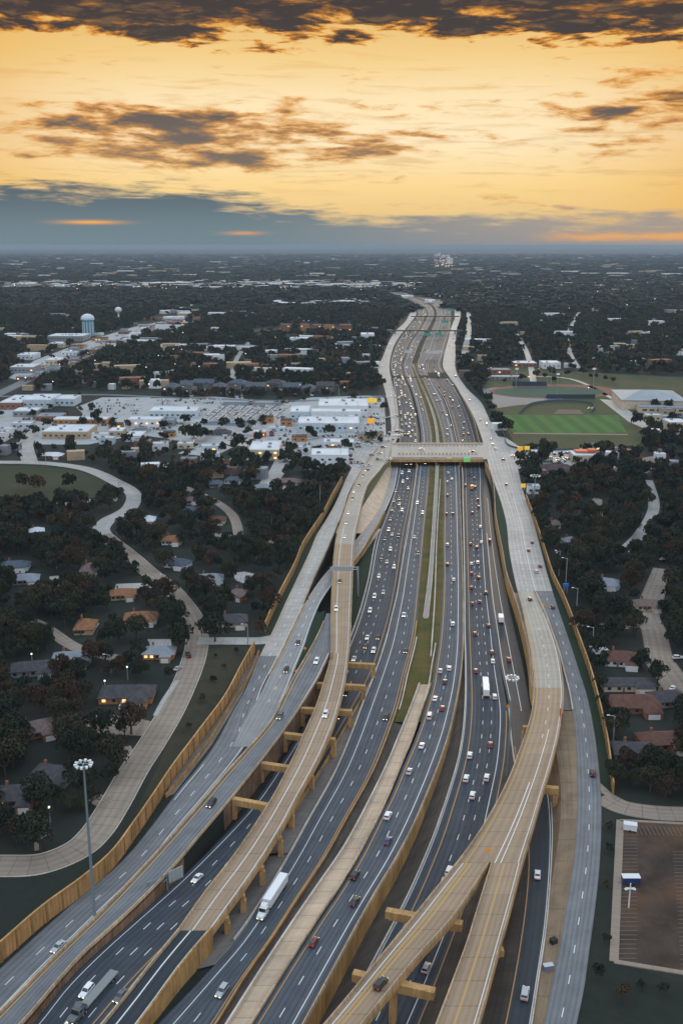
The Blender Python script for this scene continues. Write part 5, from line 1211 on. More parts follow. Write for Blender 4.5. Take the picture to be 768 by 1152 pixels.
# ------------------------------------------------------------------ masts, poles, signs
def high_mast(x, y, z, top_y, label, ring=2.1, n=10, short='tall ring-lamp mast'):
    b = P(x, y, z)
    # height from the row the lamps sit on
    lo, hi = 5.0, 90.0
    for _ in range(40):
        mid = (lo + hi) / 2
        if proj((b.x, b.y, z + mid))[1] > top_y: lo = mid
        else: hi = mid
    h = lo; t = thing('lamp_mast', b, label=label, cat='lamp mast')
    m = MB(); m.tube((0, 0, 0), (0, 0, h), 0.50, 0.24, 10); m.build('pole', simple('mast steel', (0.20, 0.27, 0.31), 0.5, 0.3), t)
    m = MB()
    for i in range(24):
        a, c = 2 * PI * i / 24, 2 * PI * (i + 1) / 24
        m.tube((ring * 0.9 * math.cos(a), ring * 0.9 * math.sin(a), h), (ring * 0.9 * math.cos(c), ring * 0.9 * math.sin(c), h), 0.14, 0.14, 6)
    for i in range(4):
        a = PI / 2 * i; m.tube((0, 0, h), (ring * 0.9 * math.cos(a), ring * 0.9 * math.sin(a), h), 0.08, 0.08, 6)
    m.build('ring', STEEL, t)
    lm = MB(); lm.box((0, 0, 0), (0.95, 0.6, 0.35)); lm.tube((0, 0, -0.17), (0, 0, -0.5), 0.24, 0.32, 10); lme = lm.mesh('luminaire', LAMPW)
    for i in range(n):
        a = 2 * PI * (i + 0.5) / n; place('luminaire', lme, t, (ring * math.cos(a), ring * math.sin(a), h - 0.1), a)
    LAND.append((b, short)); return t
high_mast(107, 1033, 8.2, 859, 'tall ring-lamp mast beside the left frontage road')
high_mast(570.5, 873, 0.5, 762, 'tall ring-lamp mast between outbound and exit lanes', short='lamp mast by the exit lane')
high_mast(600, 568, GZ, 535, 'ring-lamp mast behind the start of the right noise wall', 3.4, short='upper right lamp mast')
def lamp_post(x, y, h, label, z=GZ, arm=2.2, cat='lamp post', name='lamp_post'):
    b = P(x, y, z); t = thing(name, b, label=uniq(label), cat=cat)
    m = MB(); m.tube((0, 0, 0), (0, 0, h), 0.26, 0.16, 8); m.build('pole', STEEL, t)
    if arm:
        m = MB(); m.tube((0, 0, h - 0.2), (-arm, 0, h + 0.4), 0.12, 0.09, 6); a_ = m.build('arm', STEEL, t)
        m = MB(); m.box((0, 0, 0), (1.0, 0.4, 0.22)); m.build('lamp_head', LAMPW, a_, loc=(-arm - 0.4, 0, h + 0.4))
    return t
for i, (x, y, h) in enumerate(((628, 648, 15), (635.5, 663, 18), (647.5, 693, 15), (665, 740, 15), (689, 835, 11))):
    lamp_post(x, y, h, '%s slim pole behind the right noise wall, counting down from the junction' % WORD[i])
lamp_post(360, 570, 16, 'white pole standing in the trees beside the upper left noise wall', arm=0)
lamp_post(279, 725, 10, 'slim pole at the side street gap in the noise wall')
lamp_post(134, 553, 9, 'street lamp on the inside of the park street bend')
lamp_post(52, 522, 9, 'street lamp at the top of the park')
lamp_post(187, 662, 8, 'street lamp at the residential street junction')
lamp_post(125, 758, 9, 'street lamp between the dark houses on the left')
for i, (x, y, h, lab) in enumerate(((398, 508, 14, 'left of the junction'), (411, 497, 16, 'behind the left junction'), (432, 515, 12, 'at the overpass left corner'), (402, 470, 18, 'in front of the yellow sign'), (383, 520, 12, 'beside the ribbed white block'),
                                    (389, 496, 16, 'behind the pale low shop'), (426, 480, 14, 'beside the left frontage road beyond the overpass'), (430, 462, 14, 'beside the left frontage road near the yellow sign'), (381, 452, 20, 'behind the rear dealership hall'), (371, 505, 11, 'by the dark red roof'))):
    lamp_post(x, y, h, 'tall light pole ' + lab)
for i, (x, y, h) in enumerate(((580, 439, 28), (619.5, 432, 28), (626, 446, 28), (666.5, 439, 28))):
    t = lamp_post(x, y, h, 'stadium light pole at the %s of the running track' % ('left end', 'far side', 'near side', 'right end')[i], arm=0, cat='stadium light', name='stadium_light')
    m = MB(); m.box((0, 0, h), (4.5, 0.4, 2.2)); m.build('lamp_bank', LAMPW, t)
# overhead sign seen from behind, lower left
a, b = P(168, 1023, 0.2), P(206, 1005, 0.2)
t = thing('overhead_sign', a, math.atan2((b - a).y, (b - a).x), label='steel overhead sign with pale back over the sunken lanes', cat='road sign')
sp = (b - a).length
for x in (0, sp * 0.55):
    m = MB(); m.tube((x, 0, 0), (x, 0, 9.4), 0.3, 0.24, 8); m.build('post', simple('mast steel', (0.20, 0.27, 0.31), 0.5, 0.3), t)
m = MB()
for z in (7.2, 9.2): m.tube((-0.5, 0, z), (sp, 0, z), 0.14, 0.14, 6)
for i in range(8): m.tube((sp * i / 8, 0, 7.2 + 2 * (i % 2)), (sp * (i + 1) / 8, 0, 9.2 - 2 * (i % 2)), 0.08, 0.08, 6)
m.build('truss', simple('mast steel', (0.20, 0.27, 0.31), 0.5, 0.3), t)
m = MB(); m.box((sp * 0.80, -0.3, 7.9), (sp * 0.42, 0.15, 4.0)); m.build('sign_panel', simple('aluminium sign back', (0.46, 0.50, 0.52), 0.5, 0.3), t)
for i in range(3):
    m = MB(); m.box((sp * (0.68 + 0.12 * i), -0.42, 7.9), (0.15, 0.1, 3.9)); m.build('stiffener', STEEL, t)
# sign gantry over the left flyover
a, b = P(372, 657, 8), P(402, 673, 0.2)
c0 = FL.pt(650, -0.1); c1_ = FL.pt(650, 1.25)
t = thing('sign_gantry', Vector((c1_.x, c1_.y, 0)), label='grey sign gantry reaching across the left flyover', cat='road sign')
hh = c0.z + 6.5
m = MB(); m.tube((0, 0, 0), (0, 0, hh), 0.55, 0.4, 10); m.build('post', STEEL, t)
L_ = c1_.x - c0.x
m = MB()
for z in (hh - 1.6, hh - 0.2): m.tube((0, 0, z), (-L_, 0, z), 0.22, 0.16, 8)
for i in range(9): m.tube((-L_ * i / 9, 0, hh - 1.6 + 1.4 * (i % 2)), (-L_ * (i + 1) / 9, 0, hh - 0.2 - 1.4 * (i % 2)), 0.1, 0.1, 6)
m.build('arm', STEEL, t)
m = MB(); m.box((-L_ * 0.55, 0.4, hh - 1.0), (L_ * 0.7, 0.15, 3.0)); m.build('sign_panel', simple('aluminium sign back', (0.46, 0.50, 0.52), 0.5, 0.3), t)
m = MB(); pl = [P(427, 596, 0.4), P(415, 612, 0.3), P(407, 624, 0.2), P(400, 632, 0.2)]; sweep(m, smooth_px(pl, 4), 1.6, 0.7, base=-0.3); tag(m.build('flume', PARAL), 'pale concrete flume running down the dark grass', 'flume')
# roadside signs of the business district
def pylon(x, y, h, w, ph, mat, label):
    b = P(x, y, GZ); t = thing('pylon_sign', b, label=label, cat='sign')
    for q in (-0.3, 0.3):
        m = MB(); m.tube((w * q, 0, 0), (w * q, 0, h), 0.3, 0.3, 8); m.build('post', STEEL, t)
    m = MB(); m.box((0, 0, h), (w, 0.8, ph)); m.build('panel', mat, t)
YS = simple('sign yellow lit', (0.85, 0.55, 0.03), 0.4, emit=(1.0, 0.62, 0.02), es=0.35)
OSG = simple('sign orange lit', (0.9, 0.40, 0.02), 0.4, emit=(1.0, 0.42, 0.0), es=0.35)
pylon(418, 458, 8, 12, 5.0, YS, 'big yellow sign in the dealership yard')
pylon(417, 482, 8, 7, 5, OSG, 'orange sign beside the dealership front')
pylon(584.5, 512, 6, 5, 3.4, OSG, 'left orange sign on the right forecourt')
pylon(592, 512, 6.5, 4.6, 3.2, YS, 'right yellow sign on the right forecourt')
pylon(588, 552, 4, 3.5, 3, YS, 'small yellow sign at the start of the right noise wall')
pylon(635.5, 668, 5, 3, 1.8, simple('sign blue', (0.03, 0.20, 0.62), 0.4), 'small blue sign behind the right noise wall')
t = thing('fuel_canopy', P(606, 514, GZ), 0.0, label='white fuel station canopy beside the orange signs', cat='canopy')
m = MB(); m.box((0, 0, 5.3), (14, 10, 0.9)); m.build('roof', RW, t)
for a in (-5, 5):
    for b in (-3, 3):
        m = MB(); m.box((a, b, 2.4), (0.5, 0.5, 4.8)); m.build('post', WW, t)
t = thing('shop_awning', P(606, 520, GZ), 0.0, label='yellow fronted kiosk below the fuel canopy', cat='kiosk')
m = MB(); m.box((0, 0, 1.6), (5, 4, 3.2)); m.build('wall', simple('kiosk ochre', (0.55, 0.33, 0.05), 0.6), t)
m = MB(); m.box((0, 0, 3.4), (5.6, 4.6, 0.35)); m.build('roof', RW, t)
# freeway overpasses far off
for i, (y, xa, xb, lab) in enumerate(((372, 436, 520, 'nearer dark bridge crossing the far freeway'), (356, 462, 516, 'farther dark bridge crossing the far freeway'))):
    t = thing('road_bridge', label=lab, cat='bridge')
    a, b = P(xa, y, 15), P(xb, y, 15); m = MB(); m.box(((a.x + b.x) / 2, a.y, 15), (b.x - a.x, 14, 2.0)); m.build('deck', simple('dark bridge concrete', (0.06, 0.065, 0.07), 0.9), t)
    m = MB(); m.box(((a.x + b.x) / 2, a.y - 6.8, 16.5), (b.x - a.x, 0.4, 0.99)); m.build('parapet', WGY, t)
    for k in range(5):
        q = MB(); q.box((a.x + (b.x - a.x) * (k + 0.5) / 5, a.y, 11), (2, 10, 5.9)); q.build('pier', WGY, t)
for i, (x, y, w) in enumerate(((480, 381, 16), (493, 380, 14), (500, 366, 16), (506, 352, 16), (459, 401, 12), (486, 402, 26))):
    p = P(x, y, 8.3); t = thing('sign_bridge', p, label='%s overhead sign on the far freeway, counting from the far end' % WORD[(3, 2, 1, 0, 4, 5)[i]], cat='road sign', group='far overhead freeway signs')
    m = MB(); m.box((-w * 0.8, 0, 4), (0.6, 0.6, 8)); m.build('post', STEEL, t); m = MB(); m.box((0, 0, 8.5), (w * 1.7, 0.5, 0.6)); m.build('beam', STEEL, t)
    m = MB(); m.box((0, -0.4, 8.5), (w, 0.3, 5)); m.build('sign_panel', simple('far sign green', (0.06, 0.36, 0.24), 0.5) if i < 4 else RW, t)
# ------------------------------------------------------------------ vehicles
def ring_box(x, hw, z0, z1, ch=0.12):
    return [(x, -hw + ch, z0), (x, hw - ch, z0), (x, hw, z0 + ch), (x, hw, z1 - ch), (x, hw - ch, z1), (x, -hw + ch, z1), (x, -hw, z1 - ch), (x, -hw, z0 + ch)]
SPEC = {  # length, half width, body stations (x, z0, z1), cabin (x back base, x back top, x front top, x front base, z belt, z roof)
 'sedan': (4.8, 0.92, [(-2.4, 0.45, 0.86), (-2.25, 0.28, 0.98), (-1.3, 0.25, 1.0), (0.8, 0.25, 0.98), (2.1, 0.27, 0.84), (2.4, 0.42, 0.70)], (-1.75, -1.05, 0.35, 1.15, 0.96, 1.46)),
 'hatchback': (4.2, 0.90, [(-2.1, 0.45, 0.95), (-2.0, 0.28, 1.05), (0.7, 0.25, 1.0), (1.8, 0.27, 0.86), (2.1, 0.42, 0.72)], (-2.0, -1.55, 0.25, 1.0, 1.0, 1.52)),
 'suv': (4.9, 0.98, [(-2.45, 0.55, 1.05), (-2.35, 0.35, 1.15), (0.9, 0.32, 1.12), (2.2, 0.34, 1.02), (2.45, 0.5, 0.85)], (-2.32, -2.05, 0.35, 1.05, 1.1, 1.78)),
 'pickup': (5.8, 1.0, [(-2.9, 0.6, 1.1), (-2.8, 0.42, 1.15), (0.9, 0.40, 1.15), (2.6, 0.42, 1.1), (2.9, 0.6, 0.9)], (-0.85, -0.65, 0.75, 1.4, 1.12, 1.88)),
 'van': (5.4, 1.0, [(-2.7, 0.5, 1.2), (-2.65, 0.35, 1.25), (1.6, 0.33, 1.2), (2.5, 0.36, 1.0), (2.7, 0.5, 0.85)], (-2.66, -2.55, 1.2, 2.0, 1.2, 2.1)),
}
MESH = {}
def car_parts(kind):
    L_, hw, st, (xb, xbt, xft, xfb, zb, zr) = SPEC[kind]
    body = MB()
    body.loft([ring_box(x, hw - (0.1 if abs(x) > L_ / 2 - 0.1 else 0), a, b, 0.14) for x, a, b in st], 0)
    rw = hw - 0.2
    body.add([(xbt, -rw, zr), (xft, -rw, zr), (xft, rw, zr), (xbt, rw, zr), (xbt, -rw, zr - 0.08), (xft, -rw, zr - 0.08), (xft, rw, zr - 0.08), (xbt, rw, zr - 0.08)],
             [(0, 1, 2, 3), (7, 6, 5, 4), (0, 4, 5, 1), (1, 5, 6, 2), (2, 6, 7, 3), (3, 7, 4, 0)], 0)
    for s_ in (-1, 1):   # roof pillars
        for a, b in (((xb, zb), (xbt, zr - 0.04)), ((xfb, zb), (xft, zr - 0.04)), ((xbt * 0.5 + xft * 0.5, zb), (xbt * 0.5 + xft * 0.5, zr - 0.04))):
            body.tube((a[0], s_ * (hw - 0.07), a[1] - 0.05), (b[0], s_ * (rw - 0.01), b[1]), 0.06, 0.05, 5)
    if kind == 'pickup':
        body.box((-1.85, 0, 1.17), (1.6, hw * 1.6, 0.02), 0, 1)
    gl = MB(); q = hw - 0.10; g2 = rw - 0.03
    gl.loft([[(xb + 0.02, -q, zb - 0.06), (xb + 0.02, q, zb - 0.06), (xfb - 0.02, q, zb - 0.06), (xfb - 0.02, -q, zb - 0.06)], [(xbt + 0.03, -g2, zr - 0.085), (xbt + 0.03, g2, zr - 0.085), (xft - 0.03, g2, zr - 0.085), (xft - 0.03, -g2, zr - 0.085)]])
    wh = MB(); r_ = 0.34 if kind not in ('pickup', 'suv') else 0.39
    wh.tube((0, -0.11, 0), (0, 0.11, 0), r_, r_, 14, 0); wh.tube((0, -0.115, 0), (0, 0.115, 0), r_ * 0.58, r_ * 0.58, 10, 1)
    wp = [(x, s_ * (hw - 0.13), r_) for x in (-L_ * 0.30, L_ * 0.31) for s_ in (-1, 1)]
    zl = st[-1][2] - 0.12; zt = st[0][2] - 0.14
    hl = MB(); hl.box((0, 0, 0), (0.12, 0.42, 0.18)); tl_ = MB(); tl_.box((0, 0, 0), (0.12, 0.42, 0.20))
    return body, gl, wh, wp, hl, [(L_ / 2 + 0.0, s_ * (hw - 0.38), zl) for s_ in (-1, 1)], tl_, [(-L_ / 2, s_ * (hw - 0.38), zt) for s_ in (-1, 1)]
def get_mesh(kind, colour):
    k = (kind, colour)
    if k not in MESH:
        b, g, w, wp, hl, hp, tl_, tp = car_parts(kind)
        if ('g', kind) not in MESH:
            MESH['g', kind] = g.mesh('windows', GLASS); MESH['w', kind] = w.mesh('wheel', [RUBBER, STEEL], True)
            MESH['h', kind] = hl.mesh('headlight', HEADL); MESH['t', kind] = tl_.mesh('tail_light', TAILL)
            MESH['p', kind] = (wp, hp, tp)
        MESH[k] = b.mesh('body', [CARM[colour], RUBBER])
        # one-piece version for the far ones
        s_ = MB(); s_.add(b.v, b.f, 0); s_.add(g.v, g.f, 1)
        for p in wp: s_.tube((p[0], p[1] - 0.11, p[2]), (p[0], p[1] + 0.11, p[2]), 0.35, 0.35, 8, 2)
        for p in hp: s_.box(p, (0.14, 0.55, 0.24), 0, 3)
        for p in tp: s_.box(p, (0.14, 0.42, 0.2), 0, 4)
        MESH['far', kind, colour] = s_.mesh('car', [CARM[colour], GLASS, RUBBER, HEADL, TAILL])
    return MESH[k]
CARS = []
def add_car(px, py, road, colour, kind, away, where, z=None, rz=None, dy=0.0):
    get_mesh(kind, colour)
    zz = road.at(py)[2] if z is None else z
    # the row given is the middle of the car; its wheels sit a little lower
    u = py - 276; py2 = py + 0.5 * u / 190 * 0.9
    zz = road.at(py2)[2] if road and z is None else zz
    p = P(px, py2, zz + 0.03)
    if rz is None:
        l, r_, _ = road.at(py2); f = (px - l) / max(1e-3, r_ - l)
        tg = road.tangent(py2, min(max(f, 0), 1)); h = -tg if away else tg
        rz = math.atan2(h.y, h.x); slope = -math.asin(max(-0.2, min(0.2, h.z)))
    else: slope = 0
    CARS.append((p, rz, slope, kind, colour, where, py))
KN = {'w': 'white', 's': 'silver', 'k': 'black', 'g': 'grey', 'r': 'red', 'b': 'blue', 'o': 'orange'}
KD = {'S': 'sedan', 'U': 'suv', 'P': 'pickup', 'V': 'van', 'H': 'hatchback'}
def cars(road, away, where, txt):
    for tok in txt.split():
        x, y, c = tok.split(','); add_car(float(x), float(y), road, KN[c[0]], KD[c[1]], away, where)
LW_ = 'sunken oncoming lanes'
cars(C1, False, LW_, '98,1115,wU 82,1146,wS 136,1120,gS 222,988,wS 416,687,wU 413,717,wS 425,717,kS 411,727,rS 420,732,wU 398,741,wS 389,780,kS 381,806,kU '
     '433,606,kS 439,618,wU 429,627,kS 435,632,sS 443,638,wU 426,648,wS 421,671,wU 431,666,sS 448,603,kU 460,530,wU 458,538,sS 453,542,wU 459,549,sS 445,552,kS '
     '449,561,kS 443,563,kS 449,567,sS 441,573,rS 452,574,wU 439,584,kS 437,596,wU 441,601,sS 457,522,kS 462,522,kU 452,532,wV')
cars(C2, False, 'lorry carriageway', '466,604,sS 470,622,kS 454,692,wP 456,732,kS 434,807,kU 469,566,wU 475,577,wU 250,1115,sU 478,521,kS')
cars(C3, True, 'raised outbound lanes', '504,532,wS 508,539,wS 503,542,sS 503,557,rS 502,578,rS 509,578,kS 503,613,sU 503,635,kU 510,652,wS 509,702,wU 495,755,sS 505,752,wU 500,767,kS '
     '489,786,wS 483,806,wV 497,797,rS 474,839,wS 460,868,sS 436,918,wU 436,946,bS 399,985,kU 399,1014,kS 353,1060,rH')
cars(C4, True, 'lower outbound lanes', '528,534,kS 533,538,rS 523,546,kS 534,548,kS 537,562,rS 538,570,kS 531,577,kS 540,593,wU 541,610,wS 529,612,rS 536,616,rU '
     '530,634,wS 537,633,wU 530,645,rS 538,650,kU 530,661,rS 546,667,kU 531,679,rS 539,677,kS 549,704,kU 534,713,kS 553,734,kS 554,744,wS 535,755,rS 556,784,wU '
     '551,838,rS 528,850,wU 524,876,wU 547,875,wU 531,895,wU 505,980,wU 479,1089,sH')
cars(DX, True, 'exit lane', '550.5,608,rU 572,742,rS 604,984,wS 590,1118,sU')
cars(RL, True, 'right flyover fork', '428,1107,kU')
cars(RR, True, 'right flyover', '595.5,674,kU')
cars(FRR, True, 'right frontage road', '598,610,bS 594,619,rS 607,637,rS 603,643,sS 569,545,kS')
cars(EE, True, 'frontage road by the right noise wall', '621,683,kU 666,870,kU')
cars(FL, False, 'left flyover', '408,535,kS 403.5,546,kS 398,553,wS 396.5,561,kS 391.5,577,wS 389.5,588,sS 387.5,604,wS 382,654,kS 378,685,wU 366,804,wU')
cars(FB, False, 'flyover branch', '356,744,wU 315,806,gU 238,904,kU')
cars(BX, False, 'climbing exit ramp', '335,723,kS 322,754,kU')
cars(AA, False, 'left frontage road', '66,1065,sS')
cars(C4, True, 'outer lanes beyond the overpass', '521,488.5,rS 526.5,488,rS 520,496,wS 521,482,sS 521.5,475.5,kS 517,468,wS 515.5,457.5,wS 508,458,kS 509,451,sU 506,447,sS 499.5,445,rS 499.5,441.5,rS 494,435,rS 509,433.5,kS')
cars(C3, True, 'inner lanes beyond the overpass', '503,489,wS 502.6,483,sS 507,479,wS 502.4,467.5,wS 497,463,kS 494.6,450.6,rS 491,451,rS 489.7,443.2,wS 487.8,443.6,wS 482.5,428,rS 482,432.5,wS 477.6,425.6,rS')
cars(C2, False, 'inner oncoming lanes beyond the overpass', '473,447,kS 473,455,kS 475,461,kS 468,444,sS 463.5,434.5,wS')
cars(C1, False, 'jammed oncoming lanes beyond the overpass', '460,480,wU 463.5,484,wS 460,487,wU 462,491,sS 467,496,wS 467,489,kS 458,465.7,wU 462,466.8,wS 467,466.6,wU 463.5,469.5,kS 462,457,wS 464,459.5,sS')
rn = random.Random(11)
def auto(road, away, where, y0, y1, n, fr, cols, minsep=6.0):
    done = []; tries = 0
    while len(done) < n and tries < 4000:
        tries += 1
        y = y0 + (y1 - y0) * (rn.random() ** 0.75); f = rn.choice(fr) + rn.uniform(-0.015, 0.015)
        p = road.pt(y, f)
        if any((p - q).length < minsep for q in done): continue
        if any((p - c[0]).length < minsep for c in CARS): continue
        done.append(p); l, r_, z = road.at(y)
        add_car(l + (r_ - l) * f, y, road, rn.choice(cols), rn.choice(('sedan', 'suv', 'sedan', 'hatchback', 'pickup', 'van')), away, where)
OC = ('white', 'white', 'silver', 'black', 'white', 'grey', 'silver', 'red')
auto(C1, False, 'jammed oncoming lanes beyond the overpass', 336, 478, 92, (0.22, 0.42, 0.62, 0.82), OC)
auto(C2, False, 'inner oncoming lanes beyond the overpass', 336, 430, 12, (0.42, 0.72), OC)
auto(C3, True, 'inner lanes beyond the overpass', 338, 425, 9, (0.3, 0.6), OC)
auto(C4, True, 'outer lanes beyond the overpass', 338, 430, 12, (0.25, 0.5, 0.75), OC)
auto(FLL, False, 'left frontage road beyond the overpass', 350, 490, 5, (0.35, 0.65), OC, 20)
auto(FRR, True, 'right frontage road beyond the overpass', 345, 480, 6, (0.35, 0.65), OC, 20)
def parked(px, py, c, k, rz, where, z=GZ + 0.16):
    add_car(px, py, None, KN[c], KD[k], False, where, z=z, rz=rz)
EWR = 0.0
for x, y, c, k, rz, w in ((474, 506, 'w', 'V', 0.0, 'overpass deck'), (531, 508, 'k', 'S', PI, 'overpass deck'),
        (431, 503, 'k', 'U', 0.2, 'junction left of the overpass'), (427, 510, 's', 'S', 0.3, 'junction left of the overpass'), (418, 512, 'k', 'S', 0.4, 'junction left of the overpass'), (413, 529, 'k', 'S', -2.2, 'junction left of the overpass'),
        (552, 494, 'w', 'S', 1.2, 'junction right of the overpass'), (554, 500, 'w', 'U', 1.2, 'junction right of the overpass'), (557, 505, 's', 'S', 1.1, 'junction right of the overpass'), (566, 517, 'r', 'S', 0.4, 'junction right of the overpass'), (576, 513, 'w', 'S', 0.1, 'junction right of the overpass'),
        (212, 737, 'k', 'P', 1.9, 'residential street'), (200, 752, 's', 'S', 1.2, 'residential street'), (139, 795, 'w', 'V', 1.4, 'rounded drive'), (146, 800, 'w', 'S', 1.5, 'rounded drive'), (149, 790, 'k', 'S', 1.5, 'rounded drive'),
        (89, 655, 'w', 'S', 0.1, 'cul-de-sac'), (37, 674, 'w', 'P', 0.2, 'yard below the cul-de-sac'), (46, 674, 's', 'S', 0.3, 'yard below the cul-de-sac'), (74, 742, 'w', 'V', 0.3, 'dim yard on the left'), (108, 704, 'w', 'V', 1.6, 'yard by the narrow tan-orange house'), (101, 741, 'w', 'S', 1.4, 'dim yard on the left'),
        (745, 629, 'w', 'S', 0.6, 'right woods'), (756, 774, 'w', 'S', 1.0, 'dim street at the right edge'), (762, 740, 'w', 'U', 0.1, 'dim street at the right edge'), (675, 624, 'w', 'S', 2.6, 'right woods'),
        (193, 627, 'b', 'S', 0.2, 'yard by the blue-roofed house'), (187, 629, 'w', 'V', 0.3, 'yard by the blue-roofed house')):
    parked(x, y, c, k, rz, w)
# group by look and road, order from the overpass, and name each one
from collections import defaultdict
grp = defaultdict(list)
for c in CARS: grp[(c[4], c[3], c[5])].append(c)
ORD = ['', 'second', 'third', 'fourth', 'fifth', 'sixth', 'seventh', 'eighth', 'ninth', 'tenth', 'eleventh', 'twelfth', 'thirteenth', 'fourteenth', 'fifteenth', 'sixteenth', 'seventeenth', 'eighteenth', 'nineteenth', 'twentieth', 'twenty-first', 'twenty-second', 'twenty-third', 'twenty-fourth', 'twenty-fifth', 'twenty-sixth', 'twenty-seventh', 'twenty-eighth', 'twenty-ninth', 'thirtieth'] + ['thirty-%s' % q for q in ('first', 'second', 'third', 'fourth', 'fifth', 'sixth', 'seventh', 'eighth', 'ninth')]
OVER = P(490, 510, 8)
for (colour, kind, where), lst in grp.items():
    lst.sort(key=lambda c: (c[0] - OVER).length)
    for i, (p, rz, sl_, kind, colour, where, py) in enumerate(lst):
        if len(lst) == 1: lab = 'only %s %s on the %s' % (colour, kind, where)
        else: lab = '%s %s on the %s, %s nearest the overpass' % (colour, kind, where, ORD[i] if i else 'the one')
        is_far = py < 600
        if is_far:
            o = place('car', MESH['far', kind, colour], None, p)
        else:
            o = thing('car', p)
            place('body', MESH[kind, colour], o); place('windows', MESH['g', kind], o)
            wp, hp, tp = MESH['p', kind]
            for q in wp: place('wheel', MESH['w', kind], o, q)
            for q in hp: place('headlight', MESH['h', kind], o, q)
            for q in tp: place('tail_light', MESH['t', kind], o, q)
        o.rotation_euler = (0, sl_, rz)
        tag(o, uniq(lab), kind if kind in ('pickup', 'van') else 'car', 'vehicles on the freeway and its streets')

def lorry(px, py, road, away, label, box=(13.8, 2.6, 2.75), semi=True, colour=(0.82, 0.83, 0.84), flat=False, cabc='white'):
    z = road.at(py)[2]; l, r_, _ = road.at(py); f = (px - l) / (r_ - l); tg = road.tangent(py, f); h = -tg if away else tg
    t = thing('lorry', P(px, py, z + 0.03), math.atan2(h.y, h.x), label=label, cat='lorry')
    L_, w, bh = box; xr = -L_ / 2
    tm = simple('trailer %.2f' % colour[0], colour, 0.45)
    b = MB()
    if flat: b.box((0, 0, 1.35), (L_, w, 0.35)); b.box((L_ * 0.48, 0, 1.9), (0.2, w, 1.2))
    else:
        b.box((0, 0, 1.15 + bh / 2), (L_, w, bh)); b.box((0, 0, 1.15 + bh + 0.03), (L_ - 0.3, w - 0.2, 0.06))
        for i in range(12):
            for s_ in (-1, 1): b.box((-L_ / 2 + (i + 0.5) * L_ / 12, s_ * (w / 2 + 0.02), 1.15 + bh / 2), (0.10, 0.05, bh - 0.2))
    b.build('cargo_box', tm, t)
    k = MB(); k.box((0.2, 0, 0.95), (L_ - 0.6, 1.0, 0.38)); k.build('chassis', RUBBER, t)
    c0 = L_ / 2 + (1.0 if semi else 0.35)
    cm = CARM[cabc]
    c = MB(); c.loft([ring_box(c0, 1.22, 0.75, 2.9 if semi else 2.4, 0.12), ring_box(c0 + 1.9, 1.22, 0.6, 2.9 if semi else 2.4, 0.12), ring_box(c0 + 2.3, 1.2, 0.6, 1.85, 0.12)] + ([ring_box(c0 + 4.0, 1.08, 0.6, 1.7, 0.2), ring_box(c0 + 4.3, 0.95, 0.7, 1.4, 0.15)] if semi else [ring_box(c0 + 2.7, 1.05, 0.6, 1.5, 0.15)]))
    cb = c.build('cab', cm, t)
    if semi:
        k = MB(); k.loft([[(c0 + 0.1, -1.1, 2.91), (c0 + 0.1, 1.1, 2.91), (c0 + 0.1, 1.05, 3.75), (c0 + 0.1, -1.05, 3.75)], [(c0 + 1.5, -1.0, 2.91), (c0 + 1.5, 1.0, 2.91), (c0 + 1.4, 0.8, 3.1), (c0 + 1.4, -0.8, 3.1)]]); k.build('roof_fairing', cm, cb)
        k = MB(); k.box((c0 - 0.2, 0, 0.95), (2.6, 0.95, 0.3)); k.build('frame', RUBBER, t)
    zt = 2.9 if semi else 2.4
    k = MB(); k.add([(c0 + 1.96, -1.08, zt - 0.12), (c0 + 1.96, 1.08, zt - 0.12), (c0 + 2.36, 1.05, 1.92), (c0 + 2.36, -1.05, 1.92), (c0 + 1.90, -1.08, zt - 0.12), (c0 + 1.90, 1.08, zt - 0.12), (c0 + 2.2, 1.05, 1.86), (c0 + 2.2, -1.05, 1.86)],
                    [(0, 1, 2, 3), (7, 6, 5, 4), (0, 4, 5, 1), (1, 5, 6, 2), (2, 6, 7, 3), (3, 7, 4, 0)]); k.build('windscreen', GLASS, cb)
    for s_ in (-1, 1):
        k = MB(); k.box((c0 + 1.2, s_ * 1.225, zt - 0.55), (0.9, 0.04, 0.6)); k.build('side_window', GLASS, cb)
        k = MB(); k.box((c0 + (4.28 if semi else 2.7), s_ * 0.75, 0.95), (0.14, 0.36, 0.22)); k.build('headlight', HEADL, t)
        k = MB(); k.box((-L_ / 2 - 0.05, s_ * 1.0, 0.98), (0.1, 0.4, 0.2)); k.build('tail_light', TAILL, t)
    wm = MB(); wm.tube((0, -0.28, 0), (0, 0.28, 0), 0.50, 0.50, 16, 0); wm.tube((0, -0.29, 0), (0, 0.29, 0), 0.28, 0.28, 12, 1); wme = wm.mesh('wheel', [RUBBER, STEEL])
    for x in (xr + 1.3, xr + 2.6, c0 - 0.7, c0 + 0.5, c0 + (3.2 if semi else 1.4)) if semi else (xr + 1.5, c0 + 1.4):
        for s_ in (-1, 1): place('wheel', wme, t, (x, s_ * 0.98, 0.5))
    return t
lorry(310, 1009, C2, False, 'white articulated lorry coming down the left oncoming carriageway')
lorry(546, 778, C4, True, 'white articulated lorry driving away in the lower outbound lanes')
lorry(563, 700, DX, True, 'white box van lorry beside the outbound lanes', (6.0, 2.5, 2.6), False)
lorry(530.5, 551, C4, True, 'small orange lorry just below the overpass', (5.0, 2.4, 2.6), False, (0.80, 0.28, 0.03), cabc='orange')
lorry(112, 1117, C1, False, 'grey flatbed lorry beside the white cars at the bottom left', (14, 2.5, 2.0), True, (0.20, 0.22, 0.22), True, cabc='grey')
lorry(493, 423, C4, True, 'white box lorry far beyond the overpass', (9, 2.6, 3.2), False)
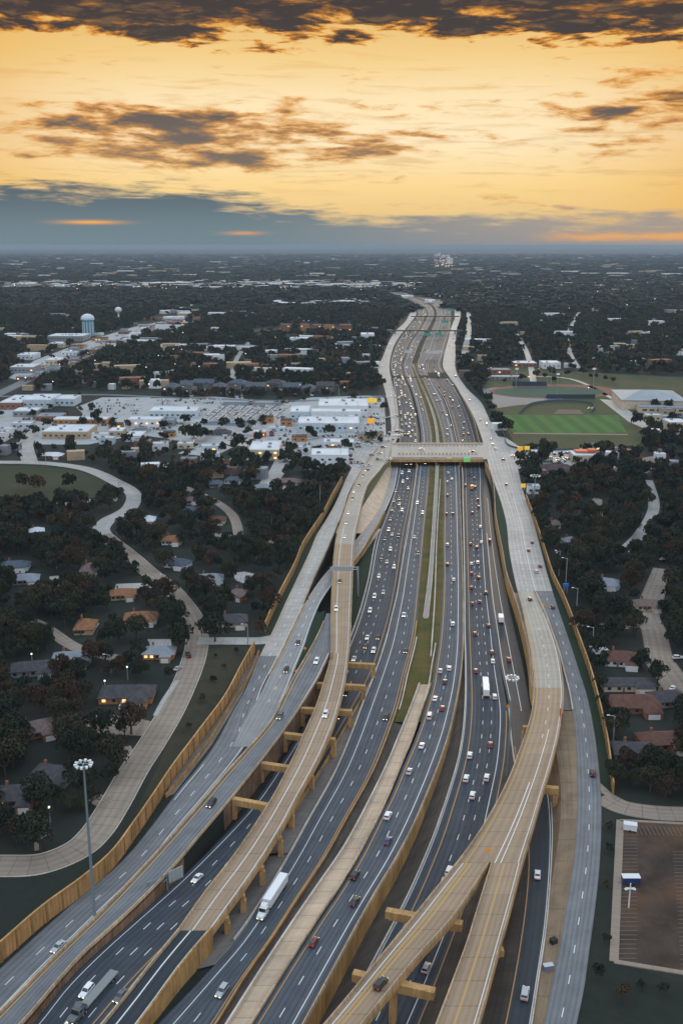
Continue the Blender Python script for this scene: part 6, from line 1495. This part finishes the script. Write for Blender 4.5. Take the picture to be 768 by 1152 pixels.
lorry(475, 413, C3, True, 'far silver lorry on the inner lanes beyond the overpass', (9, 2.6, 2.9), False, (0.6, 0.6, 0.62))
# white trailer and shelter in the brown car park
t = thing('trailer', P(708, 934, GZ + 0.1), -0.25, label='small white trailer at the top corner of the brown car park', cat='trailer')
m = MB(); m.box((0, 0, 1.5), (4.2, 2.3, 2.0)); m.box((0, 0, 2.53), (4.3, 2.4, 0.06)); m.build('body', WW, t)
for s_ in (-1, 1):
    m = MB(); m.tube((0, s_ * 1.1 - 0.1, 0.38), (0, s_ * 1.1 + 0.1, 0.38), 0.38, 0.38, 12); m.build('wheel', RUBBER, t)
t = thing('trailer', P(708.5, 994, GZ + 0.1), 0.0, label='dark blue box trailer with white top edge in the brown car park', cat='trailer')
m = MB(); m.box((0, 0, 1.55), (5.2, 2.2, 1.9)); m.build('body', CARM['blue'], t)
m = MB(); m.box((0, 0, 2.6), (5.3, 2.3, 0.18)); m.build('roof', WW, t)
for s_ in (-1, 1):
    m = MB(); m.tube((0.4, s_ * 1.05 - 0.1, 0.38), (0.4, s_ * 1.05 + 0.1, 0.38), 0.38, 0.38, 12); m.build('wheel', RUBBER, t)
t = thing('lamp_post', P(706.5, 1021, GZ + 0.1), 0.0, label='white lamp post with a crossbar in the brown car park', cat='lamp post')
m = MB(); m.tube((0, 0, 0), (0, 0, 8.0), 0.22, 0.16, 10); m.build('pole', WW, t)
m = MB(); m.box((0, 0, 6.3), (2.6, 0.5, 0.35)); a_ = m.build('crossbar', WW, t)
for s_ in (-1, 1):
    m = MB(); m.box((s_ * 1.15, 0, 6.1), (0.8, 0.7, 0.25)); m.build('lamp_head', LAMPW, a_)
# things on the tan verge by the exit lane
t = thing('site_bin', P(616, 1091, 8.05), 0.2, label='blue-grey box on the tan verge near the bottom', cat='site box')
m = MB(); m.box((0, 0, 0.8), (2.6, 1.4, 1.5)); m.build('body', simple('site blue', (0.15, 0.17, 0.24), 0.6), t); m = MB(); m.box((0, 0, 1.6), (2.7, 1.5, 0.1)); m.build('lid', STEEL, t)
t = thing('site_bin', P(622, 1061, 8.05), 0.5, label='small black skip on the tan verge', cat='site box')
m = MB(); m.box((0, 0, 0.7), (1.8, 1.4, 1.3)); m.build('body', RUBBER, t); m = MB(); m.box((0, 0, 1.4), (1.9, 1.5, 0.08)); m.build('lid', RUBBER, t)

# rows of parked cars in the car yards (hundreds of near-identical dots): one mass
pc = MB()
def tiny(p, rz, ci):
    h = random.choice((0, 0.2, 0.7)); pc.box((p.x, p.y, p.z + 0.62 + h / 2), (4.7, 1.85, 0.75 + h), rz, ci)
    pc.box((p.x, p.y, p.z + 1.25 + h), (2.5, 1.6, 0.55), rz, 4, 0.82); pc.box((p.x, p.y, p.z + 1.56 + h), (1.9, 1.25, 0.07), rz, ci)
def row(x0, y0, x1, y1, wprob=0.7, gap=3.0, skip=0.08, perp=True, z=GZ + 0.1):
    a, b = P(x0, y0, z), P(x1, y1, z); n = int((b - a).length / gap); rz = math.atan2((b - a).y, (b - a).x) + (PI / 2 if perp else 0)
    for i in range(n):
        if random.random() < skip: continue
        tiny(a + (b - a) * ((i + 0.5) / n), rz, 0 if random.random() < wprob else random.choice((1, 2, 3, 2)))
for k in range(8):
    x0 = 228 + k * 11.0
    row(x0, 474 - k * 0.2, x0 + 20, 457.5, 0.88, 2.9, 0.04); row(x0 + 2.6, 474 - k * 0.2, x0 + 22.6, 457.5, 0.88, 2.9, 0.04)
for k in range(6): row(92 + k * 4, 468 - k * 3.4, 158 + k * 1.5, 465.5 - k * 3.2, 0.55, 3.2, 0.3)
for y_ in (449.5, 451.5, 453.0): row(176, y_, 250, y_ + 0.4, 0.6, 4, 0.35)
for k in range(7): row(408 + (k % 2) * 3, 462 + k * 4.0, 430, 462 + k * 4.0, 0.5, 3.4, 0.25)
for k in range(4): row(300 + k * 3, 494 - k * 5.0, 326 + k * 1, 495 - k * 5.5, 0.5, 3.4, 0.35)
for k in range(4): row(390, 448 + k * 3.4, 428, 448 + k * 3.4, 0.6, 3.6, 0.3)
for x0, y0, x1, y1 in ((345, 500, 362, 500), (346, 506, 366, 506), (120, 483, 160, 486), (160, 484, 200, 488), (205, 488, 238, 490), (262, 488, 284, 484), (210, 508, 236, 500), (240, 486.5, 262, 487), (393, 478, 408, 492), (385, 513, 396, 518), (300, 508, 330, 511)):
    row(x0, y0, x1, y1, 0.5, 4.0, 0.3)
for k in range(3): row(606 + k * 6, 513 + k * 4, 640 + k * 2, 510 + k * 3, 0.5, 4.5, 0.5)
row(716, 470, 770, 467, 0.6, 4, 0.3); row(720, 466, 770, 464, 0.6, 4, 0.4); row(656, 459, 668, 460, 0.8, 4, 0.2)
for x0, y0, x1, y1 in ((60, 408, 120, 385), (70, 413, 140, 385), (90, 400, 160, 372), (130, 380, 205, 359)): row(x0, y0, x1, y1, 0.7, 7, 0.5)
rq = random.Random(3)
for x0, x1, y0, y1, n in ((300, 432, 447, 503, 150), (120, 300, 448, 502, 170), (0, 120, 470, 498, 50), (392, 436, 490, 525, 30), (592, 680, 506, 522, 26), (20, 110, 385, 430, 60), (100, 210, 358, 395, 60), (262, 395, 503, 522, 45)):
    for i in range(n // 3):
        p = P(rq.uniform(x0, x1), rq.uniform(y0, y1), GZ + 0.15); a_ = rq.choice((0.08, 0.08, 1.65, 0.6)); n_ = rq.randint(3, 11)
        for k in range(n_):
            if rq.random() < 0.15: continue
            q = p + Vector((math.cos(a_), math.sin(a_), 0)) * 2.9 * k; x_, y_ = proj(q)
            if any(b0 < x_ < b1 and b2 - 5 < y_ < b2 + 0.5 for b0, b1, b2 in BRECT): continue
            tiny(q, a_ + PI / 2, 0 if rq.random() < 0.5 else rq.choice((1, 2, 2, 3)))
tag(pc.build('parked_cars', [CARM['white'], CARM['silver'], CARM['grey'], CARM['red'], GLASS]), 'mass of parked cars filling the pale car yards', kind='stuff')

# ------------------------------------------------------------------ trees
def leaf_cloud(n, rx, rz, base, lobes, size, rg):
    """leaf quads spread through an uneven crown"""
    cs = []; 
    for i in range(lobes):
        a = rg.uniform(0, 2 * PI); r_ = rg.uniform(0.25, 0.66) * rx
        cs.append((r_ * math.cos(a), r_ * math.sin(a), base + rz * rg.uniform(0.28, 0.78), rx * rg.uniform(0.32, 0.58), rz * rg.uniform(0.20, 0.38)))
    cs.append((0, 0, base + rz * 0.62, rx * 0.55, rz * 0.40))
    idx = rg.integers(0, len(cs), n); c = np.array(cs)[idx]
    d_ = rg.normal(size=(n, 3)); d_ /= np.linalg.norm(d_, axis=1)[:, None]
    d_[:, 2] = np.where(d_[:, 2] < -0.35, -d_[:, 2], d_[:, 2])
    rad = rg.uniform(0.72, 1.06, n)[:, None]
    ctr = c[:, :3] + d_ * rad * np.stack([c[:, 3], c[:, 3], c[:, 4]], 1)
    nrm = d_ + rg.normal(size=(n, 3)) * 0.55; nrm /= np.linalg.norm(nrm, axis=1)[:, None]
    u = np.cross(nrm, rg.normal(size=(n, 3))); u /= np.linalg.norm(u, axis=1)[:, None]; v = np.cross(nrm, u)
    s_ = size * rg.uniform(0.6, 1.35, n)[:, None]; t_ = s_ * rg.uniform(0.5, 0.9, n)[:, None]
    return np.stack([ctr - u * s_ - v * t_ * 0.4, ctr + u * s_ * 0.3 - v * t_, ctr + u * s_ + v * t_ * 0.4, ctr - u * s_ * 0.3 + v * t_], 1)   # n,4,3
def quads_mesh(name, q, mat, kind=None):
    n = len(q); me = bpy.data.meshes.new(name)
    me.vertices.add(4 * n); me.vertices.foreach_set('co', q.astype(np.float32).ravel())
    me.loops.add(4 * n); me.loops.foreach_set('vertex_index', np.arange(4 * n, dtype=np.int32))
    me.polygons.add(n); me.polygons.foreach_set('loop_start', np.arange(0, 4 * n, 4, dtype=np.int32)); me.polygons.foreach_set('loop_total', np.full(n, 4, np.int32))
    if kind is not None:
        at = me.attributes.new('kind', 'FLOAT', 'FACE'); at.data.foreach_set('value', kind.astype(np.float32))
    me.materials.append(mat); me.update(); return me
TV = []
for k in range(9):
    rg = np.random.default_rng(100 + k)
    q = leaf_cloud(1500, 1.0, 1.0, 0.0, 8, 0.062, rg)
    TV.append(q)
CROWN = {(k, c): quads_mesh('crown', TV[k] , LEAF[c]) for k in range(9) for c in range(3)}
tm = MB(); tm.tube((0, 0, -0.02), (0, 0, 0.26), 0.035, 0.026, 8); tm.tube((0, 0, 0.24), (0.0, 0.02, 0.6), 0.026, 0.012, 8)
for a in (0.3, 2.3, 4.4): tm.tube((0, 0, 0.25), (0.34 * math.cos(a), 0.34 * math.sin(a), 0.58), 0.018, 0.006, 6)
TRUNK = tm.mesh('trunk', BARK)
for px_, wd, lab in (([(470, 322), (420, 322.5), (300, 322), (180, 322), (60, 323), (-40, 325)], 60, 'pale commercial strip crossing the far plain'),
                    ([(300, 346), (360, 343.5), (420, 341), (450, 338)], 60, 'pale yards left of the far freeway bend'),
                    ([(526, 346), (527, 356), (527, 372), (524, 390), (521, 402)], 12, 'pale side road right of the far freeway'),
                    ([(600, 432), (596, 410), (590, 392), (578, 372)], 9, 'pale street in the woods beyond the school'), ([(650, 414), (640, 395), (640, 372), (652, 350)], 9, 'thin pale street in the right distance'),
                    ([(655, 404), (690, 401), (740, 404), (790, 402)], 8, 'cross street in the right distance'), ([(570, 330), (566, 322), (556, 308)], 26, 'pale avenue far right of the freeway'),
                    ([(120, 434), (180, 420), (260, 408), (330, 402), (420, 398)], 8, 'thin street through the woods left of the freeway'), ([(270, 446), (262, 426), (266, 404), (280, 385)], 8, 'thin side street behind the apartments'),
                    ([(480, 326), (560, 327), (640, 324), (780, 327)], 30, 'pale commercial strip right of the far freeway'), ([(700, 620), (720, 600), (735, 570), (728, 540)], 8, 'dim street in the right woods'), ([(640, 700), (690, 705), (740, 700)], 7, 'dim cross street in the right woods'),
                    ([(-10, 690), (40, 700), (85, 728), (130, 740)], 7, 'dim street in the left woods'), ([(230, 600), (280, 606), (330, 612)], 7, 'dim lane left of the upper noise wall'), ([(200, 545), (235, 560), (262, 580), (270, 612)], 7, 'dim street winding through the left woods')):
    lane('street', px_, wd, PALE if wd > 7.5 else STREET, GZ + 0.09, lab, kerb=False)
sheet('field', [(281, 376), (290, 369.5), (330, 370), (322, 376)], GRASS, GZ + 0.06, 'pale green field before the far brick blocks')
sheet('field', [(600, 428), (700, 424), (780, 428), (780, 436), (700, 432)], GRASS, GZ + 0.05, 'green field behind the gym')
# yards and clearings among the far woods
yd = {0: MB(), 1: MB(), 2: MB()}; yr = random.Random(77); YARDS = []
for i in range(150):
    x_, y_ = yr.uniform(-10, 778), 296 + 150 * yr.random() ** 0.8
    if (70 < x_ < 160 and 345 < y_ < 395) or occupied(x_, y_, 4, 1) or (440 < y_ < 505 and x_ < 440): continue
    rx, ry = yr.uniform(5, 20), yr.uniform(0.35, 0.9) * (y_ - 276) / 70
    e = [(x_ + rx * math.cos(a_) * yr.uniform(0.7, 1.1), y_ + ry * math.sin(a_) * yr.uniform(0.8, 1.1)) for a_ in [2 * PI * k / 12 for k in range(12)]]
    mi = yr.choice((0, 0, 1, 2)); yd[mi].add([P(a_, b_, GZ + 0.03 + 0.002 * i) for a_, b_ in e], [tuple(range(12))]); occ_poly([(a_, b_ + 0.6) for a_, b_ in e]); YARDS.append((x_, y_, rx))
for mi, mt in ((0, LOTC), (1, GRASS), (2, LOTA)):
    tag(yd[mi].build('yards', mt), ('pale', 'grassy', 'grey')[mi] + ' yards cleared among the far woods', kind='structure')
# where trees may stand
def vnoise(x, y):
    return 0.5 + 0.25 * math.sin(x * 0.021 + 1.3 * math.sin(y * 0.013)) + 0.25 * math.sin(y * 0.027 + 1.7 * math.sin(x * 0.017 + 2))
pts = []
def scatter(Y0, Y1, sp, keep):
    Y = Y0
    while Y < Y1:
        half = Y * 0.37 + 30; X_ = -half
        while X_ < half:
            x, y = X_ + RNG.uniform(-.5, .5) * sp, Y + RNG.uniform(-.5, .5) * sp
            X_ += sp
            px, py = proj((x, y, GZ))
            if not (-60 < px < 830) or py > 1240: continue
            r_ = 1 if py < 520 else 2
            if occupied(px, py, r_, 1): continue
            k_ = keep(px, py)
            if RNG.random() > k_ * (0.55 + 0.6 * vnoise(x, y)): continue
            pts.append((x, y, px, py))
        Y += sp
def keep(px, py):
    if 440 < py < 505 and px < 440: return 0.02           # business district
    if 505 <= py < 530 and px < 440: return 0.45
    if 350 < py < 440 and px < 430:                        # shops along the diagonal road
        on = abs(py - (452 - (px + 20) * 0.445)) < 10
        if on and px < 240: return 0.06
    if py > 1085 and px > 640: return 0.06
    if 690 < px and 915 < py < 1100: return 0.0
    if 60 < px < 300 and py > 960: return 0.0
    if px < 330 and py > 520: return 0.97
    return 1.0
scatter(150, 800, 7.3, keep); scatter(800, 1500, 9.5, keep); scatter(1500, 3000, 15.0, keep)
MAN = [(569, 490, 16, 0), (27, 552, 13, 0), (43, 556, 14, 2), (79, 551, 12, 0), (39, 570, 10, 2), (108, 478, 14, 0), (210, 497, 15, 0), (221, 498, 15, 0), (229, 496, 13, 0), (270, 507, 15, 0), (274, 520, 14, 0),
       (266, 525, 15, 0), (370, 492, 13, 0), (349, 489, 9, 0), (352, 494, 9, 0), (292, 497, 9, 0), (242, 722, 15, 0), (148, 826, 13, 2), (201, 733, 14, 0), (197, 705, 13, 0), (186, 678, 14, 2), (618, 516, 14, 0), (612, 520, 12, 0), (586, 523, 11, 0), (598, 521, 10, 0),
       (717, 480, 14, 0), (730, 484, 14, 0), (740, 489, 13, 0), (735, 461, 12, 0), (750, 462, 12, 0), (673, 512, 12, 0), (682, 512, 13, 0)]
TREES = []
for x, y, px, py in pts:
    h = 6.0 + 8.5 * RNG.random() ** 1.3; TREES.append([x, y, h, h * RNG.uniform(0.42, 0.56), int(RNG.choice(3, p=[0.56, 0.29, 0.15])), px, py])
for x0, x1, y0, y1, n in ((300, 432, 447, 503, 22), (120, 300, 474, 502, 30), (0, 120, 462, 500, 30), (20, 215, 350, 432, 70), (262, 395, 503, 526, 26), (185, 378, 443.5, 448, 60), (592, 700, 506, 524, 14), (540, 690, 421, 431, 24)):
    for i in range(n):
        x_ = RNG.uniform(x0, x1); y_ = RNG.uniform(y0, y1)
        if any(a_ - 2 < x_ < b_ + 2 and c_ - 7 < y_ < c_ + 1.0 for a_, b_, c_ in BRECT): continue
        MAN.append((x_, y_, RNG.uniform(5, 11), int(RNG.choice(3, p=[0.6, 0.3, 0.1]))))
for px, py in ((243, 740), (266, 735), (240, 768), (252, 752), (228, 790), (212, 820), (684, 935), (686, 960), (681, 1000), (682, 1060), (672, 1100), (720, 1112), (745, 1118), (700, 1125)):
    MAN.append((px, py, RNG.uniform(2.0, 4.2), int(RNG.choice(3))))
for px, py, h, c in MAN:
    p = P(px, py, GZ); TREES.append([p.x, p.y, h, h * 0.56, c, px, py])
TREES.sort(key=lambda t: -t[2] / t[1])
near = [t for t in TREES if -25 < t[5] < 793 and t[6] < 1165][:296]
ids = set(map(id, near)); rest = [t for t in TREES if id(t) not in ids]
for (x, y), s_ in (((107, 1000), 'bottom of the long noise wall'), ((255, 800), 'upper end of the long noise wall'), ((340, 612), 'upper left noise wall'), ((690, 885), 'lower end of the right noise wall'),
                   ((650, 712), 'middle of the right noise wall'), ((612, 615), 'top of the right noise wall'), ((30, 560), 'park lawn'), ((700, 940), 'top corner of the brown car park'), ((120, 930), 'bend of the residential street'),
                   ((70, 815), 'left tip of the rounded drive'), ((40, 940), 'footpath on the dark lawn'), ((745, 900), 'side street above the car park'), ((700, 620), 'pale yard in the right woods'), ((5, 860), 'left edge of the view above the bend'),
                   ((120, 870), 'small drive above the bend'), ((752, 690), 'dim drive among the right trees'), ((765, 860), 'right edge of the view below the dim street'), ((5, 790), 'left edge of the view beside the dark roofs')):
    LAND.append((P(x, y, GZ), s_))
tg = defaultdict(list)
NOUN = ('dark green tree', 'olive green tree', 'russet brown tree')
for t in near:
    v = Vector((t[0], t[1], GZ)); l = min(LAND, key=lambda q: (q[0] - v).length)
    tg[(t[4], l[1])].append(((l[0] - v).length, t))
ki = 0
for (c, short), lst in tg.items():
    lst.sort(key=lambda q: q[0])
    for i, (_, t) in enumerate(lst):
        o = thing('tree', (t[0], t[1], GZ), RNG.uniform(0, 6.28), label=uniq('%s, %snearest to the %s' % (NOUN[c], ORD[i] + ' ' if i else '', short)) if i < 20 else '%s standing well away from the %s' % (NOUN[c], short), cat='tree', group='trees of the suburb')
        o.scale = (1, 1, 1)
        k = place('trunk', TRUNK, o); k.scale = (t[2], t[2], t[2])
        cr_ = place('crown', CROWN[ki % 9, c], o, (0, 0, t[2] * 0.18)); cr_.scale = (t[3], t[3] * RNG.uniform(0.85, 1.1), t[2] * 0.82); ki += 1
print('trees', len(near), len(rest))
chunks, kinds = [], []
LOD = [[leaf_cloud(n, 1.0, 1.0, 0.0, l, s_, np.random.default_rng(300 + 10 * j + k)) for k in range(6)] for j, (n, l, s_) in enumerate(((420, 7, 0.115), (170, 6, 0.17), (60, 5, 0.29)))]
for t in rest:
    j = 0 if t[1] < 800 else 1 if t[1] < 1500 else 2
    q = LOD[j][RNG.integers(6)]; a = RNG.uniform(0, 6.28); ca, sa = math.cos(a), math.sin(a)
    s_ = 1.0 if j < 2 else 1.45
    X_ = (q[..., 0] * ca - q[..., 1] * sa) * t[3] * s_ + t[0]; Y_ = (q[..., 0] * sa + q[..., 1] * ca) * t[3] * s_ + t[1]; Z_ = q[..., 2] * t[2] * (0.9 if j else 0.82) + GZ + t[2] * (0.1 if j else 0.18)
    chunks.append(np.stack([X_, Y_, Z_], -1)); kv = RNG.uniform(0, 0.72) if t[4] < 2 else RNG.uniform(0.86, 1.0)
    kinds.append(np.clip(kv + RNG.normal(0, 0.06, len(q)), 0, 1))
me = quads_mesh('woodland', np.concatenate(chunks), LEAFS, np.concatenate(kinds))
o = place('woodland', me); tag(o, 'dark tree cover over the suburbs on both sides of the freeway', kind='stuff')
# farther canopy as low uneven clumps
chunks, kinds = [], []
rg = np.random.default_rng(5)
CL = [leaf_cloud(26, 1.0, 1.0, -0.2, 5, 0.55, np.random.default_rng(500 + k)) for k in range(8)]
for i in range(26000):
    py = 276 + 78 * rg.random() ** 0.9; px = rg.uniform(-30, 800)
    if py < 286: continue
    if occupied(px, py, 0, 0): continue
    if 318 < py < 326 and px < 480 and rg.random() < 0.75: continue
    if 340 < py < 346 and 300 < px < 420 and rg.random() < 0.8: continue
    p = P(px, py, GZ)
    if p.y < 2900: continue
    r_ = rg.uniform(14, 30) * (1 + p.y / 9000); q = CL[rg.integers(8)]; a = rg.uniform(0, 6.28); ca, sa = math.cos(a), math.sin(a)
    chunks.append(np.stack([(q[..., 0] * ca - q[..., 1] * sa) * r_ + p.x, (q[..., 0] * sa + q[..., 1] * ca) * r_ + p.y, q[..., 2] * rg.uniform(9, 14) + GZ], -1))
    kinds.append(np.clip(np.full(len(q), rg.uniform(0, 0.8)) + rg.normal(0, 0.06, len(q)), 0, 1))
o = place('distant_woods', quads_mesh('distant_woods', np.concatenate(chunks), LEAFS, np.concatenate(kinds))); tag(o, 'far wooded plain reaching to the horizon', kind='stuff')
# distant town: many small pale blocks, and the lamps among them
db = MB(); dl = MB(); rg = np.random.default_rng(9)
def far_block(px, py, w, dp, h, mi):
    p = P(px, py, GZ); db.box((p.x, p.y, GZ + h / 2), (w, dp, h), rg.uniform(-0.3, 0.3), mi)
for i in range(330): far_block(rg.uniform(0, 470), rg.normal(321.0, 2.2), rg.uniform(25, 90), 40, rg.uniform(6, 13), rg.choice((0, 0, 1, 2)))
for i in range(60): far_block(rg.uniform(300, 420), rg.normal(342.5, 1.0), rg.uniform(25, 80), 50, rg.uniform(6, 10), rg.choice((0, 0, 1)))
for i in range(120): far_block(rg.uniform(180, 320), rg.normal(342, 8), rg.uniform(15, 45), 25, rg.uniform(5, 9), rg.choice((0, 1, 2)))
for i in range(200): far_block(rg.uniform(480, 768), rg.normal(324, 9), rg.uniform(20, 70), 30, rg.uniform(6, 12), rg.choice((0, 1, 2, 3)))
for i in range(260): far_block(rg.uniform(0, 768), rg.uniform(286, 314), rg.uniform(30, 130), 50, rg.uniform(7, 18), rg.choice((0, 1, 2, 2)))
for i in range(40): far_block(rg.normal(400, 22), rg.normal(338, 4), rg.uniform(20, 60), 30, rg.uniform(6, 10), rg.choice((0, 0, 1)))
for i in range(620):
    px, py = rg.uniform(0, 768), 340 + 200 * rg.random() ** 1.4
    if 440 < py < 500 and px < 440: continue
    if occupied(px, py, 2, 2): continue
    far_block(px, py, rg.uniform(8, 16), rg.uniform(7, 10), rg.uniform(5.5, 9.5), rg.choice((0, 1, 1, 2, 3, 4)))
for x_, y_, rx in YARDS:
    for k in range(int(rg.integers(1, 4))): far_block(x_ + rg.uniform(-0.7, 0.7) * rx, y_ - rg.uniform(0, 0.5), rg.uniform(14, 40) * (1 + (440 - y_) / 150), rg.uniform(10, 22), rg.uniform(6, 11), rg.choice((0, 0, 1, 2, 3)))
for i in range(26): far_block(rg.normal(500, 6), rg.normal(294, 3), rg.uniform(30, 60), 40, rg.uniform(25, 70), rg.choice((0, 1, 3)))
for i in range(34): far_block(80 + i * 3.8 + rg.normal(0, 12), 400 - i * 1.5 + rg.normal(0, 4), rg.uniform(10, 26), 14, rg.uniform(4, 7), rg.choice((0, 1, 1, 2, 3)))
tag(db.build('distant_town', [WW, RG, WT, WBR, RP]), 'pale blocks of far towns scattered over the plain', kind='stuff')
def lampdot(px, py, s_, mi, z=9):
    p = P(px, py, GZ + z); dl.box(tuple(p), (s_, s_, s_), 0, mi)
for i in range(60): lampdot(rg.uniform(0, 470), rg.normal(321.5, 1.8), rg.uniform(1.6, 3.2), rg.choice((0, 1, 1)), 14)
for i in range(60): lampdot(rg.normal(500, 6), rg.normal(294, 3.5), rg.uniform(3, 6), rg.choice((0, 1, 1)), rg.uniform(10, 60))
for i in range(70): lampdot(rg.uniform(480, 768), rg.normal(326, 9), rg.uniform(1.2, 2.6), rg.choice((0, 1, 1)), 13)
for i in range(40): lampdot(rg.uniform(0, 768), rg.uniform(350, 440), rg.uniform(0.8, 1.4), rg.choice((0, 1)), 13)
tag(dl.build('distant_lamps', [simple('far lamp white', (1, 1, 1), emit=(1, 0.92, 0.8), es=1.5), simple('far lamp warm', (1, 0.7, 0.4), emit=(1, 0.55, 0.22), es=1.5)]), 'far street and window lamps dotted over the plain', kind='stuff')
# yard lamps nearby
for i, (x, y, lab) in enumerate(((64, 640, 'beside the cul-de-sac'), (37, 750, 'over the dark long-roofed house'), (119, 781, 'left of the wide brick house'), (144, 765, 'behind the wide brick house'), (57, 927, 'on the dark lawn near the bend'), (301, 607, 'in the left woods below the noise wall'))):
    t = lamp_post(x, y, 6.0, 'small glowing yard lamp ' + lab, arm=0, cat='yard lamp', name='yard_lamp')
    m = MB(); m.box((0, 0, 6.2), (0.55, 0.55, 0.5)); m.build('lamp_head', simple('yard lamp glow', (1, 0.95, 0.85), emit=(1, 0.9, 0.75), es=1.6), t)

# ------------------------------------------------------------------ haze over the plain
HZ = 4.2e-5
bm = MB(); zt = HC + 8; bm.box((0, 26000, (zt - 3) / 2), (2 * WIDE + 4000, 64000, zt + 3))
me = bm.mesh('haze', [])
hm = bpy.data.materials.new('haze'); hm.use_nodes = True; hn = hm.node_tree; hn.nodes.clear()
pv = hn.nodes.new('ShaderNodeVolumePrincipled'); pv.inputs['Density'].default_value = HZ
pv.inputs['Color'].default_value = (0.40, 0.53, 0.66, 1); pv.inputs['Anisotropy'].default_value = 0.0
ho = hn.nodes.new('ShaderNodeOutputMaterial'); hn.links.new(pv.outputs[0], ho.inputs['Volume'])
me.materials.append(hm)
o = place('haze', me); tag(o, 'thin blue evening haze over the whole plain', kind='stuff')
